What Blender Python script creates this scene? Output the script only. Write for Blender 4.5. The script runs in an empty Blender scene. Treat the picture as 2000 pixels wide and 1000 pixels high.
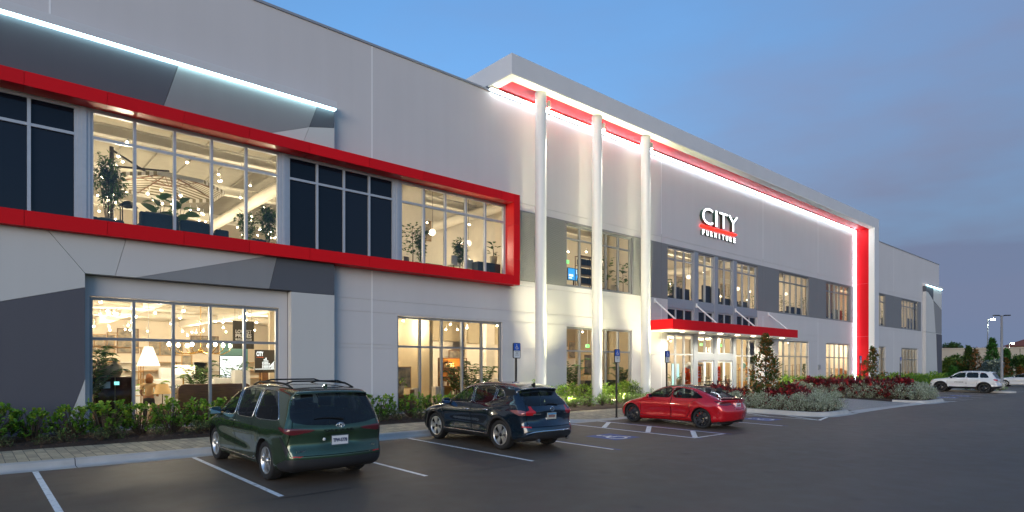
import bpy, bmesh, math, random
import numpy as np
from mathutils import Vector, Matrix, Euler

SC = bpy.context.scene
COL = SC.collection
R = math.radians
# ---------------------------------------------------------------- camera
cam = bpy.data.cameras.new('Camera')
cam_o = bpy.data.objects.new('Camera', cam)
COL.objects.link(cam_o)
SC.camera = cam_o
cam_o.location = (0, 0, 2.15)
cam_o.rotation_euler = (R(90), 0, R(-41.6))
cam.sensor_width = 36
cam.lens = 1199 / 2000 * 36
cam.shift_y = 217 / 2000
cam.clip_end = 2000
# ---------------------------------------------------------------- sky
SUN_EL, SUN_ROT = 4.0, 236.0
world = bpy.data.worlds.new('World')
SC.world = world
world.use_nodes = True
wt = world.node_tree
sky = wt.nodes.new('ShaderNodeTexSky')
sky.sky_type = 'NISHITA'
sky.sun_disc = False
sky.sun_elevation = R(SUN_EL)
sky.sun_rotation = R(SUN_ROT)
sky.ozone_density = 3.4
sky.air_density = 1.0
sky.dust_density = 0.3
bg = wt.nodes['Background']
bg.inputs[1].default_value = 0.15
tc = wt.nodes.new('ShaderNodeTexCoord')
mp = wt.nodes.new('ShaderNodeMapping')
mp.inputs['Scale'].default_value = (1.6, 1.6, 5.5)
wt.links.new(tc.outputs['Generated'], mp.inputs[0])
nz = wt.nodes.new('ShaderNodeTexNoise')
nz.inputs['Scale'].default_value = 1.7
nz.inputs['Detail'].default_value = 5
nz.inputs['Roughness'].default_value = 0.5
wt.links.new(mp.outputs[0], nz.inputs['Vector'])
sep = wt.nodes.new('ShaderNodeSeparateXYZ')
wt.links.new(tc.outputs['Generated'], sep.inputs[0])
def wmath(op, a, b=None, clamp=False):
    n = wt.nodes.new('ShaderNodeMath'); n.operation = op; n.use_clamp = clamp
    for i, v in enumerate((a, b)):
        if v is None: continue
        if isinstance(v, (int, float)): n.inputs[i].default_value = v
        else: wt.links.new(v, n.inputs[i])
    return n.outputs[0]
# thin dusk cloud veil: denser towards the horizon on the side away from the sunset
low = wmath('SUBTRACT', 1.1, wmath('MULTIPLY', sep.outputs['Z'], 1.1), True)
east = wmath('MULTIPLY', wmath('SUBTRACT', sep.outputs['X'], 0.42), 1.9, True)
veil = wmath('ADD', wmath('MULTIPLY', low, east), wmath('MULTIPLY', wmath('SUBTRACT', nz.outputs['Fac'], 0.5), 0.55), True)
veil = wmath('ADD', wmath('ADD', wmath('MULTIPLY', veil, 0.9), 0.17), wmath('MULTIPLY', wmath('SUBTRACT', 1.0, wmath('MULTIPLY', wmath('ABSOLUTE', sep.outputs['Z']), 6.0), True), 0.6), True)
vmix = wt.nodes.new('ShaderNodeMix'); vmix.data_type = 'RGBA'
wt.links.new(veil, vmix.inputs['Factor'])
wt.links.new(sky.outputs[0], vmix.inputs[6])
tint = wt.nodes.new('ShaderNodeMix'); tint.data_type = 'RGBA'
wt.links.new(wmath('MULTIPLY', wmath('SUBTRACT', nz.outputs['Fac'], 0.35), 2.2, True), tint.inputs['Factor'])
_f = wmath('MULTIPLY', wmath('MULTIPLY', wmath('SUBTRACT', nz.outputs['Fac'], 0.35), 2.2, True), wmath('MULTIPLY', sep.outputs['Z'], 3.5, True), True)
wt.links.new(_f, tint.inputs['Factor'])
tint.inputs[6].default_value = (0.315, 0.415, 0.665, 1)
tint.inputs[7].default_value = (0.46, 0.43, 0.605, 1)
wt.links.new(tint.outputs[2], vmix.inputs[7])
wt.links.new(vmix.outputs[2], bg.inputs[0])
# the last glow of the set sun, behind the camera
sun = bpy.data.lights.new('sun', 'SUN')
sun.energy = 0.62
sun.angle = R(40)
sun.color = (1.0, 0.86, 0.74)
sun_o = bpy.data.objects.new('sun', sun)
COL.objects.link(sun_o)
_sd = Vector((math.sin(R(SUN_ROT)) * math.cos(R(SUN_EL)), math.cos(R(SUN_ROT)) * math.cos(R(SUN_EL)), math.sin(R(SUN_EL))))
sun_o.rotation_euler = (-_sd).to_track_quat('-Z', 'Y').to_euler()
# ---------------------------------------------------------------- exposure and render
SC.view_settings.view_transform = 'Standard'
SC.view_settings.look = 'None'
SC.view_settings.exposure = 1.86
SC.view_settings.gamma = 1
SC.render.engine = 'CYCLES'
cy = SC.cycles
cy.use_denoising = True
cy.max_bounces = 9
cy.diffuse_bounces = 3
cy.glossy_bounces = 4
cy.transmission_bounces = 4
cy.transparent_max_bounces = 20
cy.caustics_reflective = False
cy.caustics_refractive = False
cy.sample_clamp_indirect = 4.0
cy.use_light_tree = True

# ---------------------------------------------------------------- helpers: tags
def tag(o, label, cat, group=None, kind=None):
    if label: o['label'] = label
    if cat: o['category'] = cat
    if group: o['group'] = group
    if kind: o['kind'] = kind
    return o
def empty(name, loc=(0, 0, 0), rz=0.0, label=None, cat=None, group=None):
    o = bpy.data.objects.new(name, None)
    COL.objects.link(o)
    o.location = loc
    o.rotation_euler = (0, 0, rz)
    o.empty_display_size = 0.2
    return tag(o, label, cat, group)
def structure(o):
    o['kind'] = 'structure'
    return o
def kids(o):
    return KIDS.get(o.name, [])
KIDS = {}
def copy_tree(o, parent=None):
    c = o.copy()
    COL.objects.link(c)
    if parent is not None:
        c.parent = parent
        KIDS.setdefault(parent.name, []).append(c)
    for ch in list(kids(o)):
        copy_tree(ch, c)
    return c

# ---------------------------------------------------------------- helpers: meshes
class MB:
    def __init__(s):
        s.v = []; s.f = []; s.m = []; s.sm = []
    def add(s, vs, fs, m=0, smooth=False):
        b = len(s.v)
        s.v.extend([tuple(p) for p in vs])
        for f in fs:
            s.f.append([b + i for i in f]); s.m.append(m); s.sm.append(smooth)
        return s
    def quad(s, a, b, c, d, m=0):
        return s.add([a, b, c, d], [(0, 1, 2, 3)], m)
    def box(s, x0, x1, y0, y1, z0, z1, m=0):
        if x0 > x1: x0, x1 = x1, x0
        if y0 > y1: y0, y1 = y1, y0
        if z0 > z1: z0, z1 = z1, z0
        v = [(x0, y0, z0), (x1, y0, z0), (x1, y1, z0), (x0, y1, z0), (x0, y0, z1), (x1, y0, z1), (x1, y1, z1), (x0, y1, z1)]
        return s.add(v, [(3, 2, 1, 0), (4, 5, 6, 7), (0, 1, 5, 4), (1, 2, 6, 5), (2, 3, 7, 6), (3, 0, 4, 7)], m)
    def prism(s, pts, vec, m=0):
        n = len(pts)
        p = [Vector(q) for q in pts]; w = Vector(vec)
        nrm = Vector((0, 0, 0))
        for i in range(n):
            a, b = p[i], p[(i + 1) % n]
            nrm += a.cross(b)
        if nrm.dot(w) > 0: p.reverse()
        v = p + [q + w for q in p]
        fs = [tuple(range(n)), tuple(range(2 * n - 1, n - 1, -1))]
        for i in range(n):
            j = (i + 1) % n
            fs.append((j, i, n + i, n + j))
        return s.add(v, fs, m)
    def tube(s, pts, r, n=8, m=0, smooth=True, caps=True):
        P = [Vector(q) for q in pts]
        rs = r if isinstance(r, (list, tuple)) else [r] * len(P)
        rings = []
        up = None
        for i, p in enumerate(P):
            if i == 0: d = P[1] - P[0]
            elif i == len(P) - 1: d = P[-1] - P[-2]
            else: d = (P[i + 1] - P[i]).normalized() + (P[i] - P[i - 1]).normalized()
            if d.length < 1e-9: d = Vector((0, 0, 1))
            d.normalize()
            if up is None:
                up = Vector((0, 0, 1)) if abs(d.z) < 0.9 else Vector((1, 0, 0))
            a = d.cross(up)
            if a.length < 1e-6: a = d.orthogonal()
            a.normalize(); b = d.cross(a).normalized(); up = a.cross(d).normalized()
            rings.append([p + (a * math.cos(2 * math.pi * k / n) + b * math.sin(2 * math.pi * k / n)) * rs[i] for k in range(n)])
        v = [q for ring in rings for q in ring]
        fs = []
        for i in range(len(P) - 1):
            for k in range(n):
                k2 = (k + 1) % n
                fs.append((i * n + k, (i + 1) * n + k, (i + 1) * n + k2, i * n + k2))
        s.add(v, fs, m, smooth)
        if caps:
            s.add(rings[0], [tuple(range(n))], m); s.add(rings[-1], [tuple(range(n - 1, -1, -1))], m)
        return s
    def lathe(s, prof, n=16, c=(0, 0, 0), ax='z', m=0, smooth=True):
        def pt(r, h, a):
            x, y = r * math.cos(a), r * math.sin(a)
            if ax == 'z': q = (x, y, h)
            elif ax == 'x': q = (h, x, y)
            else: q = (y, h, x)
            return (q[0] + c[0], q[1] + c[1], q[2] + c[2])
        v = []
        for (r, h) in prof:
            v += [pt(r, h, 2 * math.pi * k / n) for k in range(n)]
        fs = []
        for i in range(len(prof) - 1):
            for k in range(n):
                k2 = (k + 1) % n
                fs.append((i * n + k, i * n + k2, (i + 1) * n + k2, (i + 1) * n + k))
        return s.add(v, fs, m, smooth)
    def build(s, name, mats, parent=None, bevel=0, label=None):
        me = bpy.data.meshes.new(name)
        me.from_pydata(s.v, [], s.f)
        if not isinstance(mats, (list, tuple)): mats = [mats]
        for q in mats: me.materials.append(q)
        me.polygons.foreach_set('material_index', s.m)
        me.polygons.foreach_set('use_smooth', s.sm)
        me.update()
        o = bpy.data.objects.new(name, me)
        COL.objects.link(o)
        if parent is not None:
            o.parent = parent
            KIDS.setdefault(parent.name, []).append(o)
        if bevel:
            md = o.modifiers.new('bevel', 'BEVEL'); md.width = bevel; md.segments = 2; md.limit_method = 'ANGLE'
        if label: o['label'] = label
        return o

# ---------------------------------------------------------------- helpers: materials
def nodes_of(name):
    m = bpy.data.materials.new(name)
    m.use_nodes = True
    nt = m.node_tree
    return m, nt, nt.nodes['Principled BSDF']
def mat(name, col, rough=0.6, metal=0.0, var=0.0, scale=3.0, bump=0.0, bscale=60.0, coat=0.0, spec=None, stretch=(1, 1, 1), trans=0.0, col2=None, detail=4):
    m, nt, b = nodes_of(name)
    b.inputs['Base Color'].default_value = (*col, 1)
    b.inputs['Roughness'].default_value = rough
    b.inputs['Metallic'].default_value = metal
    if coat:
        b.inputs['Coat Weight'].default_value = coat
        b.inputs['Coat Roughness'].default_value = 0.04
    if spec is not None: b.inputs['Specular IOR Level'].default_value = spec
    if trans: b.inputs['Transmission Weight'].default_value = trans
    if var or bump or col2:
        t = nt.nodes.new('ShaderNodeTexCoord')
        mpn = nt.nodes.new('ShaderNodeMapping'); mpn.inputs['Scale'].default_value = stretch
        nt.links.new(t.outputs['Object'], mpn.inputs[0])
    if var or col2:
        n = nt.nodes.new('ShaderNodeTexNoise'); n.inputs['Scale'].default_value = scale; n.inputs['Detail'].default_value = detail
        nt.links.new(mpn.outputs[0], n.inputs['Vector'])
        mx = nt.nodes.new('ShaderNodeMix'); mx.data_type = 'RGBA'
        a = col2 if col2 else tuple(max(0, c * (1 - var)) for c in col)
        c2 = col if col2 else tuple(min(1, c * (1 + var)) for c in col)
        mx.inputs[6].default_value = (*a, 1); mx.inputs[7].default_value = (*c2, 1)
        rmp = nt.nodes.new('ShaderNodeMapRange'); rmp.inputs[1].default_value = 0.3; rmp.inputs[2].default_value = 0.7
        nt.links.new(n.outputs['Fac'], rmp.inputs[0]); nt.links.new(rmp.outputs[0], mx.inputs['Factor'])
        nt.links.new(mx.outputs[2], b.inputs['Base Color'])
        if var:
            rr = nt.nodes.new('ShaderNodeMapRange'); rr.inputs[3].default_value = max(0, rough - 0.08); rr.inputs[4].default_value = min(1, rough + 0.08)
            nt.links.new(n.outputs['Fac'], rr.inputs[0]); nt.links.new(rr.outputs[0], b.inputs['Roughness'])
    if bump:
        n2 = nt.nodes.new('ShaderNodeTexNoise'); n2.inputs['Scale'].default_value = bscale; n2.inputs['Detail'].default_value = 3
        nt.links.new(mpn.outputs[0], n2.inputs['Vector'])
        bp = nt.nodes.new('ShaderNodeBump'); bp.inputs['Strength'].default_value = bump; bp.inputs['Distance'].default_value = 0.01
        nt.links.new(n2.outputs['Fac'], bp.inputs['Height']); nt.links.new(bp.outputs[0], b.inputs['Normal'])
    return m
def emit(name, col, s, base=(0.8, 0.8, 0.8)):
    m, nt, b = nodes_of(name)
    b.inputs['Base Color'].default_value = (*base, 1)
    b.inputs['Emission Color'].default_value = (*col, 1)
    b.inputs['Emission Strength'].default_value = s
    return m
def glass(name, tint=(0.93, 0.95, 0.95), refl=0.06):
    m = bpy.data.materials.new(name); m.use_nodes = True
    nt = m.node_tree; nt.nodes.clear()
    out = nt.nodes.new('ShaderNodeOutputMaterial')
    tr = nt.nodes.new('ShaderNodeBsdfTransparent'); tr.inputs[0].default_value = (*tint, 1)
    gl = nt.nodes.new('ShaderNodeBsdfGlossy'); gl.inputs['Roughness'].default_value = 0.01; gl.inputs[0].default_value = (0.9, 0.95, 1, 1)
    fr = nt.nodes.new('ShaderNodeFresnel'); fr.inputs[0].default_value = 1.45
    mx = nt.nodes.new('ShaderNodeMixShader')
    nt.links.new(fr.outputs[0], mx.inputs[0]); nt.links.new(tr.outputs[0], mx.inputs[1]); nt.links.new(gl.outputs[0], mx.inputs[2])
    nt.links.new(mx.outputs[0], out.inputs[0])
    return m
def wall_mat(name, col, var=0.022):
    # painted tilt-up concrete: faint blotches and rain streaks running down
    m, nt, b = nodes_of(name)
    b.inputs['Roughness'].default_value = 0.75
    t = nt.nodes.new('ShaderNodeTexCoord')
    def noise(scale, st, det=4):
        mpn = nt.nodes.new('ShaderNodeMapping'); mpn.inputs['Scale'].default_value = st
        nt.links.new(t.outputs['Object'], mpn.inputs[0])
        n = nt.nodes.new('ShaderNodeTexNoise'); n.inputs['Scale'].default_value = scale; n.inputs['Detail'].default_value = det
        nt.links.new(mpn.outputs[0], n.inputs['Vector'])
        return n.outputs['Fac']
    a = noise(0.5, (1, 1, 1)); c = noise(1.6, (1.6, 1.6, 0.06), 6)
    ad = nt.nodes.new('ShaderNodeMath'); ad.operation = 'ADD'
    nt.links.new(a, ad.inputs[0]); nt.links.new(c, ad.inputs[1])
    rm = nt.nodes.new('ShaderNodeMapRange'); rm.inputs[1].default_value = 0.7; rm.inputs[2].default_value = 1.3
    nt.links.new(ad.outputs[0], rm.inputs[0])
    mx = nt.nodes.new('ShaderNodeMix'); mx.data_type = 'RGBA'
    mx.inputs[6].default_value = (*[q * (1 - var) for q in col], 1); mx.inputs[7].default_value = (*[min(1, q * (1 + var)) for q in col], 1)
    nt.links.new(rm.outputs[0], mx.inputs['Factor']); nt.links.new(mx.outputs[2], b.inputs['Base Color'])
    bp = nt.nodes.new('ShaderNodeBump'); bp.inputs['Strength'].default_value = 0.12; bp.inputs['Distance'].default_value = 0.01
    nt.links.new(noise(35, (1, 1, 1), 3), bp.inputs['Height']); nt.links.new(bp.outputs[0], b.inputs['Normal'])
    return m
M = {}
M['wall'] = wall_mat('painted wall light grey', (0.555, 0.535, 0.535))
M['cladding_light'] = wall_mat('cladding light grey', (0.525, 0.52, 0.505), 0.02)
M['cladding_pale'] = wall_mat('cladding pale', (0.55, 0.53, 0.515), 0.02)
M['cladding_mid'] = wall_mat('cladding mid grey', (0.24, 0.24, 0.245), 0.03)
M['cladding_dark'] = wall_mat('cladding dark grey', (0.085, 0.09, 0.105), 0.03)
M['navy'] = wall_mat('cladding charcoal navy', (0.085, 0.085, 0.102), 0.03)
M['band'] = wall_mat('painted wall dark grey band', (0.185, 0.187, 0.195))
M['joint'] = mat('panel joint sealant', (0.76, 0.75, 0.74), 0.6)
M['groove'] = mat('seam shadow gap', (0.06, 0.06, 0.065), 0.9)
M['red'] = mat('red metal panel', (0.64, 0.003, 0.008), 0.5, var=0.05, scale=1.2, spec=0.18)
def island_tone(m, lo, hi):
    # each separate sheet or pane takes its own slight tone
    nt = m.node_tree; b = nt.nodes['Principled BSDF']; g = nt.nodes.new('ShaderNodeNewGeometry')
    mx = nt.nodes.new('ShaderNodeMix'); mx.data_type = 'RGBA'; mx.inputs[6].default_value = (*lo, 1); mx.inputs[7].default_value = (*hi, 1)
    nt.links.new(g.outputs['Random Per Island'], mx.inputs['Factor']); nt.links.new(mx.outputs[2], b.inputs['Base Color'])
island_tone(M['red'], (0.56, 0.003, 0.008), (0.70, 0.004, 0.009))
M['portal'] = mat('portal panel grey white', (0.60, 0.60, 0.61), 0.5, var=0.03, scale=0.8)
M['portal_trim'] = mat('portal soffit cream', (0.78, 0.77, 0.72), 0.6)
M['frame'] = mat('window frame anodised', (0.44, 0.46, 0.50), 0.42, 0.25, var=0.04, scale=6)
M['frame_mid'] = mat('window frame blue grey', (0.22, 0.24, 0.27), 0.42, 0.25, var=0.04, scale=6)
M['red_gloss'] = mat('red metal panel gloss', (0.62, 0.006, 0.008), 0.36, spec=0.5)
M['frame_dark'] = mat('window frame grey', (0.25, 0.26, 0.265), 0.45, 0.25, var=0.04, scale=6)
M['surround'] = mat('window surround blue grey', (0.26, 0.285, 0.33), 0.5, var=0.03)
M['glass'] = glass('clear shop glass')
M['dark_glass'] = mat('dark spandrel glass', (0.006, 0.008, 0.016), 0.06, spec=0.2)
island_tone(M['dark_glass'], (0.003, 0.005, 0.011), (0.014, 0.019, 0.032))
M['led'] = emit('cool white led tube', (0.74, 0.90, 1.0), 11.0)
M['led_leg'] = emit('cool white led tube on the leg', (0.74, 0.90, 1.0), 8.5)
M['led_ledge'] = emit('cool white led line on the ledge', (0.52, 0.92, 1.0), 3.6)
M['led_soft'] = emit('cool white led line', (0.72, 0.92, 1.0), 7.0)
M['black'] = mat('black metal', (0.012, 0.012, 0.013), 0.45, 0.3)
M['white'] = mat('white paint', (0.75, 0.75, 0.74), 0.5, var=0.03)
M['chrome'] = mat('chrome', (0.75, 0.76, 0.78), 0.12, 1.0)
M['galv'] = mat('galvanised steel', (0.42, 0.43, 0.44), 0.4, 0.7, var=0.08)
M['concrete'] = mat('concrete kerb', (0.44, 0.43, 0.41), 0.85, var=0.13, scale=1.8, bump=0.3, bscale=90, detail=8)
M['bulb'] = emit('warm lamp', (1.0, 0.78, 0.48), 18.0)
M['bulb_soft'] = emit('warm lamp shade lit', (1.0, 0.72, 0.42), 0.8)
# ================================================================ THE STORE BUILDING
YW = 22.6                     # plane of the front wall
ROOF = 15.3
XL, XR = -16.0, 93.6
store = empty('store_building', (40, 30, 0), 0, 'long grey two storey furniture store with red frames and a lit portal', 'building')
def SB(mb, name, mats, parent=None, **k):
    o = mb.build(name, mats, None, **k)
    p = parent if parent is not None else store
    o.parent = p
    o.matrix_parent_inverse = Matrix.Translation((-40, -30, 0)) if p is store else Matrix.Identity(4)
    KIDS.setdefault(p.name, []).append(o)
    return o

def relief(mb, x0, x1, z0, z1, y, openings, grooves_z=(), grooves_x=(), gw=0.03, gd=0.02, thick=0.25, matf=None):
    xs = {x0, x1}; zs = {z0, z1}
    for a in openings: xs |= {a[0], a[1]}; zs |= {a[2], a[3]}
    GZ = []
    for g in grooves_z:
        z, a, b = g if isinstance(g, tuple) else (g, x0, x1)
        GZ.append((z - gw / 2, z + gw / 2, a, b)); zs |= {z - gw / 2, z + gw / 2}; xs |= {a, b}
    GX = []
    for g in grooves_x:
        x, a, b = g if isinstance(g, tuple) else (g, z0, z1)
        GX.append((x - gw / 2, x + gw / 2, a, b)); xs |= {x - gw / 2, x + gw / 2}; zs |= {a, b}
    xs = sorted(q for q in xs if x0 <= q <= x1); zs = sorted(q for q in zs if z0 <= q <= z1)
    if matf:
        for q in matf.cuts_z: zs.append(q)
        for q in matf.cuts_x: xs.append(q)
        xs = sorted(set(q for q in xs if x0 <= q <= x1)); zs = sorted(set(q for q in zs if z0 <= q <= z1))
    def depth(cx, cz):
        for a in openings:
            if a[0] < cx < a[1] and a[2] < cz < a[3]: return None
        for a in GZ:
            if a[0] < cz < a[1] and a[2] < cx < a[3]: return gd
        for a in GX:
            if a[0] < cx < a[1] and a[2] < cz < a[3]: return gd
        return 0.0
    nx, nz_ = len(xs) - 1, len(zs) - 1
    D = [[depth((xs[i] + xs[i + 1]) / 2, (zs[j] + zs[j + 1]) / 2) for j in range(nz_)] for i in range(nx)]
    dd = lambda v: thick if v is None else v
    def mt(i, j):
        return matf((xs[i] + xs[i + 1]) / 2, (zs[j] + zs[j + 1]) / 2) if matf else 0
    for i in range(nx):
        for j in range(nz_):
            d = D[i][j]; a, b, c, e = xs[i], xs[i + 1], zs[j], zs[j + 1]
            if d is not None:
                mb.quad((a, y + d, c), (b, y + d, c), (b, y + d, e), (a, y + d, e), mt(i, j))
                mb.quad((b, y + thick, c), (a, y + thick, c), (a, y + thick, e), (b, y + thick, e), matf.inner if matf else 0)
            if i + 1 < nx and D[i + 1][j] != d:
                p, q = dd(d), dd(D[i + 1][j])
                mb.quad((b, y + p, c), (b, y + q, c), (b, y + q, e), (b, y + p, e), mt(i, j) if p < q else mt(i + 1, j))
            if j + 1 < nz_ and D[i][j + 1] != d:
                p, q = dd(d), dd(D[i][j + 1])
                mb.quad((a, y + q, e), (b, y + q, e), (b, y + p, e), (a, y + p, e), mt(i, j) if p < q else mt(i, j + 1))

# window columns (the x positions of the five panes of each bay)
GW = [(2.80, 8.60), (13.60, 19.44), (23.97, 29.63), (48.60, 54.30), (57.95, 63.55), (67.7, 73.5), (78.8, 84.75)]
UW = [(23.97, 29.63), (48.72, 54.35), (57.95, 63.55), (67.7, 73.5), (78.8, 84.75)]
ENT = (33.29, 45.15)
Z_UB, Z_UT = 6.5, 9.84
openings = [(a, b, 0.18, 4.33) for a, b in GW] + [(a, b, Z_UB, Z_UT) for a, b in UW]
openings += [(ENT[0], ENT[1], 0.06, 4.28), (ENT[0], ENT[1], 5.02, Z_UT), (-14.0, 19.62, 6.57, 10.06)]
def wall_zone(x, z):
    if 20.05 < x < 86.0 and 6.46 < z < 9.97: return 1
    return 0
wall_zone.cuts_z = (6.46, 9.97); wall_zone.cuts_x = (20.05, 86.0); wall_zone.inner = 2
b = MB()
gx = [(q, 0.0, ROOF) for q in (-8.6, 1.83, 12.4, 22.1, 32.6, 46.0, 56.2, 66.3, 76.2)]
gz = [(4.9, 10.62, 86.4), (4.39, 10.62, 86.4), (3.07, 8.9, 86.4), (2.92, 8.9, 86.4), (6.2, 20.05, 86.4), (10.33, 20.05, 88.4)]
relief(b, XL, XR, 0.0, ROOF, YW, openings, gz, gx, matf=wall_zone)
M['inner'] = mat('showroom wall warm white', (0.66, 0.60, 0.50), 0.8, var=0.03)
SB(b, 'front_wall', [M['wall'], M['band'], M['inner']])
# diagonal ribbed metal screen on the band beside the red frame and around the near columns
b = MB()
def ribs(x0, x1, z0, z1, pitch=0.11):
    # 45 degree ribs clipped to the rectangle
    n = int((x1 - x0 + z1 - z0) / pitch)
    for k in range(n):
        s = k * pitch
        ax, az = (x0, z0 + s) if s < z1 - z0 else (x0 + s - (z1 - z0), z1)
        bx, bz = (x0 + s, z0) if s < x1 - x0 else (x1, z0 + s - (x1 - x0))
        if bx - ax < 0.03: continue
        w = 0.028
        b.prism([(ax, YW - 0.004, az - w), (bx, YW - 0.004, bz - w), (bx, YW - 0.004, bz + w), (ax, YW - 0.004, az + w)], (0, -0.03, 0))
ribs(20.1, 23.9, 6.5, 9.93)
M['screen'] = mat('ribbed metal screen', (0.30, 0.305, 0.295), 0.5, 0.2)
SB(b, 'ribbed_screen', M['screen'])
b = MB(); ribs(29.75, 31.6, 6.5, 9.93); SB(b, 'ribbed_screen', M['screen'])
for x in (-8.6, 1.83, 12.4, 22.1, 32.6, 46.0, 56.2, 76.2):
    for z0, z1 in ((0.1, 6.1), (10.5, ROOF - 0.01)):
        if x < 10 and z0 < 1: continue
        if 33 < x < 45.2 and z0 < 1: continue
        q = MB(); q.box(x - 0.026, x + 0.026, YW - 0.004, YW + 0.019, 12.4 if x < 10 else z0, z1); SB(q, 'panel_joint', M['joint'])
# side walls, back wall, roof deck, parapet cap
b = MB()
b.box(XL, XL + 0.25, YW + 0.25, 62, 0, ROOF); b.box(XR - 0.25, XR, YW + 0.25, 62, 0, ROOF); b.box(XL, XR, 62, 62.25, 0, ROOF)
SB(b, 'side_wall', M['wall'])
b = MB(); b.box(XL + 0.25, XR - 0.25, YW + 0.25, 62, 14.2, 14.45)
SB(b, 'roof', M['portal'])
b = MB(); b.box(XL - 0.03, XR + 0.03, YW - 0.05, YW + 0.3, ROOF, ROOF + 0.09); b.box(XR - 0.3, XR + 0.03, YW + 0.3, 62.3, ROOF, ROOF + 0.09)
SB(b, 'parapet_cap', M['surround'])

# ---- floors and ceilings of the showrooms
M['carpet'] = mat('showroom floor', (0.36, 0.29, 0.21), 0.5, var=0.1, scale=0.6)
M['joist'] = mat('white painted joist', (0.72, 0.68, 0.58), 0.7)
M['deck'] = mat('roof deck', (0.36, 0.33, 0.26), 0.85, var=0.05)
M['ceil'] = mat('painted open ceiling', (0.74, 0.68, 0.57), 0.85, var=0.02)
b = MB(); b.box(XL + 0.25, XR - 0.25, YW + 0.26, 61.9, 0.0, 0.12)
SB(b, 'ground_floor', M['carpet'])
b = MB(); b.box(XL + 0.25, XR - 0.25, YW + 0.26, 61.9, 5.2, 6.3)
SB(b, 'upper_floor', M['ceil'])
b = MB(); b.box(XL + 0.25, XR - 0.25, YW + 0.26, 61.9, 12.6, 12.75)
for k in range(70): b.box(XL + 0.4 + k * 1.5, XL + 0.5 + k * 1.5, 23, 48, 12.5, 12.599)
SB(b, 'roof_deck', M['deck'])
# steel joists under the roof deck
proto = None
def joist(L):
    j = MB()
    for zz in (0.0, 1.05): j.box(-0.08, 0.08, 0, L, zz - 0.07, zz + 0.07)
    n = int(L / 0.75); st = L / n
    for k in range(n):
        za, zb = (0.05, 1.0) if k % 2 == 0 else (1.0, 0.05)
        j.tube([(0, k * st, za), (0, (k + 1) * st, zb)], 0.045, 4, smooth=False)
    return j
for k in range(24):
    x = -14.5 + k * 1.85 if k < 13 else 8 + (k - 12) * 6.5
    if proto is None:
        proto = SB(joist(24), 'roof_joist', M['joist'])
        o = proto
    else:
        o = proto.copy(); COL.objects.link(o); o.parent = store
    o.location = (x, 23.2, 11.35)
b = MB()
for y in (27.5, 33.0, 39.5): b.box(XL + 0.4, 90, y - 0.08, y + 0.08, 10.9, 11.28); b.box(XL + 0.4, 90, y - 0.16, y + 0.16, 11.24, 11.3); b.box(XL + 0.4, 90, y - 0.16, y + 0.16, 10.88, 10.94)
SB(b, 'roof_girder', M['joist'])
b = MB()
for x in (0.5, 11, 21, 47): b.tube([(x, 23.5, 10.6), (x, 46, 10.6)], 0.28, 12)
for y in (26.5, 31.0, 36.0): b.tube([(XL + 1, y, 4.85), (90, y, 4.85)], 0.17, 10)
for x in (1.2, 6.0, 10.5): b.box(x - 0.25, x + 0.25, 24.5, 44, 4.75, 5.1)
SB(b, 'air_duct', M['ceil'])
for x in (-4, 10.9, 22.0, 31.5, 46.4, 56, 66, 76):
    for z0, z1 in ((0.12, 5.19), (6.31, 12.49)): b = MB(); b.box(x - 0.3, x + 0.3, 26.6, 27.2, z0, z1); SB(b, 'interior_column', M['inner'])
# inner partitions: warm walls seen through the glass
M['taupe'] = mat('showroom wall taupe', (0.36, 0.29, 0.18), 0.8, var=0.04)
M['cream'] = mat('showroom wall cream', (0.68, 0.59, 0.46), 0.8, var=0.03)
M['teal'] = mat('showroom wall teal', (0.16, 0.33, 0.34), 0.8, var=0.03)
def partition(x0, x1, y0, y1, z0, z1, m):
    q = MB(); q.box(x0, x1, y0, y1, z0, z1); SB(q, 'partition_wall', m)
partition(XL + 0.3, 36, 46, 46.2, 0.13, 5.19, M['cream'])
partition(XL + 0.3, 36, 47, 47.2, 6.31, 12.59, M['cream'])
partition(10.6, 13.4, 29.0, 29.2, 0.13, 5.19, M['cream']); partition(13.3, 13.5, 23.2, 29.0, 0.13, 5.19, M['cream'])
partition(13.6, 22.6, 31.0, 31.2, 0.13, 5.19, M['cream']); partition(13.6, 26.0, 30.78, 30.98, 3.75, 5.19, M['taupe'])
partition(16.55, 16.75, 24.6, 30.7, 0.13, 5.19, M['taupe'])
partition(22.9, 36, 30.0, 30.2, 0.13, 5.19, M['cream']); partition(22.9, 36, 29.78, 29.98, 3.6, 5.19, M['taupe'])
partition(32.4, 32.6, 24.6, 29.7, 0.13, 5.19, M['taupe'])
partition(39.6, 39.8, 28.5, 34.4, 0.13, 5.19, M['taupe'])
partition(36.8, 60, 34.5, 34.7, 0.13, 5.19, M['cream']); partition(54.5, 54.7, 28.5, 34.4, 0.13, 5.19, M['taupe'])
partition(60.5, 92, 28.5, 28.7, 0.13, 5.19, M['cream']); partition(71.0, 71.2, 24.4, 28.4, 0.13, 5.19, M['cream'])
partition(22.5, 92, 33.0, 33.2, 6.31, 12.59, M['cream']); partition(32.4, 32.6, 25.0, 32.9, 6.31, 12.59, M['inner'])
partition(16.4, 16.6, 25.0, 29.5, 6.31, 12.59, M['inner']); partition(21.6, 21.8, 24.4, 33, 6.31, 12.59, M['inner'])
partition(61.5, 64.2, 24.0, 24.2, 6.31, 12.59, mat('showroom wall orange oak', (0.50, 0.25, 0.10), 0.7))
partition(84.9, 85.1, 23.2, 33, 6.31, 12.59, M['cream']); partition(60.2, 60.4, 25.4, 32.9, 6.31, 12.59, M['cream'])

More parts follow.
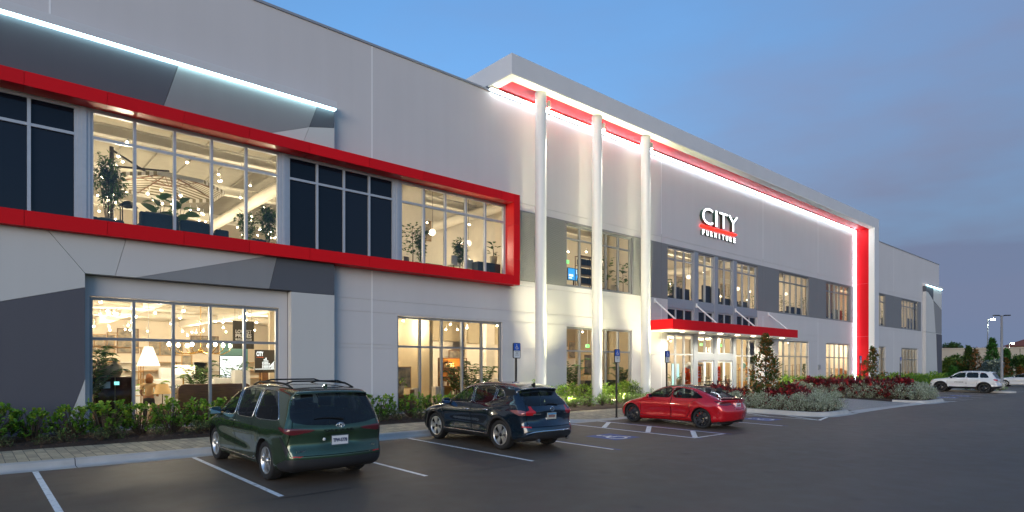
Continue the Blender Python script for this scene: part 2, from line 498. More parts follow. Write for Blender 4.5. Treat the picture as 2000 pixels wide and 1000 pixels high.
# ---- windows: one frame per bay, the panes under it
def window(xs, zs, y, parent=None, mw=0.085, dep=0.14, mf='frame', mg='glass', wide=()):
    q = MB()
    x0, x1, z0, z1 = xs[0], xs[-1], zs[0], zs[-1]
    y0, y1 = y - dep / 2, y + dep / 2
    segs = [(z0 + mw / 2, z1 - mw / 2)]
    for x in xs:
        w = mw
        q.box(x - w / 2, x + w / 2, y0, y1, z0 - mw / 2, z1 + mw / 2)
    for i in range(len(xs) - 1):
        for z in zs:
            q.box(xs[i] + mw / 2, xs[i + 1] - mw / 2, y0 + 0.004, y1 - 0.004, z - mw / 2, z + mw / 2)
    f = SB(q, 'window', M[mf], parent)
    g = MB()
    for i in range(len(xs) - 1):
        for j in range(len(zs) - 1):
            g.quad((xs[i], y, zs[j]), (xs[i + 1], y, zs[j]), (xs[i + 1], y, zs[j + 1]), (xs[i], y, zs[j + 1]))
    o = g.build('pane', M[mg], f)
    return f
lin = lambda a, b, n: [a + (b - a) * k / n for k in range(n + 1)]
YG = YW + 0.16
for (a, b_) in GW:
    window(lin(a + 0.05, b_ - 0.05, 5), [0.24, 3.03, 4.27], YG, mf='frame_mid' if a < 4 else 'frame_dark')
for (a, b_) in UW:
    window(lin(a + 0.05, b_ - 0.05, 5), [Z_UB + 0.05, 9.08, Z_UT - 0.05], YG, mf='frame_dark')
# curtain wall inside the red frame
ZF = [6.60, 9.20, 10.00]
YF = YW + 0.08
def post(x0, x1):
    q = MB(); q.box(x0, x1, YF - 0.10, YF + 0.10, 6.57, 10.06); q.box(x0 + 0.1, x1 - 0.1, YF - 0.13, YF - 0.10, 6.57, 10.06); SB(q, 'window_post', M['frame'])
window(lin(-13.9, -10.6, 3), ZF, YF, mg='dark_glass')
window(lin(-8.2, -2.4, 5), ZF, YF)
window(lin(-2.0, 2.46, 4), ZF, YF, mg='dark_glass')
window(lin(2.86, 8.58, 5), ZF, YF)
window(lin(8.96, 13.40, 4), ZF, YF, mg='dark_glass')
window(lin(13.78, 19.56, 5), ZF, YF)
for a, b_ in ((-10.55, -8.25), (-2.36, -2.04), (2.50, 2.82), (8.62, 8.92), (13.44, 13.74)): post(a, b_)
# the sheet metal lining of the red frame opening, top and bottom (butts the curtain wall)
# ---- red frame
FX0, FX1, FZ0, FZ1, FY = -14.6, 20.02, 6.12, 10.47, 21.97
b = MB()
def rbox(x0, x1, z0, z1): b.box(x0, x1, FY, YW - 0.004, z0, z1)
seams = [-14.6, -11.6, -8.6, -5.6, -3.1, -0.9, 1.20, 3.17, 5.27, 7.33, 9.50, 11.95, 14.5, 17.2, 18.9, 19.63]
for i in range(len(seams) - 1):
    a, c = seams[i] + 0.007, seams[i + 1] - 0.007
    rbox(a, c, 10.07, FZ1); rbox(a, c, FZ0, 6.56)
for a, c in ((6.12, 7.35), (7.35, 9.0), (9.0, 10.47)): rbox(19.637, FX1, a + 0.004 if a > 7 else a, c - 0.004 if c < 10 else c)
b.box(FX0, 19.63, FY + 0.02, YW - 0.003, 10.08, FZ1 - 0.01); b.box(FX0, 19.63, FY + 0.02, YW - 0.003, FZ0 + 0.01, 6.55)
SB(b, 'red_frame', M['red'])
b = MB()
for i in range(len(seams) - 1):
    a, c = seams[i] + 0.006, min(seams[i + 1], 19.62) - 0.006
    b.box(a, c, FY + 0.03, YW - 0.02, 10.066, 10.0695); b.box(a, c, FY + 0.03, YW - 0.02, 6.5605, 6.564)
for a, c in ((6.57, 7.345), (7.355, 8.995), (9.005, 10.06)): b.box(19.6335, 19.6365, FY + 0.03, YW - 0.02, a, c)
SB(b, 'red_frame_lining', M['red_gloss'])

# ---- painted faceted cladding on the near block (projects 0.35 m)
YC = 22.25
def P(u, v, Y=YC):
    al = R(48.4); c, s = math.cos(al), math.sin(al)
    p = (u - 1000) / 1199; d = Y / (s - p * c)
    return (d * (c + p * s), 2.15 - (v - 717) / 1199 * d)
XB = 10.60
led_z = 12.0
g1a, g1b = P(343, 141.6), P(319, 205); g2a, g2b = P(614, 222), P(604, 248); g2c = P(597, 275); g3 = P(507, 252); gR = P(643, 247)
up = lambda pt: (pt[0] + (led_z - pt[1]) * (g1a[0] - g1b[0]) / (g1a[1] - g1b[1]), led_z)
A1 = up(g1a)
k = (g1b[1] - 10.47) / (g1a[1] - g1b[1]); B1 = (g1b[0] - k * (g1a[0] - g1b[0]), 10.40)
k2 = (g2a[0] - g2b[0]) / (g2a[1] - g2b[1])
A2 = (g2a[0] + (led_z - g2a[1]) * k2, led_z); B2 = (g2b[0] - (g2b[1] - 10.40) * k2, 10.40)
S = 0.012
def facet(pts, m):
    # shrink each facet slightly so that a real joint stays between neighbours
    cx = sum(p[0] for p in pts) / len(pts); cz = sum(p[1] for p in pts) / len(pts)
    q = MB(); n = len(pts)
    area = sum(pts[i][0] * pts[(i + 1) % n][1] - pts[(i + 1) % n][0] * pts[i][1] for i in range(n))
    sg = 1 if area > 0 else -1
    out = []
    for i in range(n):
        p0, p1, p2 = Vector(pts[i - 1]), Vector(pts[i]), Vector(pts[(i + 1) % n])
        d1 = (p1 - p0).normalized(); d2 = (p2 - p1).normalized()
        n1 = Vector((-d1.y, d1.x)) * sg; n2 = Vector((-d2.y, d2.x)) * sg
        bis = (n1 + n2); bis = bis / max(0.4, bis.length_squared / 2)
        out.append(p1 + bis * (S / 2))
    q.prism([(p[0], YC, p[1]) for p in out], (0, YW - YC - 0.03, 0))
    SB(q, 'facade_panel', m)
bk = MB()
bk.box(-15.2, XB, YW - 0.035, YW - 0.005, 10.4, led_z); bk.box(-15.2, 2.65, YW - 0.035, YW - 0.005, 0.1, 6.2); bk.box(8.9, XB, YW - 0.035, YW - 0.005, 0.1, 6.2); bk.box(2.65, 8.9, YW - 0.035, YW - 0.005, 4.95, 6.2)
SB(bk, 'cladding_backing', M['groove'])
facet([(-15.2, 10.40), B1, A1, (-15.2, led_z)], M['navy'])
ml = lambda a, c, x: a[1] + (c[1] - a[1]) * (x - a[0]) / (c[0] - a[0])
G3 = (g3[0], 10.40)
facet([B1, (G3[0], 10.40), g2b, A2, A1], M['cladding_mid'])
facet([A2, g2b, (XB, gR[1]), (XB, led_z)], M['cladding_dark'])
facet([G3, B2, g2b], M['cladding_pale'])
facet([B2, (XB, 10.40), (XB, gR[1]), g2b], M['cladding_light'])
RX0, RX1, RZ = 2.65, 8.90, 4.96
h1, h2 = P(92, 448), P(163, 532); h3, h4 = P(247, 465), P(225, 541); d1_, d2_ = P(0, 588), P(163, 561)
TZ = 6.2
H1 = (h1[0] - (TZ - h1[1]) * (h2[0] - h1[0]) / (h1[1] - h2[1]), TZ)
H3 = (h3[0] + (TZ - h3[1]) * (h3[0] - h4[0]) / (h3[1] - h4[1]), TZ); H4 = (h4[0], RZ)
sl = (d2_[1] - d1_[1]) / (d2_[0] - d1_[0])
DL = (-15.2, 1.6)
facet([(-15.2, TZ), H1, (RX0, RZ), (RX0, d2_[1]), (-2.6, d2_[1] - 5.25 * sl), DL], M['cladding_light'])
facet([H1, H3, H4, (RX0, RZ)], M['cladding_light'])
m1, m2, m3, m4 = P(530, 499), P(266, 547), P(526, 568), P(542, 501.5)
M2 = (m2[0], RZ); M3 = (m3[0], RZ); M4 = (m4[0], TZ); M1 = (m1[0] + 0.12, TZ)
facet([H3, M1, M2, H4], M['cladding_pale'])
facet([M1, M4, M3, M2], M['cladding_mid'])
n1 = P(646, 576)
facet([M4, (XB, TZ), (XB, n1[1]), (RX1, n1[1] + 0.0), (RX1, RZ), M3], M['cladding_dark'])
n2, n3 = P(163, 740), P(147, 789)
N3 = (n3[0] - 0.35, 0.08)
facet([(RX0, d2_[1]), (RX0, n2[1]), n3, N3, (-15.2, 0.08), DL, (-2.6, d2_[1] - 5.25 * sl)], M['navy'])
facet([(RX0, n2[1]), (RX0, 0.08), N3, n3], M['cladding_light'])
facet([(RX1, 0.08), (XB, 0.08), (XB, n1[1]), (RX1, n1[1])], M['cladding_light'])
# ledge with the LED line above the cladding
def ledge(x0, x1, y, z, name='light_ledge'):
    q = MB(); q.box(x0, x1, y - 0.17, YW - 0.003, z + 0.10, z + 0.34); q.box(x0, x1, y - 0.17, y - 0.145, z + 0.06, z + 0.10); q.box(x0, x1, y + 0.004, YW - 0.003, z, z + 0.10)
    SB(q, name, M['portal'])
    e = MB(); e.box(x0 + 0.02, x1 - 0.02, y - 0.13, y - 0.04, z + 0.025, z + 0.097)
    SB(e, 'light_strip', M['led_ledge'])
ledge(-15.2, XB + 0.02, YC, led_z)

# ---- far end: the same cladding wraps the far corner
b = MB()
b.box(86.60, 93.30, 22.25, YW - 0.004, 0.0, 6.4, 0)
SB(b, 'corner_base', M['cladding_light'])
YC2 = 22.25
def fac2(pts, m, y=YC2, t=0.34):
    q = MB(); q.prism([(p[0], y, p[1]) for p in pts], (0, t, 0)); SB(q, 'facade_panel', m)
fac2([(86.60, 6.43), (90.69, 6.43), (89.70, 10.4), (87.42, 11.3), (86.60, 11.3)], M['cladding_light'])
fac2([(90.73, 6.43), (93.30, 6.43), (93.30, 9.4), (89.79, 10.3)], M['cladding_mid'])
fac2([(86.60, 11.34), (87.42, 11.34), (89.70, 10.46), (89.70, 12.0), (86.60, 12.0)], M['cladding_dark'])
fac2([(89.75, 10.42), (93.30, 9.45), (93.30, 12.0), (89.75, 12.0)], M['cladding_light'])
fac2([(91.58, 0.0), (93.30, 0.0), (93.30, 6.3), (90.85, 6.3)], M['navy'], 22.22, 0.025)
fac2([(88.07, 0.0), (88.72, 0.0), (88.64, 1.3), (88.07, 1.7)], M['navy'], 22.22, 0.025)
ledge(86.60, 93.30, YC2, 12.0)

# ---- portal: roof slab, red soffit, leg, LED coves, columns
PX0, PX1, PY, PZ0, PZ1 = 18.5, 66.0, 20.85, 15.47, 16.43
b = MB()
b.box(PX0, PX1, PY, 26.0, PZ0 + 0.06, PZ1)
SB(b, 'portal_roof', M['portal'])
b = MB()
b.box(PX0 + 0.002, PX1 - 1.2, PY + 0.002, PY + 0.55, PZ0, PZ0 + 0.058); b.box(PX0 + 0.002, PX0 + 0.5, PY + 0.55, YW - 0.05, PZ0, PZ0 + 0.058)
b.box(64.78, 64.838, PY + 0.002, PY + 0.5, 0.1, PZ0)
SB(b, 'portal_trim', M['portal_trim'])
b = MB()
for i in range(8):
    x0 = PX0 + 0.504 + i * 5.8; x1 = min(x0 + 5.79, 64.77)
    b.box(x0, x1, PY + 0.554, YW - 0.14, PZ0 + 0.012, PZ0 + 0.058)
for z0, z1 in ((0.1, 5.1), (5.11, 10.2), (10.21, PZ0)): b.box(64.79, 64.838, PY + 0.504, YW - 0.16, z0, z1)
SB(b, 'red_soffit', M['red'])
b = MB(); b.box(64.84, PX1 - 0.01, PY + 0.002, YW - 0.004, 0.0, PZ0 + 0.055); SB(b, 'portal_leg', M['portal'])
b = MB(); b.box(PX0 + 0.15, 64.62, YW - 0.13, YW - 0.07, PZ0 - 0.13, PZ0 - 0.07)
SB(b, 'cove_light', M['led'])
b = MB(); b.box(64.62, 64.69, YW - 0.12, YW - 0.06, 0.3, PZ0 - 0.16)
SB(b, 'cove_light', M['led_leg'])
b = MB(); b.box(PX0 + 0.1, 64.7, YW - 0.20, YW - 0.005, PZ0 - 0.06, PZ0 - 0.001)  # cover added above the tube to keep its light off the soffit
SB(b, 'cove_light_shield', M['portal_trim'])
def spot(name, loc, direction, energy, size, col, blend=0.6, radius=0.06):
    l = bpy.data.lights.new(name, 'SPOT'); l.energy = energy; l.spot_size = R(size); l.spot_blend = blend; l.color = col; l.shadow_soft_size = radius
    o = bpy.data.objects.new(name, l); COL.objects.link(o); o.location = loc
    o.rotation_euler = Vector(direction).to_track_quat('-Z', 'Y').to_euler()
    return o
M['column'] = mat('column white paint', (0.72, 0.71, 0.68), 0.4, var=0.02)
CY = 21.40
for x in (20.87, 25.04, 29.33):
    q = MB(); q.tube([(x, CY, 0.0), (x, CY, PZ0 - 0.002)], 0.27, 36)
    SB(q, 'portal_column', M['column'])
    q = MB()
    q.box(x + 0.26, x + 0.33, CY - 0.06, CY + 0.06, 14.75, 15.25)
    q.tube([(x + 0.33, CY, 15.1), (x + 0.5, CY - 0.02, 15.1)], 0.03, 8); q.lathe([(0.0, 15.22), (0.09, 15.22), (0.1, 14.9), (0.11, 14.88)], 14, (x + 0.52, CY - 0.02, 0))
    f = SB(q, 'column_light', M['galv'])
    q = MB(); q.lathe([(0.0, 14.90), (0.09, 14.895)], 14, (x + 0.52, CY - 0.02, 0)); q.build('lens', M['bulb'], f)
    q = MB(); q.box(x + 0.37, x + 0.67, CY - 0.84, CY - 0.60, 0.1, 0.42); f = SB(q, 'ground_light', M['galv'], bevel=0.02)
    q = MB(); q.quad((x + 0.40, CY - 0.81, 0.424), (x + 0.64, CY - 0.81, 0.424), (x + 0.64, CY - 0.63, 0.424), (x + 0.40, CY - 0.63, 0.424)); q.build('lens', M['bulb'], f)
    spot('column_downlight', (x + 0.50, CY - 0.22, 14.86), (-0.030, 0.012, -1), 5000, 26, (1.0, 0.93, 0.74), 1.0, 0.08)
    spot('column_uplight', (x + 0.52, CY - 0.72, 0.44), (-0.050, 0.060, 1), 9000, 22, (1.0, 0.95, 0.64), 1.0, 0.1)
    spot('column_base_light', (x + 0.52, CY - 0.72, 0.44), (-0.22, 0.40, 1), 230, 70, (1.0, 0.96, 0.72), 1.0, 0.1)
    spot('column_flood', (x + 1.3, CY - 0.80, 0.46), (0.04, 0.10, 1), 1250, 76, (1.0, 0.93, 0.50), 1.0, 0.15)

# ---- entrance storefront
bays = [(33.33, 36.36, 3), (36.85, 38.92, 2), (39.38, 41.50, 2), (41.98, 45.10, 3)]
for k, (a, c, n) in enumerate(bays):
    window(lin(a + 0.04, c - 0.04, n), [6.55, 9.1, 9.79], YG, mf='surround')
    window(lin(a + 0.04, c - 0.04, n), [5.06, 5.92], YG, mg='dark_glass', mf='frame')
    if n == 3: window(lin(a + 0.04, c - 0.04, 3), [0.16, 2.98, 4.24], YG)
    else: window(lin(a + 0.04, c - 0.04, 2), [3.12, 4.24], YG)
b = MB()
for a, c in ((36.36, 36.85), (38.92, 39.38), (41.50, 41.98)):
    b.box(a, c, YW + 0.02, YW + 0.24, 0.06, 4.28); b.box(a, c, YW - 0.02, YW + 0.24, 5.02, 9.84)
b.box(33.29, 45.15, YW + 0.02, YW + 0.24, 5.96, 6.50)
b.box(36.85, 38.92, YW + 0.03, YW + 0.24, 2.62, 3.08); b.box(39.38, 41.50, YW + 0.03, YW + 0.24, 2.62, 3.08)
for a, c in ((36.36, 36.85), (38.92, 39.38), (41.50, 41.98)): pass
SB(b, 'window_surround', M['surround'])
for a, c in ((36.87, 38.90), (39.40, 41.48)):
    mid = (a + c) / 2
    for x0, x1, hs in ((a, mid - 0.005, 1), (mid + 0.005, c, 0)):
        q = MB()
        q.box(x0, x0 + 0.1, YG - 0.05, YG + 0.05, 0.13, 2.6); q.box(x1 - 0.1, x1, YG - 0.05, YG + 0.05, 0.13, 2.6)
        q.box(x0 + 0.1, x1 - 0.1, YG - 0.046, YG + 0.046, 0.13, 0.35); q.box(x0 + 0.1, x1 - 0.1, YG - 0.046, YG + 0.046, 2.48, 2.6)
        d = SB(q, 'door', M['white'])
        q = MB(); q.quad((x0 + 0.1, YG, 0.35), (x1 - 0.1, YG, 0.35), (x1 - 0.1, YG, 2.48), (x0 + 0.1, YG, 2.48)); q.build('pane', M['glass'], d)
        q = MB(); q.box(x0 + 0.08, x1 - 0.08, YG - 0.13, YG - 0.09, 1.12, 1.17)
        hx = x1 - 0.07 if hs else x0 + 0.07
        q.tube([(hx, YG - 0.09, 0.95), (hx, YG - 0.14, 1.0), (hx, YG - 0.14, 1.45), (hx, YG - 0.09, 1.5)], 0.018, 8)
        q.build('door_handle', M['black'], d)
# canopy
b = MB(); b.box(31.25, 48.15, 20.87, YW - 0.004, 4.42, 5.02); SB(b, 'entrance_canopy', M['red'], bevel=0.01)
b = MB(); b.box(31.27, 48.13, 20.9, YW - 0.006, 4.36, 4.417)
cs = SB(b, 'canopy_soffit', M['portal_trim'])
for k in range(7):
    x = 33.0 + k * 2.25
    q = MB(); q.lathe([(0.0, 4.352), (0.11, 4.352)], 16, (x, 21.35, 0)); q.lathe([(0.11, 4.354), (0.14, 4.345), (0.14, 4.358)], 16, (x, 21.35, 0))
    SB(q, 'canopy_downlight', M['bulb'])
    spot('canopy_lamp', (x, 21.35, 4.33), (0, 0.25, -1), 170, 130, (1.0, 0.88, 0.62), 0.8)
for x in (31.9, 36.6, 41.75, 46.9):
    q = MB(); q.tube([(x, YW - 0.02, 6.28), (x, 21.05, 4.98)], 0.05, 10)
    q.box(x - 0.08, x + 0.08, YW - 0.06, YW - 0.005, 6.12, 6.42)
    SB(q, 'canopy_strut', M['white'])

# ---- the sign on the wall
def text_mesh(body, size, loc, rot, m, depth=0.05, name='letter', parent=None, bold=0.0, spacing=1.0, width=None, align='LEFT', sx=1.0):
    cu = bpy.data.curves.new('text', 'FONT'); cu.body = body; cu.size = size; cu.extrude = depth / 2; cu.offset = bold; cu.space_character = spacing; cu.align_x = align
    cu.resolution_u = 3
    t = bpy.data.objects.new('text', cu)
    COL.objects.link(t)
    dg = bpy.context.evaluated_depsgraph_get()
    me = bpy.data.meshes.new_from_object(t.evaluated_get(dg))
    bpy.data.objects.remove(t)
    me.name = name; me.materials.clear(); me.materials.append(m)
    if width is not None and len(me.vertices):
        xs = [v.co.x for v in me.vertices]; w = max(xs) - min(xs); mn = min(xs); s_ = width / w if w else 1
        for v in me.vertices: v.co.x = (v.co.x - mn) * s_
    o = bpy.data.objects.new(name, me); COL.objects.link(o)
    o.rotation_euler = rot; o.location = loc; o.scale = (sx, 1, 1)
    if parent is not None: o.parent = parent; KIDS.setdefault(parent.name, []).append(o)
    return o
FRONT = (R(90), 0, 0)
M['sign_face'] = emit('lit sign letter', (0.92, 0.98, 1.0), 1.1)
M['sign_red'] = emit('lit red sign bar', (1.0, 0.02, 0.01), 0.9, (0.7, 0.01, 0.01))
M['sign_side'] = mat('sign letter return dark green', (0.02, 0.06, 0.045), 0.4)
sign = empty('store_sign', (36.95, YW, 11.25), 0, 'lit white CITY FURNITURE lettering with a red underline on the grey wall', 'sign')
def letter(ch, x, z, size, w, dep, bold):
    o = text_mesh(ch, size, (x, -dep / 2 - 0.03, z), FRONT, M['sign_side'], dep, 'letter', sign, bold, width=w)
    o.data.materials.append(M['sign_face'])
    for p in o.data.polygons:
        if p.normal.z > 0.9: p.material_index = 1
for ch, x, w in (('C', 0.0, 1.35), ('I', 1.66, 0.28), ('T', 2.2, 1.08), ('Y', 3.42, 1.3)): letter(ch, x, 0.60, 1.62, w, 0.22, -0.012)
for k, ch in enumerate('FURNITURE'):
    letter(ch, 0.12 + k * 0.515 + (0.09 if ch == 'I' else 0), -0.13, 0.46, 0.09 if ch == 'I' else 0.29, 0.14, 0.012)
q = MB(); q.box(0.0, 4.75, -0.2, -0.02, 0.40, 0.53); q.build('underline', M['sign_red'], sign, bevel=0.05)
an = empty('address_number', (38.05, YG - 0.03, 3.17), 0, 'white 145 numerals on the glass above the entrance doors', 'number')
for k, ch in enumerate('145'): text_mesh(ch, 0.5, (k * 0.22, 0, 0), FRONT, M['white'], 0.015, 'numeral', an, 0.012, width=0.1 if ch == '1' else 0.19)
# ================================================================ GROUND
KERB_Y = 16.0
def gz_(y):            # the lot falls gently away from the store
    return 0.0 if y >= KERB_Y else -0.012 * (KERB_Y - max(y, -4.0))
def struct(mb, name, mats, **k):
    o = mb.build(name, mats, None, **k); o['kind'] = 'structure'; return o
def asphalt_mat():
    m, nt, b = nodes_of('asphalt')
    t = nt.nodes.new('ShaderNodeTexCoord')
    def noise(sc, det=4, st=(1, 1, 1)):
        mpn = nt.nodes.new('ShaderNodeMapping'); mpn.inputs['Scale'].default_value = st
        nt.links.new(t.outputs['Object'], mpn.inputs[0])
        n = nt.nodes.new('ShaderNodeTexNoise'); n.inputs['Scale'].default_value = sc; n.inputs['Detail'].default_value = det
        nt.links.new(mpn.outputs[0], n.inputs['Vector']); return n.outputs['Fac']
    big = noise(0.22, 5, (0.35, 1, 1)); fine = noise(110, 2); mid = noise(2.2, 6)
    ad = nt.nodes.new('ShaderNodeMath'); ad.operation = 'MULTIPLY_ADD'; ad.inputs[1].default_value = 0.5
    nt.links.new(mid, ad.inputs[0]); nt.links.new(big, ad.inputs[2])
    mx = nt.nodes.new('ShaderNodeMix'); mx.data_type = 'RGBA'
    mx.inputs[6].default_value = (0.088, 0.063, 0.043, 1); mx.inputs[7].default_value = (0.132, 0.094, 0.065, 1)
    rm = nt.nodes.new('ShaderNodeMapRange'); rm.inputs[1].default_value = 0.5; rm.inputs[2].default_value = 1.0
    nt.links.new(ad.outputs[0], rm.inputs[0]); nt.links.new(rm.outputs[0], mx.inputs['Factor'])
    vo = nt.nodes.new('ShaderNodeTexVoronoi'); vo.inputs['Scale'].default_value = 0.85; nt.links.new(t.outputs['Object'], vo.inputs['Vector'])
    vr = nt.nodes.new('ShaderNodeMapRange'); vr.inputs[1].default_value = 0.03; vr.inputs[2].default_value = 0.17; vr.inputs[3].default_value = 0.62; vr.inputs[4].default_value = 1.0; nt.links.new(vo.outputs['Distance'], vr.inputs[0])
    oil = nt.nodes.new('ShaderNodeMix'); oil.data_type = 'RGBA'; oil.blend_type = 'MULTIPLY'; oil.inputs['Factor'].default_value = 0.8
    nt.links.new(mx.outputs[2], oil.inputs[6]); nt.links.new(vr.outputs[0], oil.inputs[7]); mx = oil
    m2 = nt.nodes.new('ShaderNodeMix'); m2.data_type = 'RGBA'; m2.blend_type = 'OVERLAY'; m2.inputs['Factor'].default_value = 0.45
    nt.links.new(mx.outputs[2], m2.inputs[6]); nt.links.new(fine, m2.inputs[7]); nt.links.new(m2.outputs[2], b.inputs['Base Color'])
    rr = nt.nodes.new('ShaderNodeMapRange'); rr.inputs[3].default_value = 0.5; rr.inputs[4].default_value = 0.8
    nt.links.new(mid, rr.inputs[0]); nt.links.new(rr.outputs[0], b.inputs['Roughness'])
    bp = nt.nodes.new('ShaderNodeBump'); bp.inputs['Strength'].default_value = 0.3; bp.inputs['Distance'].default_value = 0.006
    nt.links.new(fine, bp.inputs['Height']); nt.links.new(bp.outputs[0], b.inputs['Normal'])
    return m
M['asphalt'] = asphalt_mat()
b = MB()
ys = [-400, -4, KERB_Y, 900]
for i in range(3):
    y0, y1 = ys[i], ys[i + 1]
    b.quad((-400, y0, gz_(y0)), (1200, y0, gz_(y0)), (1200, y1, gz_(y1)), (-400, y1, gz_(y1)))
struct(b, 'ground', M['asphalt'])

# ---- painted markings
def paint_mat(name, col):
    m, nt, b = nodes_of(name)
    t = nt.nodes.new('ShaderNodeTexCoord')
    n = nt.nodes.new('ShaderNodeTexNoise'); n.inputs['Scale'].default_value = 9; n.inputs['Detail'].default_value = 8; n.inputs['Roughness'].default_value = 0.7
    nt.links.new(t.outputs['Object'], n.inputs['Vector'])
    rm = nt.nodes.new('ShaderNodeMapRange'); rm.inputs[1].default_value = 0.33; rm.inputs[2].default_value = 0.5
    nt.links.new(n.outputs['Fac'], rm.inputs[0])
    mx = nt.nodes.new('ShaderNodeMix'); mx.data_type = 'RGBA'
    mx.inputs[6].default_value = (*[q * 0.45 + 0.02 for q in col], 1); mx.inputs[7].default_value = (*col, 1)
    nt.links.new(rm.outputs[0], mx.inputs['Factor']); nt.links.new(mx.outputs[2], b.inputs['Base Color'])
    b.inputs['Roughness'].default_value = 0.6
    return m
M['line'] = paint_mat('white road paint', (0.88, 0.87, 0.84))
M['blue_line'] = paint_mat('blue road paint', (0.035, 0.07, 0.30))
def strip(mb, x0, y0, x1, y1, w=0.1, h=0.004, ext=0):
    d = Vector((x1 - x0, y1 - y0)); L = d.length; d /= L; n = Vector((-d.y, d.x)) * w / 2
    k = max(1, int(L / 1.0))
    for i in range(k):
        a = Vector((x0, y0)) + d * L * i / k; c = Vector((x0, y0)) + d * L * (i + 1) / k
        q = [a - n, c - n, c + n, a + n]
        mb.quad(*[(p.x, p.y, gz_(p.y) + h) for p in q])
def marking(pts, w=0.1, m='line', h=0.004, name='parking_line'):
    q = MB()
    for i in range(len(pts) - 1): strip(q, *pts[i], *pts[i + 1], w, h)
    return struct(q, name, M[m])
for x in (-7.9, -4.9, -1.9, 1.05, 4.03, 6.98, 9.97): marking([(x, 15.97), (x, 10.48)])
for x in (12.98, 16.98, 18.78, 22.95, 26.55):
    marking([(x + 0.0, 16.0), (x, 10.52)]); 
    s_ = 1 if x in (12.98, 18.78, 26.55) else -1
    if x != 26.55: marking([(x + 0.10, 15.9), (x + 0.10, 10.35)], 0.09, 'blue_line', name='blue_parking_line')
marking([(16.93, 10.56), (18.83, 10.56)])
for y in (15.4, 13.5, 11.7): marking([(18.72, y), (17.04, y - 1.15)], 0.17, h=0.004, name='aisle_hatch')
marking([(26.5, 10.62), (28.3, 11.0)], 0.12, name='aisle_hatch'); marking([(27.75, 12.6), (26.6, 10.75)], 0.12, name='aisle_hatch'); marking([(27.7, 14.6), (26.6, 12.8)], 0.12, name='aisle_hatch')
for x in (47.6, 50.0, 51.6, 54.6, 58.6, 62.3, 67.5, 70.5): marking([(x, 15.95), (x, 10.5)], 0.12)
marking([(47.6, 10.6), (46.6, 10.9)], 0.12); marking([(50.0, 13.6), (47.7, 11.2)], 0.12, name='aisle_hatch'); marking([(50.0, 15.6), (47.7, 13.2)], 0.12, name='aisle_hatch')
def access_symbol(cx, cy, size):
    # blue square with the white wheelchair figure, seen upright from the lot
    q = MB(); s2 = size / 2
    strip(q, cx, cy - s2, cx, cy + s2, size, 0.004)
    base = struct(q, 'accessible_marking', M['blue_line'])
    q = MB(); k = size / 10
    T = lambda x, y: (cx + (x - 5) * k, cy + (y - 5) * k)
    def ln(pts, w):
        for i in range(len(pts) - 1): strip(q, *T(*pts[i]), *T(*pts[i + 1]), w * k, 0.008)
    arc = [(4.6 + 2.4 * math.cos(a), 3.4 + 2.4 * math.sin(a)) for a in [R(t) for t in range(120, 371, 25)]]
    ln(arc, 0.75); ln([(4.2, 7.6), (4.4, 4.6), (6.6, 4.6), (7.6, 2.0), (8.4, 2.3)], 0.85); ln([(4.3, 6.2), (6.2, 6.2)], 0.7)
    pts = [T(4.1 + 0.75 * math.cos(R(a)), 8.6 + 0.75 * math.sin(R(a))) for a in range(0, 360, 40)]
    q.add([(p[0], p[1], gz_(p[1]) + 0.008) for p in pts], [tuple(range(len(pts)))])
    struct(q, 'accessible_marking_figure', M['line'])
access_symbol(15.2, 12.35, 1.25); access_symbol(25.0, 12.35, 1.25); access_symbol(52.9, 12.3, 1.25); access_symbol(56.6, 12.3, 1.25)
# seam between the old and new asphalt, slightly wavy
random.seed(5)
M['seam'] = mat('asphalt seam tar', (0.022, 0.021, 0.021), 0.5)
q = MB(); px = -6.0; py = 10.3
while px < 27:
    nx_, ny_ = px + random.uniform(0.5, 1.1), 10.33 + random.uniform(-0.06, 0.06) - (0.18 if px > 19 else 0)
    strip(q, px, py, nx_, ny_, random.uniform(0.02, 0.05), 0.003); px, py = nx_, ny_
struct(q, 'asphalt_seam', M['seam'])

# ---- kerb and gutter along the store walk
def dip(x):            # 1 where the kerb drops flush for the accessible stalls
    if x < 16.6 or x > 26.5: return 0.0
    if x < 19.4: return (x - 16.6) / 2.8
    if x > 24.2: return (26.5 - x) / 2.3
    return 1.0
def sm(t): t = min(1, max(0, t)); return t * t * (3 - 2 * t)
xs = [-16 + i * 0.45 for i in range(98)]
xs = [x for x in xs if x < 27.8] + [27.78]
prof = [(15.93, 0.003), (16.22, 0.012), (16.27, 0.05), (16.31, 0.135), (16.35, 0.15), (16.50, 0.155)]
b = MB()
rows = []
for x in xs:
    d = sm(dip(x)); rows.append([(x, y, z * (1 - 0.88 * d) + 0.001) for y, z in prof])
for i in range(len(rows) - 1):
    for j in range(len(prof) - 1):
        b.add([rows[i][j], rows[i + 1][j], rows[i + 1][j + 1], rows[i][j + 1]], [(0, 1, 2, 3)], 0, j in (1, 2, 3))
struct(b, 'kerb', M['concrete'])
b = MB()
for x in (-8.3, -5.3, -2.3, 0.7 + 1.05, 4.9, 8.0, 11.0, 14.0, 17.0):
    for j in range(len(prof) - 1):
        (y0, z0), (y1, z1) = prof[j], prof[j + 1]
        b.quad((x, y0, z0 + 0.004), (x + 0.018, y0, z0 + 0.004), (x + 0.018, y1, z1 + 0.004), (x, y1, z1 + 0.004))
struct(b, 'kerb_joint', M['groove'])
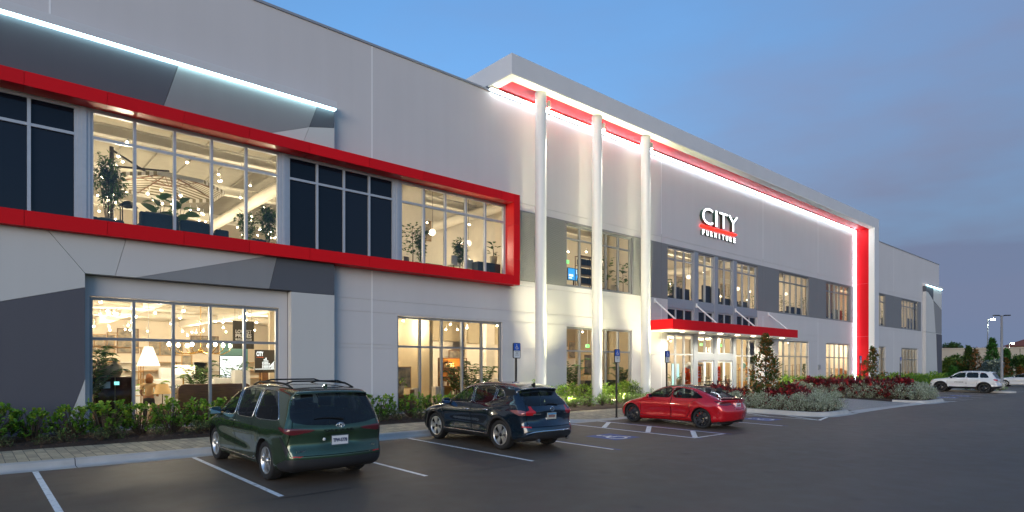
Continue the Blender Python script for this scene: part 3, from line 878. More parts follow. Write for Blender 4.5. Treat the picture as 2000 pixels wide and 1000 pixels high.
def pavers_mat(name, c1, c2, mortar, bw=0.33, rh=0.2, rot=90):
    m, nt, b = nodes_of(name)
    t = nt.nodes.new('ShaderNodeTexCoord')
    mpn = nt.nodes.new('ShaderNodeMapping'); mpn.inputs['Rotation'].default_value = (0, 0, R(rot))
    nt.links.new(t.outputs['Object'], mpn.inputs[0])
    br = nt.nodes.new('ShaderNodeTexBrick'); br.offset = 0.37; br.offset_frequency = 2
    br.inputs['Color1'].default_value = (*c1, 1); br.inputs['Color2'].default_value = (*c2, 1); br.inputs['Mortar'].default_value = (*mortar, 1)
    br.inputs['Scale'].default_value = 1; br.inputs['Mortar Size'].default_value = 0.008; br.inputs['Brick Width'].default_value = bw; br.inputs['Row Height'].default_value = rh; br.inputs['Mortar Smooth'].default_value = 0.3
    nt.links.new(mpn.outputs[0], br.inputs['Vector'])
    n = nt.nodes.new('ShaderNodeTexNoise'); n.inputs['Scale'].default_value = 14; n.inputs['Detail'].default_value = 6
    nt.links.new(t.outputs['Object'], n.inputs['Vector'])
    mx = nt.nodes.new('ShaderNodeMix'); mx.data_type = 'RGBA'; mx.blend_type = 'OVERLAY'; mx.inputs['Factor'].default_value = 0.4
    nt.links.new(br.outputs['Color'], mx.inputs[6]); nt.links.new(n.outputs['Fac'], mx.inputs[7]); nt.links.new(mx.outputs[2], b.inputs['Base Color'])
    b.inputs['Roughness'].default_value = 0.8
    bp = nt.nodes.new('ShaderNodeBump'); bp.inputs['Strength'].default_value = 0.5; bp.inputs['Distance'].default_value = 0.006; bp.invert = True
    nt.links.new(br.outputs['Fac'], bp.inputs['Height']); nt.links.new(bp.outputs[0], b.inputs['Normal'])
    return m
M['pavers'] = pavers_mat('walk pavers', (0.50, 0.41, 0.27), (0.29, 0.25, 0.175), (0.09, 0.085, 0.075))
M['plaza'] = pavers_mat('plaza pavers grey', (0.29, 0.285, 0.275), (0.25, 0.25, 0.245), (0.17, 0.17, 0.165), 0.3, 0.15, 45)
def walk_z(x, y): return 0.151 - 0.13 * sm(dip(x)) * (1 - sm((y - 16.5) / 1.7))
b = MB()
xs2 = xs; yy = [16.5, 16.8, 17.1, 17.5, 17.9, 18.3, 18.9]
for i in range(len(xs2) - 1):
    for j in range(len(yy) - 1):
        b.quad(*[(x, y, walk_z(x, y)) for x, y in ((xs2[i], yy[j]), (xs2[i + 1], yy[j]), (xs2[i + 1], yy[j + 1]), (xs2[i], yy[j + 1]))])
struct(b, 'pavement', M['pavers'])
# entry plaza between the planted islands, ramping down to the flush ribbon kerb
b = MB()
def plz(y): return 0.15 if y > 16 else 0.02 + 0.13 * sm((y - 11.4) / 4.6)
ys3 = [11.36, 12.2, 13, 14, 15, 16, 18.9, 22.59]
for i in range(len(ys3) - 1):
    y0, y1 = ys3[i], ys3[i + 1]
    x0, x1 = (31.9, 42.1) if y1 <= 16 else ((27.79, 47) if y1 < 19 else (32.9, 46.4))
    b.quad((x0, y0, plz(y0)), (x1, y0, plz(y0)), (x1, y1, plz(y1)), (x0, y1, plz(y1)))
struct(b, 'entry_plaza', M['plaza'])
b = MB(); b.quad((46.4, 18.9, 0.15), (95, 18.9, 0.15), (95, 17.2, 0.15), (47, 17.2, 0.15)); struct(b, 'far_pavement', M['concrete'])
b = MB(); 
rib = [(31.7, 10.95), (34, 11.05), (37, 11.12), (40, 11.1), (42.3, 11.0), (44.2, 10.9)]
for i in range(len(rib) - 1):
    (xa, ya), (xb, yb) = rib[i], rib[i + 1]
    b.quad((xa, ya, gz_(ya) + 0.006), (xb, yb, gz_(yb) + 0.006), (xb, yb + 0.35, 0.025), (xa, ya + 0.35, 0.025))
struct(b, 'ribbon_kerb', M['concrete'])
# ---- planted islands: kerb ring and mulch
M['mulch'] = mat('dark bark mulch', (0.050, 0.026, 0.015), 0.95, col2=(0.014, 0.008, 0.006), scale=26, bump=1.0, bscale=70, detail=8)
M['chip'] = mat('bark chip', (0.10, 0.05, 0.028), 0.9, var=0.5, scale=8)
def kerb_ring(path, name='island_kerb'):
    q = MB(); n = len(path)
    P2 = [Vector(p) for p in path]
    secs = []
    for i in range(n):
        a = P2[i - 1] if i else P2[0] - (P2[1] - P2[0]); c = P2[i + 1] if i + 1 < n else P2[-1] + (P2[-1] - P2[-2])
        d = (c - a).normalized(); nr = Vector((d.y, -d.x))
        g = gz_(P2[i].y)
        taper = 1.0
        if i == n - 1: taper = 0.15
        secs.append([(*(P2[i] + nr * o_), g + (z if z < 0.02 else (z - 0.01) * taper + 0.01)) for o_, z in ((0.34, 0.004), (0.10, 0.016), (0.06, 0.08), (0.03, 0.185), (-0.01, 0.20), (-0.15, 0.20), (-0.16, 0.02))])
    for i in range(n - 1):
        for j in range(6):
            q.add([secs[i][j], secs[i + 1][j], secs[i + 1][j + 1], secs[i][j + 1]], [(0, 1, 2, 3)], 0, j in (1, 2, 3))
    return struct(q, name, M['concrete'])
def arc(cx, cy, r, a0, a1, n=8): return [(cx + r * math.cos(R(a0 + (a1 - a0) * k / n)), cy + r * math.sin(R(a0 + (a1 - a0) * k / n))) for k in range(n + 1)]
kerb_ring([(28.0, 16.5), (28.0, 15.2), (28.0, 14), (28.0, 13)] + arc(29.0, 12.1, 1.0, 180, 270) + [(30.2, 11.12), (31.1, 11.18), (31.75, 11.25)])
kerb_ring([(42.2, 12.6), (42.3, 12.0)] + arc(43.3, 12.0, 1.0, 180, 270, 5) + [(44.6, 11.0), (46, 11.0)] + arc(46.2, 12.0, 1.0, -90, 0, 5) + [(47.2, 14), (47.2, 16.5)])
def mulch_patch(poly_fn, x0, x1, y0, y1, step, name, hh=0.07, base=0.15):
    q = MB(); random.seed(int(x0 * 10) % 97)
    nx_ = max(2, int((x1 - x0) / step)); ny_ = max(2, int((y1 - y0) / step))
    G = {}
    for i in range(nx_ + 1):
        for j in range(ny_ + 1):
            x = x0 + (x1 - x0) * i / nx_; y = y0 + (y1 - y0) * j / ny_
            e = min(1, min(y - y0, y1 - y, x - x0, x1 - x) / 0.35)
            G[i, j] = (x, y, base - 0.012 + hh * max(0, e) + random.uniform(-0.018, 0.018) * (e > 0))
    for i in range(nx_):
        for j in range(ny_):
            c = [G[i, j], G[i + 1, j], G[i + 1, j + 1], G[i, j + 1]]
            if poly_fn is None or poly_fn(sum(p[0] for p in c) / 4, sum(p[1] for p in c) / 4): q.add(c, [(0, 1, 2, 3)], 0, True)
    return struct(q, name, M['mulch'])
mulch_patch(None, -16, 27.9, 18.9, 22.55, 0.22, 'planting_bed')
mulch_patch(None, 27.9, 32.9, 19.2, 22.55, 0.3, 'planting_bed')
mulch_patch(None, 46.4, 94, 18.9, 22.55, 0.5, 'planting_bed')
mulch_patch(lambda x, y: y > 12.1 or (x - 29.0) ** 2 + (y - 12.1) ** 2 < 0.78 or x > 29, 28.14, 31.85, 11.2, 16.5, 0.2, 'planting_bed', 0.06, 0.09)
mulch_patch(lambda x, y: y > 12 or (x > 43.2 and x < 46.2), 42.3, 47.05, 11.15, 17.2, 0.3, 'planting_bed', 0.06, 0.09)
q = MB(); random.seed(11)
for k in range(2600):
    x = random.uniform(-4, 21); y = random.triangular(18.88, 21.5, 19.3)
    a = random.uniform(0, 3.14); l = random.uniform(0.02, 0.055); w = random.uniform(0.008, 0.018); zz = 0.15 + 0.062 * min(1, (y - 18.9) / 0.35) + random.uniform(0.0, 0.02)
    dx, dy = math.cos(a) * l, math.sin(a) * l; ex, ey = -math.sin(a) * w, math.cos(a) * w; t = random.uniform(-0.015, 0.02)
    q.quad((x - dx - ex, y - dy - ey, zz), (x + dx - ex, y + dy - ey, zz + t), (x + dx + ex, y + dy + ey, zz + t + 0.006), (x - dx + ex, y - dy + ey, zz + 0.006))
o = q.build('bark_chips', M['chip']); tag(o, 'loose brown bark chips scattered over the planting bed', 'bark chips', kind='stuff')
# ================================================================ PLANTS
def leaf_mat(name, col, rough=0.45, tr=0.25):
    m, nt, b = nodes_of(name)
    t = nt.nodes.new('ShaderNodeTexCoord')
    n = nt.nodes.new('ShaderNodeTexNoise'); n.inputs['Scale'].default_value = 6; n.inputs['Detail'].default_value = 2
    nt.links.new(t.outputs['Object'], n.inputs['Vector'])
    mx = nt.nodes.new('ShaderNodeMix'); mx.data_type = 'RGBA'
    mx.inputs[6].default_value = (*[q * 0.7 for q in col], 1); mx.inputs[7].default_value = (*[q * 1.3 for q in col], 1)
    nt.links.new(n.outputs['Fac'], mx.inputs['Factor']); nt.links.new(mx.outputs[2], b.inputs['Base Color'])
    b.inputs['Roughness'].default_value = rough
    b.inputs['Specular IOR Level'].default_value = 0.35
    tl = nt.nodes.new('ShaderNodeBsdfTranslucent'); nt.links.new(mx.outputs[2], tl.inputs[0])
    ms = nt.nodes.new('ShaderNodeMixShader'); ms.inputs[0].default_value = tr
    out = nt.nodes['Material Output']
    nt.links.new(b.outputs[0], ms.inputs[1]); nt.links.new(tl.outputs[0], ms.inputs[2]); nt.links.new(ms.outputs[0], out.inputs[0])
    return m
LM = {
    'clusia_d': leaf_mat('leaf deep green', (0.07, 0.16, 0.02)), 'clusia': leaf_mat('leaf green', (0.15, 0.32, 0.032)), 'clusia_l': leaf_mat('leaf new growth', (0.30, 0.43, 0.045)),
    'cover': leaf_mat('ground cover leaf', (0.07, 0.115, 0.035)), 'cover_l': leaf_mat('ground cover pale leaf', (0.16, 0.20, 0.07)), 'cover_d': leaf_mat('ground cover dark leaf', (0.035, 0.06, 0.022)),
    'silver': leaf_mat('silver leaf', (0.42, 0.47, 0.35), 0.6), 'silver_d': leaf_mat('silver leaf grey green', (0.24, 0.29, 0.18), 0.6), 'silver_l': leaf_mat('silver leaf pale', (0.52, 0.57, 0.47), 0.6),  # the darker silver tone is mixed in at random
    'copper': leaf_mat('copper red leaf', (0.19, 0.02, 0.028)), 'copper_d': leaf_mat('purple brown leaf', (0.08, 0.02, 0.022)), 'copper_l': leaf_mat('bright red leaf', (0.42, 0.035, 0.035)),
    'mag': leaf_mat('magnolia leaf green', (0.05, 0.09, 0.025), 0.3), 'mag_b': leaf_mat('magnolia leaf rust underside', (0.27, 0.12, 0.035), 0.6), 'mag_l': leaf_mat('magnolia leaf mid', (0.09, 0.13, 0.035), 0.3),
    'far_d': leaf_mat('far tree dark leaf', (0.04, 0.085, 0.025)), 'far': leaf_mat('far tree leaf', (0.07, 0.14, 0.034)), 'far_l': leaf_mat('far tree light leaf', (0.13, 0.20, 0.04)),
    'cone': leaf_mat('conifer leaf', (0.07, 0.24, 0.045)), 'blue': leaf_mat('blue grey leaf', (0.13, 0.19, 0.19), 0.6),
    'palm': leaf_mat('palm leaf', (0.12, 0.21, 0.03)), 'house_d': leaf_mat('house plant dark leaf', (0.05, 0.105, 0.03)), 'house': leaf_mat('house plant leaf', (0.10, 0.19, 0.045)),
}
M['bark'] = mat('bark', (0.09, 0.065, 0.045), 0.9, var=0.3, scale=10)
SHAPES = {   # outlines in (along, across) with a slight droop and fold
    'obovate': [(0, 0), (0.35, 0.16), (0.75, 0.30), (0.95, 0.2), (1.0, 0), (0.95, -0.2), (0.75, -0.30), (0.35, -0.16)],
    'ellipse': [(0, 0), (0.3, 0.2), (0.65, 0.2), (1.0, 0), (0.65, -0.2), (0.3, -0.2)],
    'lance': [(0, 0), (0.35, 0.085), (1.0, 0), (0.35, -0.085)],
    'broad': [(0, 0), (0.12, 0.22), (0.45, 0.36), (0.8, 0.24), (1.0, 0), (0.8, -0.24), (0.45, -0.36), (0.12, -0.22)],
    'quad': [(0, 0), (0.5, 0.28), (1.0, 0), (0.5, -0.28)],
}
class Leaves:
    def __init__(s, seed): s.rng = random.Random(seed); s.mb = MB()
    def leaf(s, p, d, L, shape, m, droop=0.15, wide=1.0):
        r = s.rng
        d = Vector(d)
        if d.length < 1e-6: d = Vector((0, 0, 1))
        d.normalize()
        up = Vector((r.uniform(-.4, .4), r.uniform(-.4, .4), 1))
        side = d.cross(up)
        if side.length < 1e-4: side = d.orthogonal()
        side.normalize(); nrm = side.cross(d).normalized()
        vs = []
        for a, w in SHAPES[shape]:
            vs.append(Vector(p) + d * (a * L) + side * (w * L * wide) + nrm * (-droop * L * a * a + abs(w) * 0.35 * L))
        s.mb.add(vs, [tuple(range(len(vs)))], m)
    def dirv(s, zlo=-0.3, zhi=1.0):
        a = s.rng.uniform(0, 2 * math.pi); z = s.rng.uniform(zlo, zhi); q = math.sqrt(max(0, 1 - z * z))
        return Vector((q * math.cos(a), q * math.sin(a), z))
def clusia(seed, h=1.0, rad=0.52, nb=46, per=9, L=0.095):
    lv = Leaves(seed); r = lv.rng
    for k in range(nb):
        a = r.uniform(0, 6.283); t = r.random() ** 0.6; z = h * r.uniform(0.22, 0.97)
        rr = rad * (0.55 + 0.5 * math.sin(min(1, z / h) * 2.6)) * math.sqrt(t) * r.uniform(0.8, 1.12)
        tip = Vector((rr * math.cos(a), rr * math.sin(a), z))
        b0 = Vector((tip.x * 0.2, tip.y * 0.2, 0.02))
        lv.mb.tube([b0, b0.lerp(tip, 0.55) + Vector((0, 0, 0.04)), tip], [0.011, 0.008, 0.004], 4, 3, caps=False)
        light = z > h * 0.55 and r.random() < 0.6  # pale new growth crowds the top, also painting in light on the tops
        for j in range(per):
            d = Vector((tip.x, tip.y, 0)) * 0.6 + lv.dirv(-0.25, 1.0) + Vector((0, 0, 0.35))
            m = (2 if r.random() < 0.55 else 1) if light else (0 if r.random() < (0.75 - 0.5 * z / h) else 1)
            lv.leaf(tip - d.normalized() * r.uniform(0, 0.05) + Vector((0, 0, -r.uniform(0, 0.12))), d, L * r.uniform(0.75, 1.2), 'obovate', m, 0.1, 1.05)
    return lv.mb
def bushy(seed, h, rad, nb, per, L, shape, spread=0.09, wide=1.0, flat=0.6, low=0.08, dome=True, lw=(0.35, 0.5, 0.15)):
    lv = Leaves(seed); r = lv.rng
    for k in range(nb):
        a = r.uniform(0, 6.283); z = h * r.uniform(low, 1.0)
        env = math.sqrt(max(0.03, 1 - (max(0, z / h - 0.35) / 0.68) ** 2)) if dome else 1
        rr = rad * env * math.sqrt(r.random()) * r.uniform(0.85, 1.1)
        tip = Vector((rr * math.cos(a), rr * math.sin(a), z))
        if r.random() < 0.45 or h < 0.6:
            b0 = Vector((tip.x * (0.25 if h > 0.6 else 0.03), tip.y * (0.25 if h > 0.6 else 0.03), 0.0)); lv.mb.tube([b0, b0.lerp(tip, 0.6) + Vector((0, 0, 0.05)), tip], [0.009, 0.006, 0.003], 3, 3, caps=False)
        for j in range(per):
            d = Vector((tip.x, tip.y, 0)) * 0.5 / max(rad, .1) + lv.dirv(-0.35, 1.0) + Vector((0, 0, flat))
            q = r.random(); m = 0 if q < lw[0] else (1 if q < lw[0] + lw[1] else 2)
            off = Vector((r.gauss(0, spread), r.gauss(0, spread), r.gauss(0, spread * 0.8)))
            p = tip + off
            if p.z < 0.02: p.z = 0.02
            lv.leaf(p, d, L * r.uniform(0.7, 1.25), shape, m, 0.15, wide)
    return lv.mb
def cone_tree_mb(seed, h, rad, n, L, shape='ellipse', base=0.12, per=7, gap=0.25, mats=(0.45, 0.3, 0.25), p_=0.85):
    lv = Leaves(seed); r = lv.rng
    for k in range(n):
        t = r.random() ** 0.75
        z = h * (base + (1 - base) * t)
        env = rad * ((1 - t) ** p_ + 0.06) * (1 + 0.22 * math.sin(k * 2.4 + t * 9))
        a = r.uniform(0, 6.283)
        if math.sin(a * 3 + z * 3.1) + math.sin(a * 2 - z * 4.3) < -1.15 + gap * 0: continue
        rr = env * (0.35 + 0.65 * math.sqrt(r.random()))
        tip = Vector((rr * math.cos(a), rr * math.sin(a), z))
        if r.random() < 0.3: lv.mb.tube([(0, 0, z * 0.92), tip], [0.014, 0.006], 4, 3, caps=False)
        for j in range(per):
            d = Vector((tip.x, tip.y, 0)).normalized() * 0.7 + lv.dirv(-0.4, 1.0) + Vector((0, 0, 0.45))
            q = r.random(); m = 0 if q < mats[0] else (1 if q < mats[0] + mats[1] else 2)
            lv.leaf(tip + lv.dirv(-1, 1) * r.uniform(0, L * 0.6), d, L * r.uniform(0.75, 1.2), shape, m, 0.12)
    return lv.mb
def magnolia_mb(seed, h, rad, blobs=34, per=34, L=0.19):
    lv = Leaves(seed); r = lv.rng
    for k in range(blobs):
        t = (k + r.random()) / blobs; t = t ** 1.25
        z = h * (0.06 + 0.9 * t); env = rad * (1 - t) ** 0.7 * r.uniform(0.55, 1.08)
        a = 2.4 * k + r.uniform(-.6, .6); rr = env * r.uniform(0.45, 0.95)
        c = Vector((rr * math.cos(a), rr * math.sin(a), z)); br = (0.12 + 0.24 * (1 - t)) * h / 3.7 * r.uniform(0.75, 1.2)
        lv.mb.tube([(0, 0, max(0.05, z - rr * 0.7)), c], [0.02, 0.008], 4, 3, caps=False)
        for j in range(per):
            d0 = lv.dirv(-0.7, 1.0); p = c + d0 * br * r.random() ** 0.4
            q = r.random(); m = 1 if q < 0.36 else (0 if q < 0.72 else 2)
            lv.leaf(p, d0 + Vector((c.x, c.y, 0)) * 0.4 + Vector((0, 0, 0.5)), L * r.uniform(0.75, 1.2), 'ellipse', m, 0.12, 1.1)
    return lv.mb
def round_tree_mb(seed, h, rad, n, L, base=0.25, per=8, shape='quad', blobs=9, squash=0.8):
    lv = Leaves(seed); r = lv.rng
    B = []
    for k in range(blobs):
        a = r.uniform(0, 6.283); q = rad * 0.55 * math.sqrt(r.random()); z = h * r.uniform(base + 0.15, 0.86)
        B.append((Vector((q * math.cos(a), q * math.sin(a), z)), rad * r.uniform(0.35, 0.6)))
    for k in range(n):
        c, br = r.choice(B); d0 = lv.dirv(-0.8, 1.0)
        tip = c + Vector((d0.x, d0.y, d0.z * squash)) * br * (r.random() ** 0.33)
        if tip.z < h * base * 0.6: continue
        for j in range(per):
            d = d0 + lv.dirv(-0.6, 1)
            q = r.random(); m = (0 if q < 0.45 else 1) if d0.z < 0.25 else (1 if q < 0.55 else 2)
            lv.leaf(tip + lv.dirv(-1, 1) * r.uniform(0, L), d, L * r.uniform(0.7, 1.3), shape, m, 0.1)
    return lv.mb
def plants(mbs, name, mats, spots, label, cat, group, scale=(0.88, 1.12), seed=1, labels=None):
    r = random.Random(seed); protos = []; out = []
    for i, sp in enumerate(spots):
        x, y, z = sp[:3]; k = i % len(mbs)
        if k >= len(protos):
            o = mbs[k].build(name, mats); protos.append(o)
        else:
            o = protos[k].copy(); COL.objects.link(o)
        s = r.uniform(*scale) * (sp[3] if len(sp) > 3 else 1)
        o.location = (x, y, z); o.rotation_euler = (0, 0, r.uniform(0, 6.283)); o.scale = (s, s, s * r.uniform(0.94, 1.06))
        tag(o, labels[i] if labels else label, cat, group)
        out.append(o)
    return out
r_ = random.Random(3)
J = lambda q: r_.uniform(-q, q)
clus = [clusia(s, nb=74, per=8, rad=0.54, L=0.125) for s in (1, 2, 3, 4)]
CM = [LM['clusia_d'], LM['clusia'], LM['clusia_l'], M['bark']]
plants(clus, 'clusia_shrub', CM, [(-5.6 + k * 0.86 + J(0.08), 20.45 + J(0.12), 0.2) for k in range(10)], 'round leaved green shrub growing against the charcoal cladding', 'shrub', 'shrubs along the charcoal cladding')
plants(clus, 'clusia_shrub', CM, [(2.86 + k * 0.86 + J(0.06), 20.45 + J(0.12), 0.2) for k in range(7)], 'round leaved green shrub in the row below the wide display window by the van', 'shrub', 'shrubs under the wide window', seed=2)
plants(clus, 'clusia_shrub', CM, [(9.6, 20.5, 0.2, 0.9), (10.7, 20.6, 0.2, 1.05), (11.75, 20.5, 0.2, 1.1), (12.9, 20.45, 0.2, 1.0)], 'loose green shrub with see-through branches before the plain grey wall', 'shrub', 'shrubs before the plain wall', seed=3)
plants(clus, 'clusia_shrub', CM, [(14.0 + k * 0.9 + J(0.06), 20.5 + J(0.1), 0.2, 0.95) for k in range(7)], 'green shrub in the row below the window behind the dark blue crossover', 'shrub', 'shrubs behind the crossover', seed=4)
lush = [bushy(s, 1.0, 0.62, 90, 9, 0.10, 'ellipse', 0.07, 1.1, lw=(0.2, 0.5, 0.3)) for s in (21, 22, 23)]
LMm = [LM['clusia'], LM['clusia_l'], LM['palm'], M['bark']]
plants(lush, 'hedge_shrub', LMm, [(20.3 + k * 0.85 + J(0.06), 21.95 + J(0.08), 0.18) for k in range(6)], 'bright lush hedge shrub between the first and second white columns', 'shrub', 'hedge between the columns', seed=5)
plants(lush, 'hedge_shrub', LMm, [(25.6 + k * 0.85 + J(0.06), 21.95 + J(0.08), 0.18) for k in range(5)], 'bright lush hedge shrub right behind the black sign post', 'shrub', 'hedge behind the sign post', seed=6)
plants(lush, 'hedge_shrub', [LM['silver_d'], LM['cover'], LM['silver'], M['bark']], [(28.5, 21.6, 0.18, 0.9), (30.3, 21.9, 0.18, 0.8), (31.2, 21.8, 0.18, 0.7)], 'grey green bush beside the third white column', 'shrub', 'grey bushes by the third column', seed=7)
cov = [bushy(s, 0.30, 0.30, 26, 9, 0.055, 'ellipse', 0.05, 1.1, low=0.15, lw=(0.3, 0.45, 0.25)) for s in (31, 32, 33)]
CVM = [LM['cover_d'], LM['cover'], LM['cover_l'], M['bark']]
plants(cov, 'ground_cover_plant', CVM, [(-3.6 + k * 0.62 + J(0.2), 19.55 + J(0.18), 0.19) for k in range(12)], 'small pale green creeping plant in the bark at the paver edge', 'ground cover', 'creeping plants at the paver edge', (0.7, 1.25), 8)
plants(cov, 'ground_cover_plant', CVM, [(4.2 + k * 0.7 + J(0.2), 19.6 + J(0.2), 0.19) for k in range(20)], 'low creeping plant in the bark between the parked cars and the windows', 'ground cover', 'creeping plants behind the cars', (0.7, 1.25), 9)
plants(cov, 'ground_cover_plant', [LM['clusia'], LM['cover_l'], LM['palm'], M['bark']], [(18.8 + k * 0.52 + J(0.15), 20.3 + (k % 2) * 0.55 + J(0.15), 0.2, 1.3) for k in range(22)], 'low leafy plant at the foot of the white columns', 'ground cover', 'leafy plants under the columns', (0.8, 1.3), 10)
# islands
sil = [bushy(s, 0.74, 0.47, 100, 9, 0.082, 'ellipse', 0.065, 0.95, lw=(0.3, 0.5, 0.2), low=0.05) for s in (41, 42, 43, 44)]
SM = [LM['silver_d'], LM['silver'], LM['silver_l'], M['bark']]
cop = [bushy(s, 0.85, 0.5, 44, 8, 0.18, 'ellipse', 0.07, 1.3, lw=(0.4, 0.42, 0.18)) for s in (51, 52, 53)]
CPM = [LM['copper_d'], LM['copper'], LM['copper_l'], M['bark']]
sp = [(28.55, 16.2), (28.5, 15.4), (28.5, 14.6), (28.5, 13.85), (28.5, 13.1), (28.6, 12.4), (29.05, 11.85), (29.75, 11.65), (30.4, 11.65), (31.1, 11.75), (29.3, 12.6), (30.2, 12.3), (31.2, 12.5)]
plants(sil, 'silver_shrub', SM, [(x + J(0.08), y + J(0.08), 0.1, 1.05) for x, y in sp], 'silver grey leaved shrub edging the island beside the red sedan', 'shrub', 'silver shrubs round the near island', seed=11)
sp = [(29.3, 16.3), (29.5, 15.6), (29.7, 17.0), (30.3, 17.4), (29.3, 14.0), (29.7, 13.2), (30.4, 13.1), (31.1, 13.3), (30.5, 13.9), (31.3, 14.1)]
plants(cop, 'copper_leaf_shrub', CPM, [(x + J(0.06), y + J(0.06), 0.12, 1.12) for x, y in sp], 'dark red leaved shrub around the near magnolia', 'shrub', 'red leaved shrubs on the near island', seed=12)
sp = [(42.9 + 0.12 * k, 19.0 - k * 0.62) for k in range(11)] + [(43.7 + 0.72 * k, 11.75) for k in range(5)] + [(46.6, 12.6), (46.7, 13.6)]
plants(sil, 'silver_shrub', SM, [(x + J(0.15), y + J(0.15), 0.12, 1.2) for x, y in sp], 'silver grey leaved shrub edging the far island across the plaza', 'shrub', 'silver shrubs round the far island', seed=13)
sp = [(44.0 + J(0.4), 18.8 - k * 0.62) for k in range(10)] + [(44.8 + 0.5 * k, 12.8) for k in range(4)] + [(45.2 + J(0.5), 17.5 - k * 0.8) for k in range(6)]
plants(cop, 'copper_leaf_shrub', CPM, [(x, y + J(0.1), 0.14, 1.25) for x, y in sp], 'dark red leaved shrub behind the silver ones on the far island', 'shrub', 'red leaved shrubs on the far island', seed=14)
hed = [bushy(s, 1.05, 0.75, 80, 8, 0.13, 'ellipse', 0.1, 1.1, lw=(0.35, 0.45, 0.2)) for s in (61, 62, 63)]
plants(hed, 'hedge_shrub', [LM['clusia_d'], LM['clusia'], LM['clusia_l'], M['bark']], [(47.3 + k * 1.0 + J(0.1), 21.4 + J(0.25), 0.16, 1.0) for k in range(17)], 'clipped green hedge shrub along the wall before the red portal leg', 'shrub', 'hedge before the red leg', seed=15)
plants(hed, 'hedge_shrub', [LM['clusia_d'], LM['clusia'], LM['clusia_l'], M['bark']], [(65.0 + k * 1.15 + J(0.1), 20.7 + J(0.3), 0.16, 1.1) for k in range(23)], 'clipped green hedge shrub along the far wall beyond the red leg', 'shrub', 'hedge along the far wall', seed=16)
def tree(name, crown_mb, mats, loc, trunk_h, tr, label, cat='tree', group=None, branches=5, seed=1, rz=0):
    e = empty(name, loc, rz, label, cat, group)
    rr = random.Random(seed)
    q = MB(); pts = [(0, 0, -0.03)]; rs = [tr * 1.35]
    for k in range(1, 7):
        pts.append((rr.uniform(-1, 1) * tr * 0.5, rr.uniform(-1, 1) * tr * 0.5, trunk_h * k / 6)); rs.append(tr * (1 - 0.8 * k / 6))
    q.tube(pts, rs, 8)
    for k in range(branches):
        z = trunk_h * rr.uniform(0.3, 0.85); a = rr.uniform(0, 6.28); L = trunk_h * 0.28 * rr.uniform(0.6, 1.1)
        q.tube([(0, 0, z), (math.cos(a) * L * 0.5, math.sin(a) * L * 0.5, z + L * 0.25), (math.cos(a) * L, math.sin(a) * L, z + L * 0.65)], [tr * 0.4, tr * 0.25, tr * 0.1], 5)
    q.build('trunk', M['bark'], e)
    crown_mb.build('crown', mats, e)
    return e
MGM = [LM['mag'], LM['mag_b'], LM['mag_l'], M['bark']]
tree('magnolia_tree', magnolia_mb(71, 3.75, 1.2, 46, 46, 0.19), MGM, (30.0, 14.6, 0.12), 3.4, 0.05, 'bushy magnolia with rusty leaf undersides on the island next to the red sedan', group='magnolia trees')
tree('magnolia_tree', magnolia_mb(72, 3.7, 1.2, 44, 40, 0.20), MGM, (55.2, 17.9, 0.14), 3.4, 0.05, 'bushy magnolia with rusty leaf undersides in front of the red portal leg', group='magnolia trees')
tree('magnolia_tree', magnolia_mb(73, 2.6, 0.7, 18, 26, 0.18), MGM, (45.0, 21.3, 0.16), 2.2, 0.04, 'small magnolia at the wall behind the larger one', group='magnolia trees')
def fan_palm(seed, n=14, L=0.75):
    lv = Leaves(seed); r = lv.rng
    for k in range(n):
        a = r.uniform(0, 6.28); el = r.uniform(0.3, 1.3)
        tip = Vector((math.cos(a) * math.cos(el), math.sin(a) * math.cos(el), math.sin(el))) * L * r.uniform(0.6, 1)
        lv.mb.tube([(0, 0, 0), tip * 0.6 + Vector((0, 0, 0.05)), tip], [0.01, 0.008, 0.006], 4, 3, caps=False)
        sd = Vector((-math.sin(a), math.cos(a), 0))
        for j in range(11):
            t = (j - 5) / 5; d = tip.normalized() * math.cos(t * 1.5) + sd * math.sin(t * 1.5)
            lv.leaf(tip, d, 0.42 * L, 'lance', r.choice((0, 0, 1)), 0.2)
    return lv.mb
plants([fan_palm(81)], 'fan_palm', [LM['palm'], LM['clusia_l'], LM['palm'], M['bark']], [(33.6, 17.0, 0.14)], 'small yellow green fan palm between the hedge and the red leaved shrubs', 'palm', None)
# ================================================================ CARS
def paint(name, col, metal=0.35, rough=0.35, flake=True):
    m, nt, b = nodes_of(name)
    b.inputs['Base Color'].default_value = (*col, 1); b.inputs['Metallic'].default_value = metal; b.inputs['Roughness'].default_value = rough
    b.inputs['Coat Weight'].default_value = 1.0; b.inputs['Coat Roughness'].default_value = 0.03; b.inputs['Coat IOR'].default_value = 1.6
    t = nt.nodes.new('ShaderNodeTexCoord')
    n = nt.nodes.new('ShaderNodeTexNoise'); n.inputs['Scale'].default_value = 1.3; n.inputs['Detail'].default_value = 7
    nt.links.new(t.outputs['Object'], n.inputs['Vector'])
    rr = nt.nodes.new('ShaderNodeMapRange'); rr.inputs[3].default_value = rough - 0.06; rr.inputs[4].default_value = rough + 0.1
    nt.links.new(n.outputs['Fac'], rr.inputs[0]); nt.links.new(rr.outputs[0], b.inputs['Roughness'])
    return m
M['tyre'] = mat('tyre rubber', (0.014, 0.014, 0.015), 0.75, var=0.15, scale=12)
M['plastic'] = mat('black plastic cladding', (0.018, 0.018, 0.020), 0.55, var=0.1, scale=5)
M['rim_silver'] = mat('silver alloy', (0.78, 0.77, 0.75), 0.28, 0.9)
M['rim_dark'] = mat('dark alloy', (0.035, 0.036, 0.04), 0.3, 0.8)
M['rim_grey'] = mat('grey alloy', (0.12, 0.12, 0.13), 0.3, 0.9)
M['brake'] = mat('brake disc', (0.16, 0.16, 0.165), 0.4, 0.8)
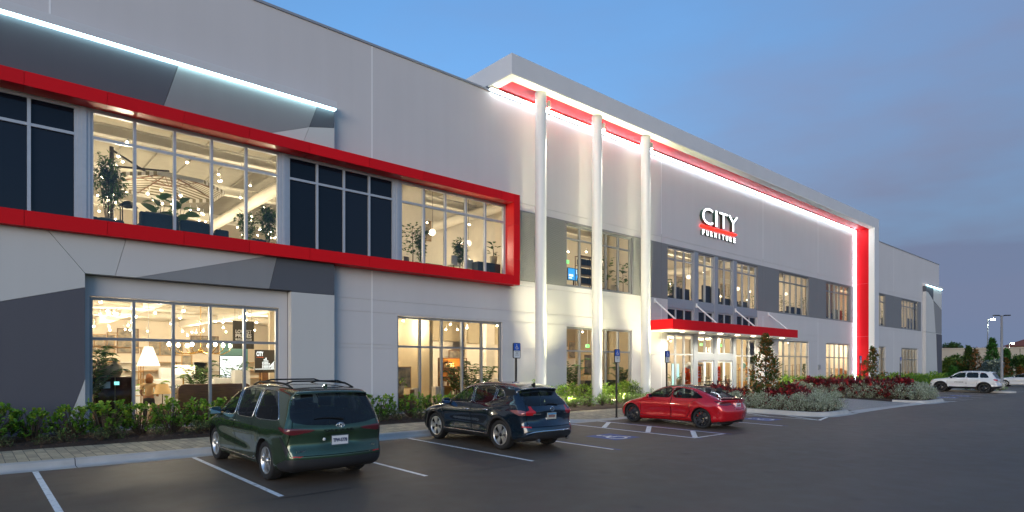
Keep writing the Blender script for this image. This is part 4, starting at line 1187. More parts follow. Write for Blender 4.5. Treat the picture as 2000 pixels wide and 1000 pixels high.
M['caliper'] = mat('red brake caliper', (0.5, 0.02, 0.015), 0.4)
M['mirror'] = mat('mirror glass blue tint', (0.22, 0.32, 0.46), 0.03, 1.0)
M['trim_chrome'] = mat('chrome trim', (0.70, 0.71, 0.73), 0.15, 1.0)
M['tail'] = mat('tail lamp red', (0.46, 0.014, 0.02), 0.12, coat=0.6)
M['tail_dark'] = mat('tail lamp smoked', (0.11, 0.014, 0.018), 0.10, coat=0.6)
M['tail_clear'] = mat('lamp clear lens', (0.34, 0.13, 0.13), 0.12, 0.4, coat=0.6)
M['head'] = mat('head lamp', (0.45, 0.47, 0.50), 0.1, 0.5, coat=0.8)
M['reflector'] = mat('red reflector', (0.45, 0.012, 0.01), 0.25)
M['seat'] = mat('car seat dark', (0.028, 0.027, 0.027), 0.8, var=0.1)
def tinted(name, tr, col=(0.01, 0.012, 0.014)):
    m = bpy.data.materials.new(name); m.use_nodes = True; nt = m.node_tree; b = nt.nodes['Principled BSDF']
    b.inputs['Base Color'].default_value = (*col, 1); b.inputs['Roughness'].default_value = 0.02; b.inputs['IOR'].default_value = 1.55
    t = nt.nodes.new('ShaderNodeBsdfTransparent'); t.inputs[0].default_value = (0.75, 0.85, 0.82, 1)
    g = nt.nodes.new('ShaderNodeMixShader'); g.inputs[0].default_value = tr
    nt.links.new(b.outputs[0], g.inputs[1]); nt.links.new(t.outputs[0], g.inputs[2]); nt.links.new(g.outputs[0], nt.nodes['Material Output'].inputs[0])
    return m
M['tint_light'] = tinted('car glass light tint', 0.66); M['tint'] = tinted('car glass privacy tint', 0.24)

def spline(pts, n=14, closed=False):
    P = [np.array(p, float) for p in pts]; out = []
    N = len(P)
    for i in range(N if closed else N - 1):
        p0, p1, p2, p3 = (P[(i - 1) % N], P[i], P[(i + 1) % N], P[(i + 2) % N]) if closed else (P[max(i - 1, 0)], P[i], P[i + 1], P[min(i + 2, N - 1)])
        for k in range(n):
            t = k / n
            d1 = max(np.linalg.norm(p1 - p0), 1e-6) ** .5; d2 = max(np.linalg.norm(p2 - p1), 1e-6) ** .5; d3 = max(np.linalg.norm(p3 - p2), 1e-6) ** .5
            m1 = (p2 - p1) / d2 * 1.0; m2 = m1
            m1 = ((p1 - p0) / d1 * d2 + (p2 - p1) / d2 * d1) / (d1 + d2) if d1 > 1e-3 else (p2 - p1) / d2
            m2 = ((p2 - p1) / d2 * d3 + (p3 - p2) / d3 * d2) / (d2 + d3) if d3 > 1e-3 else (p2 - p1) / d2
            a = m1 * d2; b = m2 * d2
            h = (2 * t ** 3 - 3 * t ** 2 + 1) * p1 + (t ** 3 - 2 * t ** 2 + t) * a + (-2 * t ** 3 + 3 * t ** 2) * p2 + (t ** 3 - t ** 2) * b
            out.append(h)
    if not closed: out.append(P[-1])
    return np.array(out)
def poly_sdf(px, py, poly):
    poly = np.asarray(poly, float); n = len(poly)
    d = np.full(px.shape, 1e9); inside = np.zeros(px.shape, bool)
    for i in range(n):
        ax, ay = poly[i]; bx, by = poly[(i + 1) % n]
        ex, ey = bx - ax, by - ay
        L = ex * ex + ey * ey + 1e-12
        t = np.clip(((px - ax) * ex + (py - ay) * ey) / L, 0, 1)
        d = np.minimum(d, (px - ax - t * ex) ** 2 + (py - ay - t * ey) ** 2)
        c = (ay > py) != (by > py)
        if abs(ey) > 1e-12:
            inside ^= c & (px < ex * (py - ay) / ey + ax)
    d = np.sqrt(d)
    return np.where(inside, -d, d)
def smax(a, b, r):
    h = np.clip(0.5 + 0.5 * (a - b) / r, 0, 1)
    return b + (a - b) * h + r * h * (1 - h) * 0.5 if False else np.where(np.abs(a - b) > r, np.maximum(a, b), np.maximum(a, b) + (r - np.abs(a - b)) ** 2 / (4 * r))
class CarShape:
    def __init__(s, spec):
        s.sp = spec; L = spec['L']
        s.outline = spline(spec['outline'], 8, True)
        g = 0.012; s.g = g; s.y0 = -0.5; s.z0 = -0.35
        ny = int((L + 1.0) / g); nz = int(2.7 / g)
        Y, Z = np.meshgrid(s.y0 + np.arange(ny) * g, s.z0 + np.arange(nz) * g, indexing='ij')
        s.tab = poly_sdf(Y, Z, s.outline)
        s.W = np.array(spec['plan'], float); s.S = np.array(spec['section'], float)
        s.yc = L * 0.5
        yy = np.linspace(-0.3, L + 0.3, 400); s.Wy = yy
        sp = spline(spec['plan'], 12); s.Wv = np.interp(yy, sp[:, 0], sp[:, 1])
        zz = np.linspace(0, 2.0, 300); ss = spline(spec['section'], 10); s.Sz = zz; s.Sv = np.interp(zz, ss[:, 0], ss[:, 1])
    def prof(s, y, z):
        fy = np.clip((y - s.y0) / s.g, 0, s.tab.shape[0] - 1.001); fz = np.clip((z - s.z0) / s.g, 0, s.tab.shape[1] - 1.001)
        i = fy.astype(int); j = fz.astype(int); a = fy - i; b = fz - j; T = s.tab
        return T[i, j] * (1 - a) * (1 - b) + T[i + 1, j] * a * (1 - b) + T[i, j + 1] * (1 - a) * b + T[i + 1, j + 1] * a * b
    def side(s, y, z):
        w = np.interp(y, s.Wy, s.Wv) - np.interp(z - s.sp.get('rise', 0) * (s.yc - y), s.Sz, s.Sv)
        for ax in s.sp['axles']:
            d = np.sqrt((y - ax) ** 2 + (z - s.sp['wr']) ** 2)
            w = w + s.sp.get('flare', 0.012) * np.exp(-((d - s.sp['wr'] - 0.06) / 0.13) ** 2) * (z < 1.0)
        return w
    def F(s, P):
        x, y, z = P[..., 0], P[..., 1], P[..., 2]
        ax = np.abs(x); q = (ax / 0.95) ** 2
        kr, kf = s.sp.get('bow', (0.10, 0.22))
        # the ends bow: the profile is stretched as x grows
        lower = np.clip((1.35 - z) / 0.5, 0.35, 1)
        y2 = np.where(y < s.yc, s.yc - (s.yc - y) * (1 + kr * lower * q / (s.yc)), s.yc + (y - s.yc) * (1 + kf * q / (s.yc)))
        z2 = z + s.sp.get('crown', 0.05) * q * np.clip((z - 0.7) / 0.5, 0, 1)
        f = smax(ax - s.side(y, z), s.prof(y2, z2), s.sp.get('round', 0.11))
        for dent in s.sp.get('dents', ()):
            f = f + dent(x, y, z)
        return f
    def grad(s, P, e=0.004):
        G = np.zeros_like(P)
        for k in range(3):
            d = np.zeros(3); d[k] = e
            G[..., k] = (s.F(P + d) - s.F(P - d)) / (2 * e)
        return G
    def mesh(s, h=0.032):
        L = s.sp['L']; H = s.sp['H']; W = float(s.Wv.max())
        gx = np.arange(-W - 2.5 * h, W + 2.6 * h, h); gx = gx - gx.mean()
        gy = np.arange(-3 * h, L + 3 * h, h); gz = np.arange(0.0, H + 3 * h, h)
        X = np.stack(np.meshgrid(gx, gy, gz, indexing='ij'), -1)
        V = s.F(X); I = V < 0
        n0, n1, n2 = [q - 1 for q in V.shape]
        acc = np.zeros((n0, n1, n2, 3)); cnt = np.zeros((n0, n1, n2))
        for ax in range(3):
            o = [(0, 0), (0, 1), (1, 0), (1, 1)]
            for a, b in o:
                sl0 = [None] * 3; sl1 = [None] * 3; oth = [k for k in range(3) if k != ax]
                off = {oth[0]: a, oth[1]: b}
                for k in range(3):
                    n = V.shape[k] - 1
                    if k == ax: sl0[k] = slice(0, n); sl1[k] = slice(1, n + 1)
                    else: sl0[k] = slice(off[k], off[k] + n); sl1[k] = slice(off[k], off[k] + n)
                v0, v1 = V[tuple(sl0)], V[tuple(sl1)]
                cr = (v0 < 0) != (v1 < 0)
                t = np.where(cr, v0 / np.where(cr, v0 - v1, 1), 0)
                p = X[tuple(sl0)] * (1 - t)[..., None] + X[tuple(sl1)] * t[..., None]
                acc += p * cr[..., None]; cnt += cr
        ok = cnt > 0
        idx = -np.ones(ok.shape, int); idx[ok] = np.arange(ok.sum())
        P = acc[ok] / cnt[ok][:, None]
        quads = []
        for ax in range(3):
            oth = [k for k in range(3) if k != ax]
            A = I
            s0 = [slice(None)] * 3; s1 = [slice(None)] * 3
            s0[ax] = slice(0, -1); s1[ax] = slice(1, None)
            ch = A[tuple(s0)] != A[tuple(s1)]
            ii = np.argwhere(ch)
            ii = ii[(ii[:, oth[0]] > 0) & (ii[:, oth[1]] > 0) & (ii[:, oth[0]] < V.shape[oth[0]] - 1) & (ii[:, oth[1]] < V.shape[oth[1]] - 1)]
            inside0 = A[tuple(ii.T)]
            c = []
            for a, b in ((-1, -1), (0, -1), (0, 0), (-1, 0)):
                q = ii.copy(); q[:, oth[0]] += a; q[:, oth[1]] += b
                c.append(idx[tuple(q.T)])
            Q = np.stack(c, 1)
            flip = inside0 if ax != 1 else ~inside0
            Q[~flip] = Q[~flip][:, ::-1]
            quads.append(Q)
        Q = np.concatenate(quads)
        for it in range(4):
            G = s.grad(P); f = s.F(P)
            P = P - np.clip(f / np.maximum((G ** 2).sum(1), 0.2), -0.02, 0.02)[:, None] * G
        T = np.concatenate([Q[:, [0, 1, 2]], Q[:, [0, 2, 3]]])
        return P, T
def clip(P, T, phi):
    """split triangles along phi = 0; returns new points, triangles inside (phi < 0) and outside"""
    f = phi(P); f = np.where(np.abs(f) < 1e-7, 1e-7, f)
    neg = f[T] < 0; k = neg.sum(1)
    ins = [T[k == 3]]; outs = [T[k == 0]]
    extra = []; base = len(P); cache = {}
    def cut(a, b):
        key = (a, b) if a < b else (b, a)
        if key not in cache:
            t = f[a] / (f[a] - f[b]); extra.append(P[a] + (P[b] - P[a]) * t); cache[key] = base + len(extra) - 1
        return cache[key]
    ni, no = [], []
    for t, m in zip(T[(k == 1) | (k == 2)], neg[(k == 1) | (k == 2)]):
        lone = 1 if m.sum() == 1 else 0
        i = int(np.where(m == (lone == 1))[0][0]) if lone else int(np.where(~m)[0][0])
        a, b, c = int(t[i]), int(t[(i + 1) % 3]), int(t[(i + 2) % 3])
        ab, ac = cut(a, b), cut(a, c)
        one = [(a, ab, ac)]; two = [(ab, b, c), (ab, c, ac)]
        if lone: ni += one; no += two
        else: no += one; ni += two
    P2 = np.concatenate([P, np.array(extra)]) if extra else P
    cat = lambda L, x: np.concatenate(L + [np.array(x, int)]) if x else np.concatenate(L)
    return P2, cat(ins, ni), cat(outs, no)
def part_mesh(shape, P, T, name, m, parent, push=0.0):
    if len(T) == 0: return None
    u, inv = np.unique(T.ravel(), return_inverse=True)
    Q = P[u]; G = shape.grad(Q); G /= np.maximum(np.linalg.norm(G, axis=1), 1e-6)[:, None]
    if push: Q = Q + G * push
    tri = inv.reshape(-1, 3)
    e1 = Q[tri[:, 1]] - Q[tri[:, 0]]; e2 = Q[tri[:, 2]] - Q[tri[:, 0]]; nn = np.cross(e1, e2)
    tri = tri[np.linalg.norm(nn, axis=1) > 1e-9]
    e1 = Q[tri[:, 1]] - Q[tri[:, 0]]; e2 = Q[tri[:, 2]] - Q[tri[:, 0]]; nn = np.cross(e1, e2)
    fl = (nn * G[tri].sum(1)).sum(1) < 0
    tri[fl] = tri[fl][:, ::-1]
    me = bpy.data.meshes.new(name)
    me.from_pydata(Q.tolist(), [], tri.tolist())
    me.materials.append(m)
    me.polygons.foreach_set('use_smooth', [True] * len(me.polygons)); me.update()
    me.normals_split_custom_set_from_vertices(G.tolist())
    o = bpy.data.objects.new(name, me); COL.objects.link(o); o.parent = parent
    KIDS.setdefault(parent.name, []).append(o)
    return o
def boundary_tube(P, T, r, name, m, parent, shape=None, push=0.0):
    """a thin trim strip that follows the outer edge of a cut-out piece"""
    E = {}
    for t in T:
        for a, b in ((t[0], t[1]), (t[1], t[2]), (t[2], t[0])):
            k = (min(a, b), max(a, b)); E[k] = E.get(k, 0) + 1
    adj = {}
    for (a, b), c in E.items():
        if c == 1: adj.setdefault(a, []).append(b); adj.setdefault(b, []).append(a)
    q = MB(); seen = set()
    for st in adj:
        if st in seen or len(adj[st]) != 2: continue
        loop = [st]; seen.add(st); prev, cur = st, adj[st][0]
        while cur != st and cur not in seen and len(adj.get(cur, ())) == 2:
            loop.append(cur); seen.add(cur)
            nx_ = [k for k in adj[cur] if k != prev]; prev, cur = cur, (nx_[0] if nx_ else st)
        if len(loop) < 8: continue
        pts = P[loop]
        keep = [pts[0]]
        for p in pts[1:]:
            if np.linalg.norm(p - keep[-1]) > 0.02: keep.append(p)
        for _ in range(2):
            k = np.array(keep); keep = (np.roll(k, 1, 0) + 2 * k + np.roll(k, -1, 0)) / 4
        if shape is not None and push:
            k = np.array(keep); G = shape.grad(k); keep = k + G / np.maximum(np.linalg.norm(G, axis=1), 1e-6)[:, None] * push
        q.tube([tuple(p) for p in keep] + [tuple(keep[0])], r, 6, caps=False)
    return q.build(name, m, parent) if q.v else None
def make_wheel(R_, w, style, parent, loc, side):
    """side -1: outer face towards -x"""
    e = empty('wheel', loc); e.parent = parent; KIDS.setdefault(parent.name, []).append(e)
    rr = R_ * style.get('ratio', 0.70); s = side
    q = MB()
    prof = [(rr, -w * 0.40), (rr + 0.015, -w * 0.47), (R_ * 0.90, -w * 0.5), (R_ * 0.965, -w * 0.46), (R_ * 0.995, -w * 0.36), (R_, -w * 0.3), (R_, w * 0.3), (R_ * 0.995, w * 0.36), (R_ * 0.965, w * 0.46), (R_ * 0.90, w * 0.5), (rr + 0.015, w * 0.47), (rr, w * 0.40)]
    q.lathe(prof, 48, ax='x')
    for k in range(60):   # tread blocks cut as shallow bars
        a = 2 * math.pi * k / 60; c_, s_ = math.cos(a), math.sin(a)
        q.tube([(-w * 0.34, R_ * 0.998 * c_, R_ * 0.998 * s_), (w * 0.34, R_ * 0.998 * math.cos(a + 0.03), R_ * 0.998 * math.sin(a + 0.03))], 0.004, 4, smooth=False)
    q.build('tyre', M['tyre'], e)
    q = MB(); o_ = s * w * 0.42
    q.lathe([(rr * 0.985, -w * 0.4), (rr * 0.90, -w * 0.36), (rr * 0.88, w * 0.36), (rr * 0.985, w * 0.4)], 40, ax='x')
    q.lathe([(rr * 1.005, o_), (rr * 1.0, o_ + s * 0.008), (rr * 0.93, o_ + s * 0.004), (rr * 0.90, o_ - s * 0.02)], 40, ax='x', m=style.get('lip', 0))
    n = style['n']
    for k in range(n):
        a = 2 * math.pi * k / n + style.get('phase', 0)
        for dd in ((-style['split'], style['split']) if style.get('split') else (0,)):
            tw = style.get('twist', 0); wi, wo = style['w']
            def pt(r, t, h): return (o_ + s * h, r * math.cos(a + t), r * math.sin(a + t))
            r0, r1 = rr * 0.16, rr * 0.95
            t0, t1 = dd * 0.4, dd + tw
            v = []
            for r, t, ww, h in ((r0, t0, wi, style.get('dish', -0.03)), ((r0 + r1) / 2, (t0 + t1) / 2, (wi + wo) / 2, -0.002), (r1, t1, wo, -0.006)):
                v += [pt(r, t - ww / r / 2, h), pt(r, t + ww / r / 2, h), pt(r, t + ww / r / 2 * 0.8, h - 0.035), pt(r, t - ww / r / 2 * 0.8, h - 0.035)]
            fs = []
            for i in range(2):
                b0, b1 = i * 4, i * 4 + 4
                for j in range(4): fs.append((b0 + j, b0 + (j + 1) % 4, b1 + (j + 1) % 4, b1 + j))
            fs += [(0, 1, 2, 3), (8, 9, 10, 11)]
            q.add(v, fs, style.get('face', 0))
    q.lathe([(0.0, o_ + s * 0.004), (rr * 0.14, o_ + s * 0.002), (rr * 0.19, o_ - s * 0.012), (rr * 0.21, o_ - s * 0.05)], 24, ax='x')
    q.build('rim', [style['mat'], style.get('mat2', style['mat'])], e)
    q = MB(); q.lathe([(0.0, o_ - s * 0.075), (rr * 0.80, o_ - s * 0.075), (rr * 0.80, o_ - s * 0.10)], 32, ax='x')
    q.build('brake_disc', M['brake'], e)
    if style.get('caliper'):
        q = MB(); 
        for k in range(6):
            a0 = R(20 + k * 11) if s < 0 else R(20 + k * 11); a1 = a0 + R(11)
            pts = [(o_ - s * 0.05, r * math.cos(a), r * math.sin(a)) for r, a in ((rr * 0.62, a0), (rr * 0.86, a0), (rr * 0.86, a1), (rr * 0.62, a1))]
            q.prism(pts, (-s * 0.06, 0, 0))
        q.build('brake_caliper', M['caliper'], e)
    return e
def build_car(spec, label, cat, loc, name):
    root = empty(name, (0, 0, 0), 0, label, cat)
    sh = CarShape(spec); P, T = sh.mesh(spec.get('h', 0.034))
    L = spec['L']; wr = spec['wr']; pm = spec['paint']; Ra = wr + spec.get('gap', 0.055)
    Wm = float(sh.Wv.max())
    made = {}
    for ya in spec['axles']:     # wheel arches
        P, i_, T = clip(P, T, lambda p, ya=ya: np.maximum(np.sqrt((p[:, 1] - ya) ** 2 + (p[:, 2] - wr) ** 2) - Ra, 0.45 - np.abs(p[:, 0])))
    pieces = []
    def mirror_both(fn, sides=(-1, 1)):
        nonlocal P, T
        for s in sides: fn(s)
    # side glass
    glass_parts = []
    for wi, (poly, gm, trim) in enumerate(spec['windows']):
        pl = np.array(poly, float)
        for _ in range(2): pl = np.stack([0.85 * pl + 0.15 * np.roll(pl, -1, 0), 0.15 * pl + 0.85 * np.roll(pl, -1, 0)], 1).reshape(-1, 2)
        for s in (-1, 1):
            P, gi, T = clip(P, T, lambda p, s=s, pl=pl: np.maximum(poly_sdf(p[:, 1], p[:, 2], pl), 0.3 - s * p[:, 0]))
            glass_parts.append((wi, s, gi, gm, trim))
    other = []
    for nm, fn, gm, trim in spec['cuts']:
        P, gi, T = clip(P, T, fn); other.append((nm, gi, gm, trim))
    doors = []
    for di, poly in enumerate(spec['doors']):
        pl = np.array(poly, float)
        for s in (-1, 1):
            f0 = lambda p, s=s, pl=pl: np.maximum(poly_sdf(p[:, 1], p[:, 2], pl), 0.4 - s * p[:, 0])
            P, band, T = clip(P, T, lambda p: f0(p) - 0.007)
            P, d, _gap = clip(P, band, lambda p: f0(p) + 0.007)
            doors.append((di, s, d))
    for nm, fn in spec.get('panels', ()):        # tailgate, bonnet: painted panels with a real gap
        P, band, T = clip(P, T, lambda p: fn(p) - 0.006)
        P, d, _gap = clip(P, band, lambda p: fn(p) + 0.006)
        other.append((nm, d, pm, None))
    body = part_mesh(sh, P, T, 'body', pm, root)
    dobj = {}
    for di, s, d in doors:
        dobj[(di, s)] = part_mesh(sh, P, d, 'door', pm, root)
    for wi, s, gi, gm, trim in glass_parts:
        par = root
        for (di, s2), o in dobj.items():
            if s2 == s and o is not None:
                c = np.mean(spec['windows'][wi][0], axis=0)
                if poly_sdf(np.array([c[0]]), np.array([c[1]]), np.array(spec['doors'][di]))[0] < 0: par = o
        part_mesh(sh, P, gi, 'side_window', M[gm], par, -0.006)
        if trim: boundary_tube(P, gi, trim[1], 'window_trim', M[trim[0]], par, sh, 0.001)
    for nm, gi, gm, trim in other:
        m_ = M[gm] if isinstance(gm, str) else gm
        o = part_mesh(sh, P, gi, nm, m_, root, -0.004 if 'window' in nm or 'windscreen' in nm or 'lamp' in nm else 0)
        if trim and o is not None: boundary_tube(P, gi, trim[1], 'edge_trim', M[trim[0]], root, sh, 0.001)
    # dark liner in each wheel arch and underbody tray
    q = MB()
    for ya in spec['axles']:
        for s in (-1, 1):
            n = 26; w0 = float(sh.side(np.array([ya]), np.array([wr + 0.1]))[0])
            r0 = []; r1 = []
            for k in range(n + 1):
                a = R(-25 + 230 * k / n); yy, zz = ya + Ra * math.cos(a), wr + Ra * math.sin(a)
                wx = float(sh.side(np.array([yy]), np.array([max(zz, 0.25)]))[0]) - 0.012
                r0.append((s * wx, yy, zz)); r1.append((s * (w0 - 0.36), yy, zz))
            for k in range(n): q.add([r0[k], r0[k + 1], r1[k + 1], r1[k]], [(0, 1, 2, 3)], 0, True)
            q.add(r1, [tuple(range(n + 1))])
    q.box(-0.78, 0.78, 0.35, L - 0.4, spec['floor'] - 0.02, spec['floor'] + 0.12)
    q.build('underbody', M['plastic'], root)
    # wheels
    for ya in spec['axles']:
        for s in (-1, 1):
            w0 = float(sh.side(np.array([ya]), np.array([wr + 0.1]))[0])
            make_wheel(wr, spec.get('tw', 0.235), spec['rim'], root, (s * (w0 - spec.get('tw', 0.235) / 2 - spec.get('inset', 0.015)), ya, wr), s)
    # seats
    for (sx, sy) in spec['seats']:
        q = MB(); z = spec['seat_z']
        q.box(sx - 0.25, sx + 0.25, sy - 0.05, sy + 0.45, z, z + 0.16); q.prism([(sx - 0.24, sy - 0.02, z + 0.12), (sx - 0.24, sy + 0.12, z + 0.14), (sx - 0.24, sy - 0.06, z + 0.72), (sx - 0.24, sy - 0.16, z + 0.70)], (0.48, 0, 0)); q.box(sx - 0.13, sx + 0.13, sy - 0.19, sy - 0.09, z + 0.74, z + 0.93)
        q.build('seat', M['seat'], root, bevel=0.03)
    q = MB(); yd = spec['dash']; q.box(-0.68, 0.68, yd, yd + 0.35, spec['seat_z'] + 0.28, spec['seat_z'] + 0.5)
    q.build('dashboard', M['seat'], root, bevel=0.05)
    q = MB(); sy = yd - 0.12; zc = spec['seat_z'] + 0.52
    q.tube([(-0.36 + 0.18 * math.cos(R(a)), sy - 0.07 * math.sin(R(a)), zc + 0.17 * math.sin(R(a))) for a in range(0, 361, 30)], 0.016, 6, caps=False); q.tube([(-0.36, sy, zc), (-0.36, sy + 0.2, zc - 0.1)], 0.03, 6)
    q.build('steering_wheel', M['seat'], root)
    # mirrors
    for s in (-1, 1):
        my, mz = spec['mirror']; w0 = float(sh.side(np.array([my]), np.array([mz]))[0])
        e = MB(); c = Vector((s * (w0 + 0.13), my, mz + 0.06))
        def sup(v): return math.copysign(abs(v) ** 0.6, v)
        vs, fs = [], []; nu, nv = 14, 9
        for i in range(nv + 1):
            ph = math.pi * (i / nv - 0.5)
            for k in range(nu):
                th = 2 * math.pi * k / nu
                x_, y_, z_ = sup(math.cos(ph)) * sup(math.cos(th)), sup(math.cos(ph)) * sup(math.sin(th)), sup(math.sin(ph))
                vs.append((c.x + 0.125 * x_, c.y + (0.085 if y_ > 0 else 0.05) * y_, c.z + 0.085 * z_ * (1 - 0.12 * s * x_)))
        for i in range(nv):
            for k in range(nu): fs.append((i * nu + k, i * nu + (k + 1) % nu, (i + 1) * nu + (k + 1) % nu, (i + 1) * nu + k))
        e.add(vs, fs, 0, True)
        mo = e.build('door_mirror', spec.get('mirror_paint', pm), root)
        e = MB(); y_ = c.y - 0.053; e.prism([(c.x - 0.10, y_, c.z - 0.06), (c.x + 0.10, y_, c.z - 0.06), (c.x + 0.105, y_, c.z + 0.06), (c.x - 0.105, y_, c.z + 0.06)], (0, 0.01, 0)); e.build('mirror_glass', M['mirror'], mo)
        e = MB(); e.tube([(s * (w0 - 0.03), my + 0.02, mz - 0.02), (s * (w0 + 0.06), my + 0.01, mz + 0.01)], 0.035, 8); e.build('mirror_arm', M['plastic'], mo)
    for (di, hy, hz, hm) in spec['handles']:
        for s in (-1, 1):
            w0 = float(sh.side(np.array([hy]), np.array([hz]))[0]); par = dobj.get((di, s)) or root
            q = MB(); q.tube([(s * (w0 + 0.0), hy - 0.11, hz), (s * (w0 + 0.028), hy - 0.08, hz), (s * (w0 + 0.03), hy + 0.06, hz), (s * (w0 + 0.0), hy + 0.1, hz)], [0.012, 0.017, 0.017, 0.012], 8)
            q.build('handle', M[hm] if isinstance(hm, str) else hm, par)
    spec['extras'](root, sh)
    # stand the car on the sloping lot
    x, y = loc
    ycen = (spec['axles'][0] + spec['axles'][1]) / 2
    for ch in root.children: pass
    root.location = (x, y, gz_(y) + 0.004)
    root.scale = (1.055, 1.055, 1.055)
    root.rotation_euler = (math.atan(0.012) if y < KERB_Y else 0, 0, R(spec.get('yaw', 0)))
    for k in kids(root):
        if k.type == 'MESH': k.data.transform(Matrix.Translation((0, -ycen, 0)))
        else: k.location.y -= ycen
        for k2 in kids(k):
            if k.type == 'MESH' and k2.type == 'MESH': k2.data.transform(Matrix.Translation((0, -ycen, 0)))
    return root
def side_pt(sh, y, z, s, out=0.0): return (s * (float(sh.side(np.array([y]), np.array([z]))[0]) + out), y, z)
def rear_y(sh, x, z):
    """where the rear face lies at (x, z)"""
    ys = np.linspace(-0.3, 1.4, 700); p = np.stack([np.full_like(ys, x), ys, np.full_like(ys, z)], 1)
    f = sh.F(p); i = np.argmax(f < 0); return float(ys[i])
def rear_text(root, sh, body, x, z, size, width, m, depth=0.008, name='badge_letter', bold=0.0):
    y = rear_y(sh, x + width / 2, z + size * 0.3) - 0.012
    o = text_mesh(body, size, (x, y, z), FRONT, m, depth, name, root, bold, width=width)
    o.data.transform(Matrix.Translation((0, 0, 0)))
    mt = Matrix.LocRotScale(o.location, Euler(o.rotation_euler), o.scale); o.data.transform(mt); o.location = (0, 0, 0); o.rotation_euler = (0, 0, 0); o.scale = (1, 1, 1)
    return o
def plate(root, sh, x, z, lines, m_bg, m_tx, w=0.31, h=0.155):
    y = rear_y(sh, x, z) - 0.02
    q = MB(); q.box(x - w / 2, x + w / 2, y - 0.008, y + 0.03, z - h / 2, z + h / 2); q.box(x - w / 2 - 0.012, x + w / 2 + 0.012, y - 0.004, y + 0.028, z - h / 2 - 0.012, z + h / 2 + 0.012, 1)
    p = q.build('number_plate', [m_bg, M['chrome']], root)
    for (t, dz, s_, ww) in lines:
        o = text_mesh(t, s_, (x - ww / 2, y - 0.010, z + dz), FRONT, m_tx, 0.003, 'plate_text', p, 0.004, width=ww)
        mt = Matrix.LocRotScale(o.location, Euler(o.rotation_euler), o.scale); o.data.transform(mt); o.location = (0, 0, 0); o.rotation_euler = (0, 0, 0)
    if not lines:
        q = MB(); r = random.Random(int(x * 100) + int(z * 1000))
        for k in range(6): xx = x - w * 0.36 + w * 0.125 * k; q.box(xx, xx + w * 0.075, y - 0.0115, y - 0.0085, z - h * 0.2 - r.uniform(0, .01), z + h * 0.12 + r.uniform(0, .02))
        q.build('plate_marks', m_tx, p)
    return p
def wiper(root, sh, x0, x1, z):
    pts = []
    for k in range(7):
        x = x0 + (x1 - x0) * k / 6; zz = z + 0.03 * math.sin(k / 6 * 2.5); pts.append((x, rear_y(sh, x, zz) - 0.02, zz))
    q = MB(); q.tube(pts, [0.022, 0.02, 0.016, 0.013, 0.011, 0.009, 0.007], 6); q.build('rear_wiper', M['black'], root)
def shark(root, y, z):
    q = MB(); q.prism([(-0.012, y - 0.02, z - 0.03), (-0.012, y + 0.16, z - 0.03), (-0.012, y + 0.01, z + 0.06), (-0.012, y - 0.02, z + 0.06)], (0.024, 0, 0)); q.build('aerial_fin', spec_black, root, bevel=0.008)
spec_black = M['black']
def rail(root, sh, x, y0, y1, z, hgt, r, m, feet=True):
    for s in (-1, 1):
        q = MB(); n = 12; pts = []
        for k in range(n + 1):
            t = k / n; y = y0 + (y1 - y0) * t
            zs = z(y); lift = hgt * min(1, t * 7, (1 - t) * 7)
            pts.append((s * x, y, zs + lift))
        q.tube(pts, r, 8); q.build('roof_rail', m, root)
def roof_z(sh):
    zs = np.linspace(2.0, 0.5, 600)
    def f(y, x=0.0):
        p = np.stack([np.full_like(zs, x), np.full_like(zs, y), zs], 1); F = sh.F(p); return float(zs[np.argmax(F < 0)])
    return f
def poly3(axis_u, poly, soft=True, cond=None):
    """cut function: a polygon in two coordinates plus a side condition"""
    pl = spline(poly, 5, True) if soft else np.array(poly, float)
    def f(p):
        x, y, z = p[:, 0], p[:, 1], p[:, 2]
        u = {'x': x, 'ax': np.abs(x)}.get(axis_u, None)
        if axis_u == 'y': u = y
        d = poly_sdf(u, z if axis_u != 'xy' else y, pl)
        if cond is not None: d = np.maximum(d, cond(x, y, z))
        return d
    return f
def wrap(poly, yref, soft=False, cond=None):
    """polygon in (distance round the rear corner, height)"""
    pl = spline(poly, 4, True) if soft else np.array(poly, float)
    def f(p):
        a = np.abs(p[:, 0]) + np.maximum(0, p[:, 1] - yref)
        d = poly_sdf(a, p[:, 2], pl)
        if cond is not None: d = np.maximum(d, cond(p[:, 0], p[:, 1], p[:, 2]))
        return np.maximum(d, p[:, 1] - 1.1)
    return f

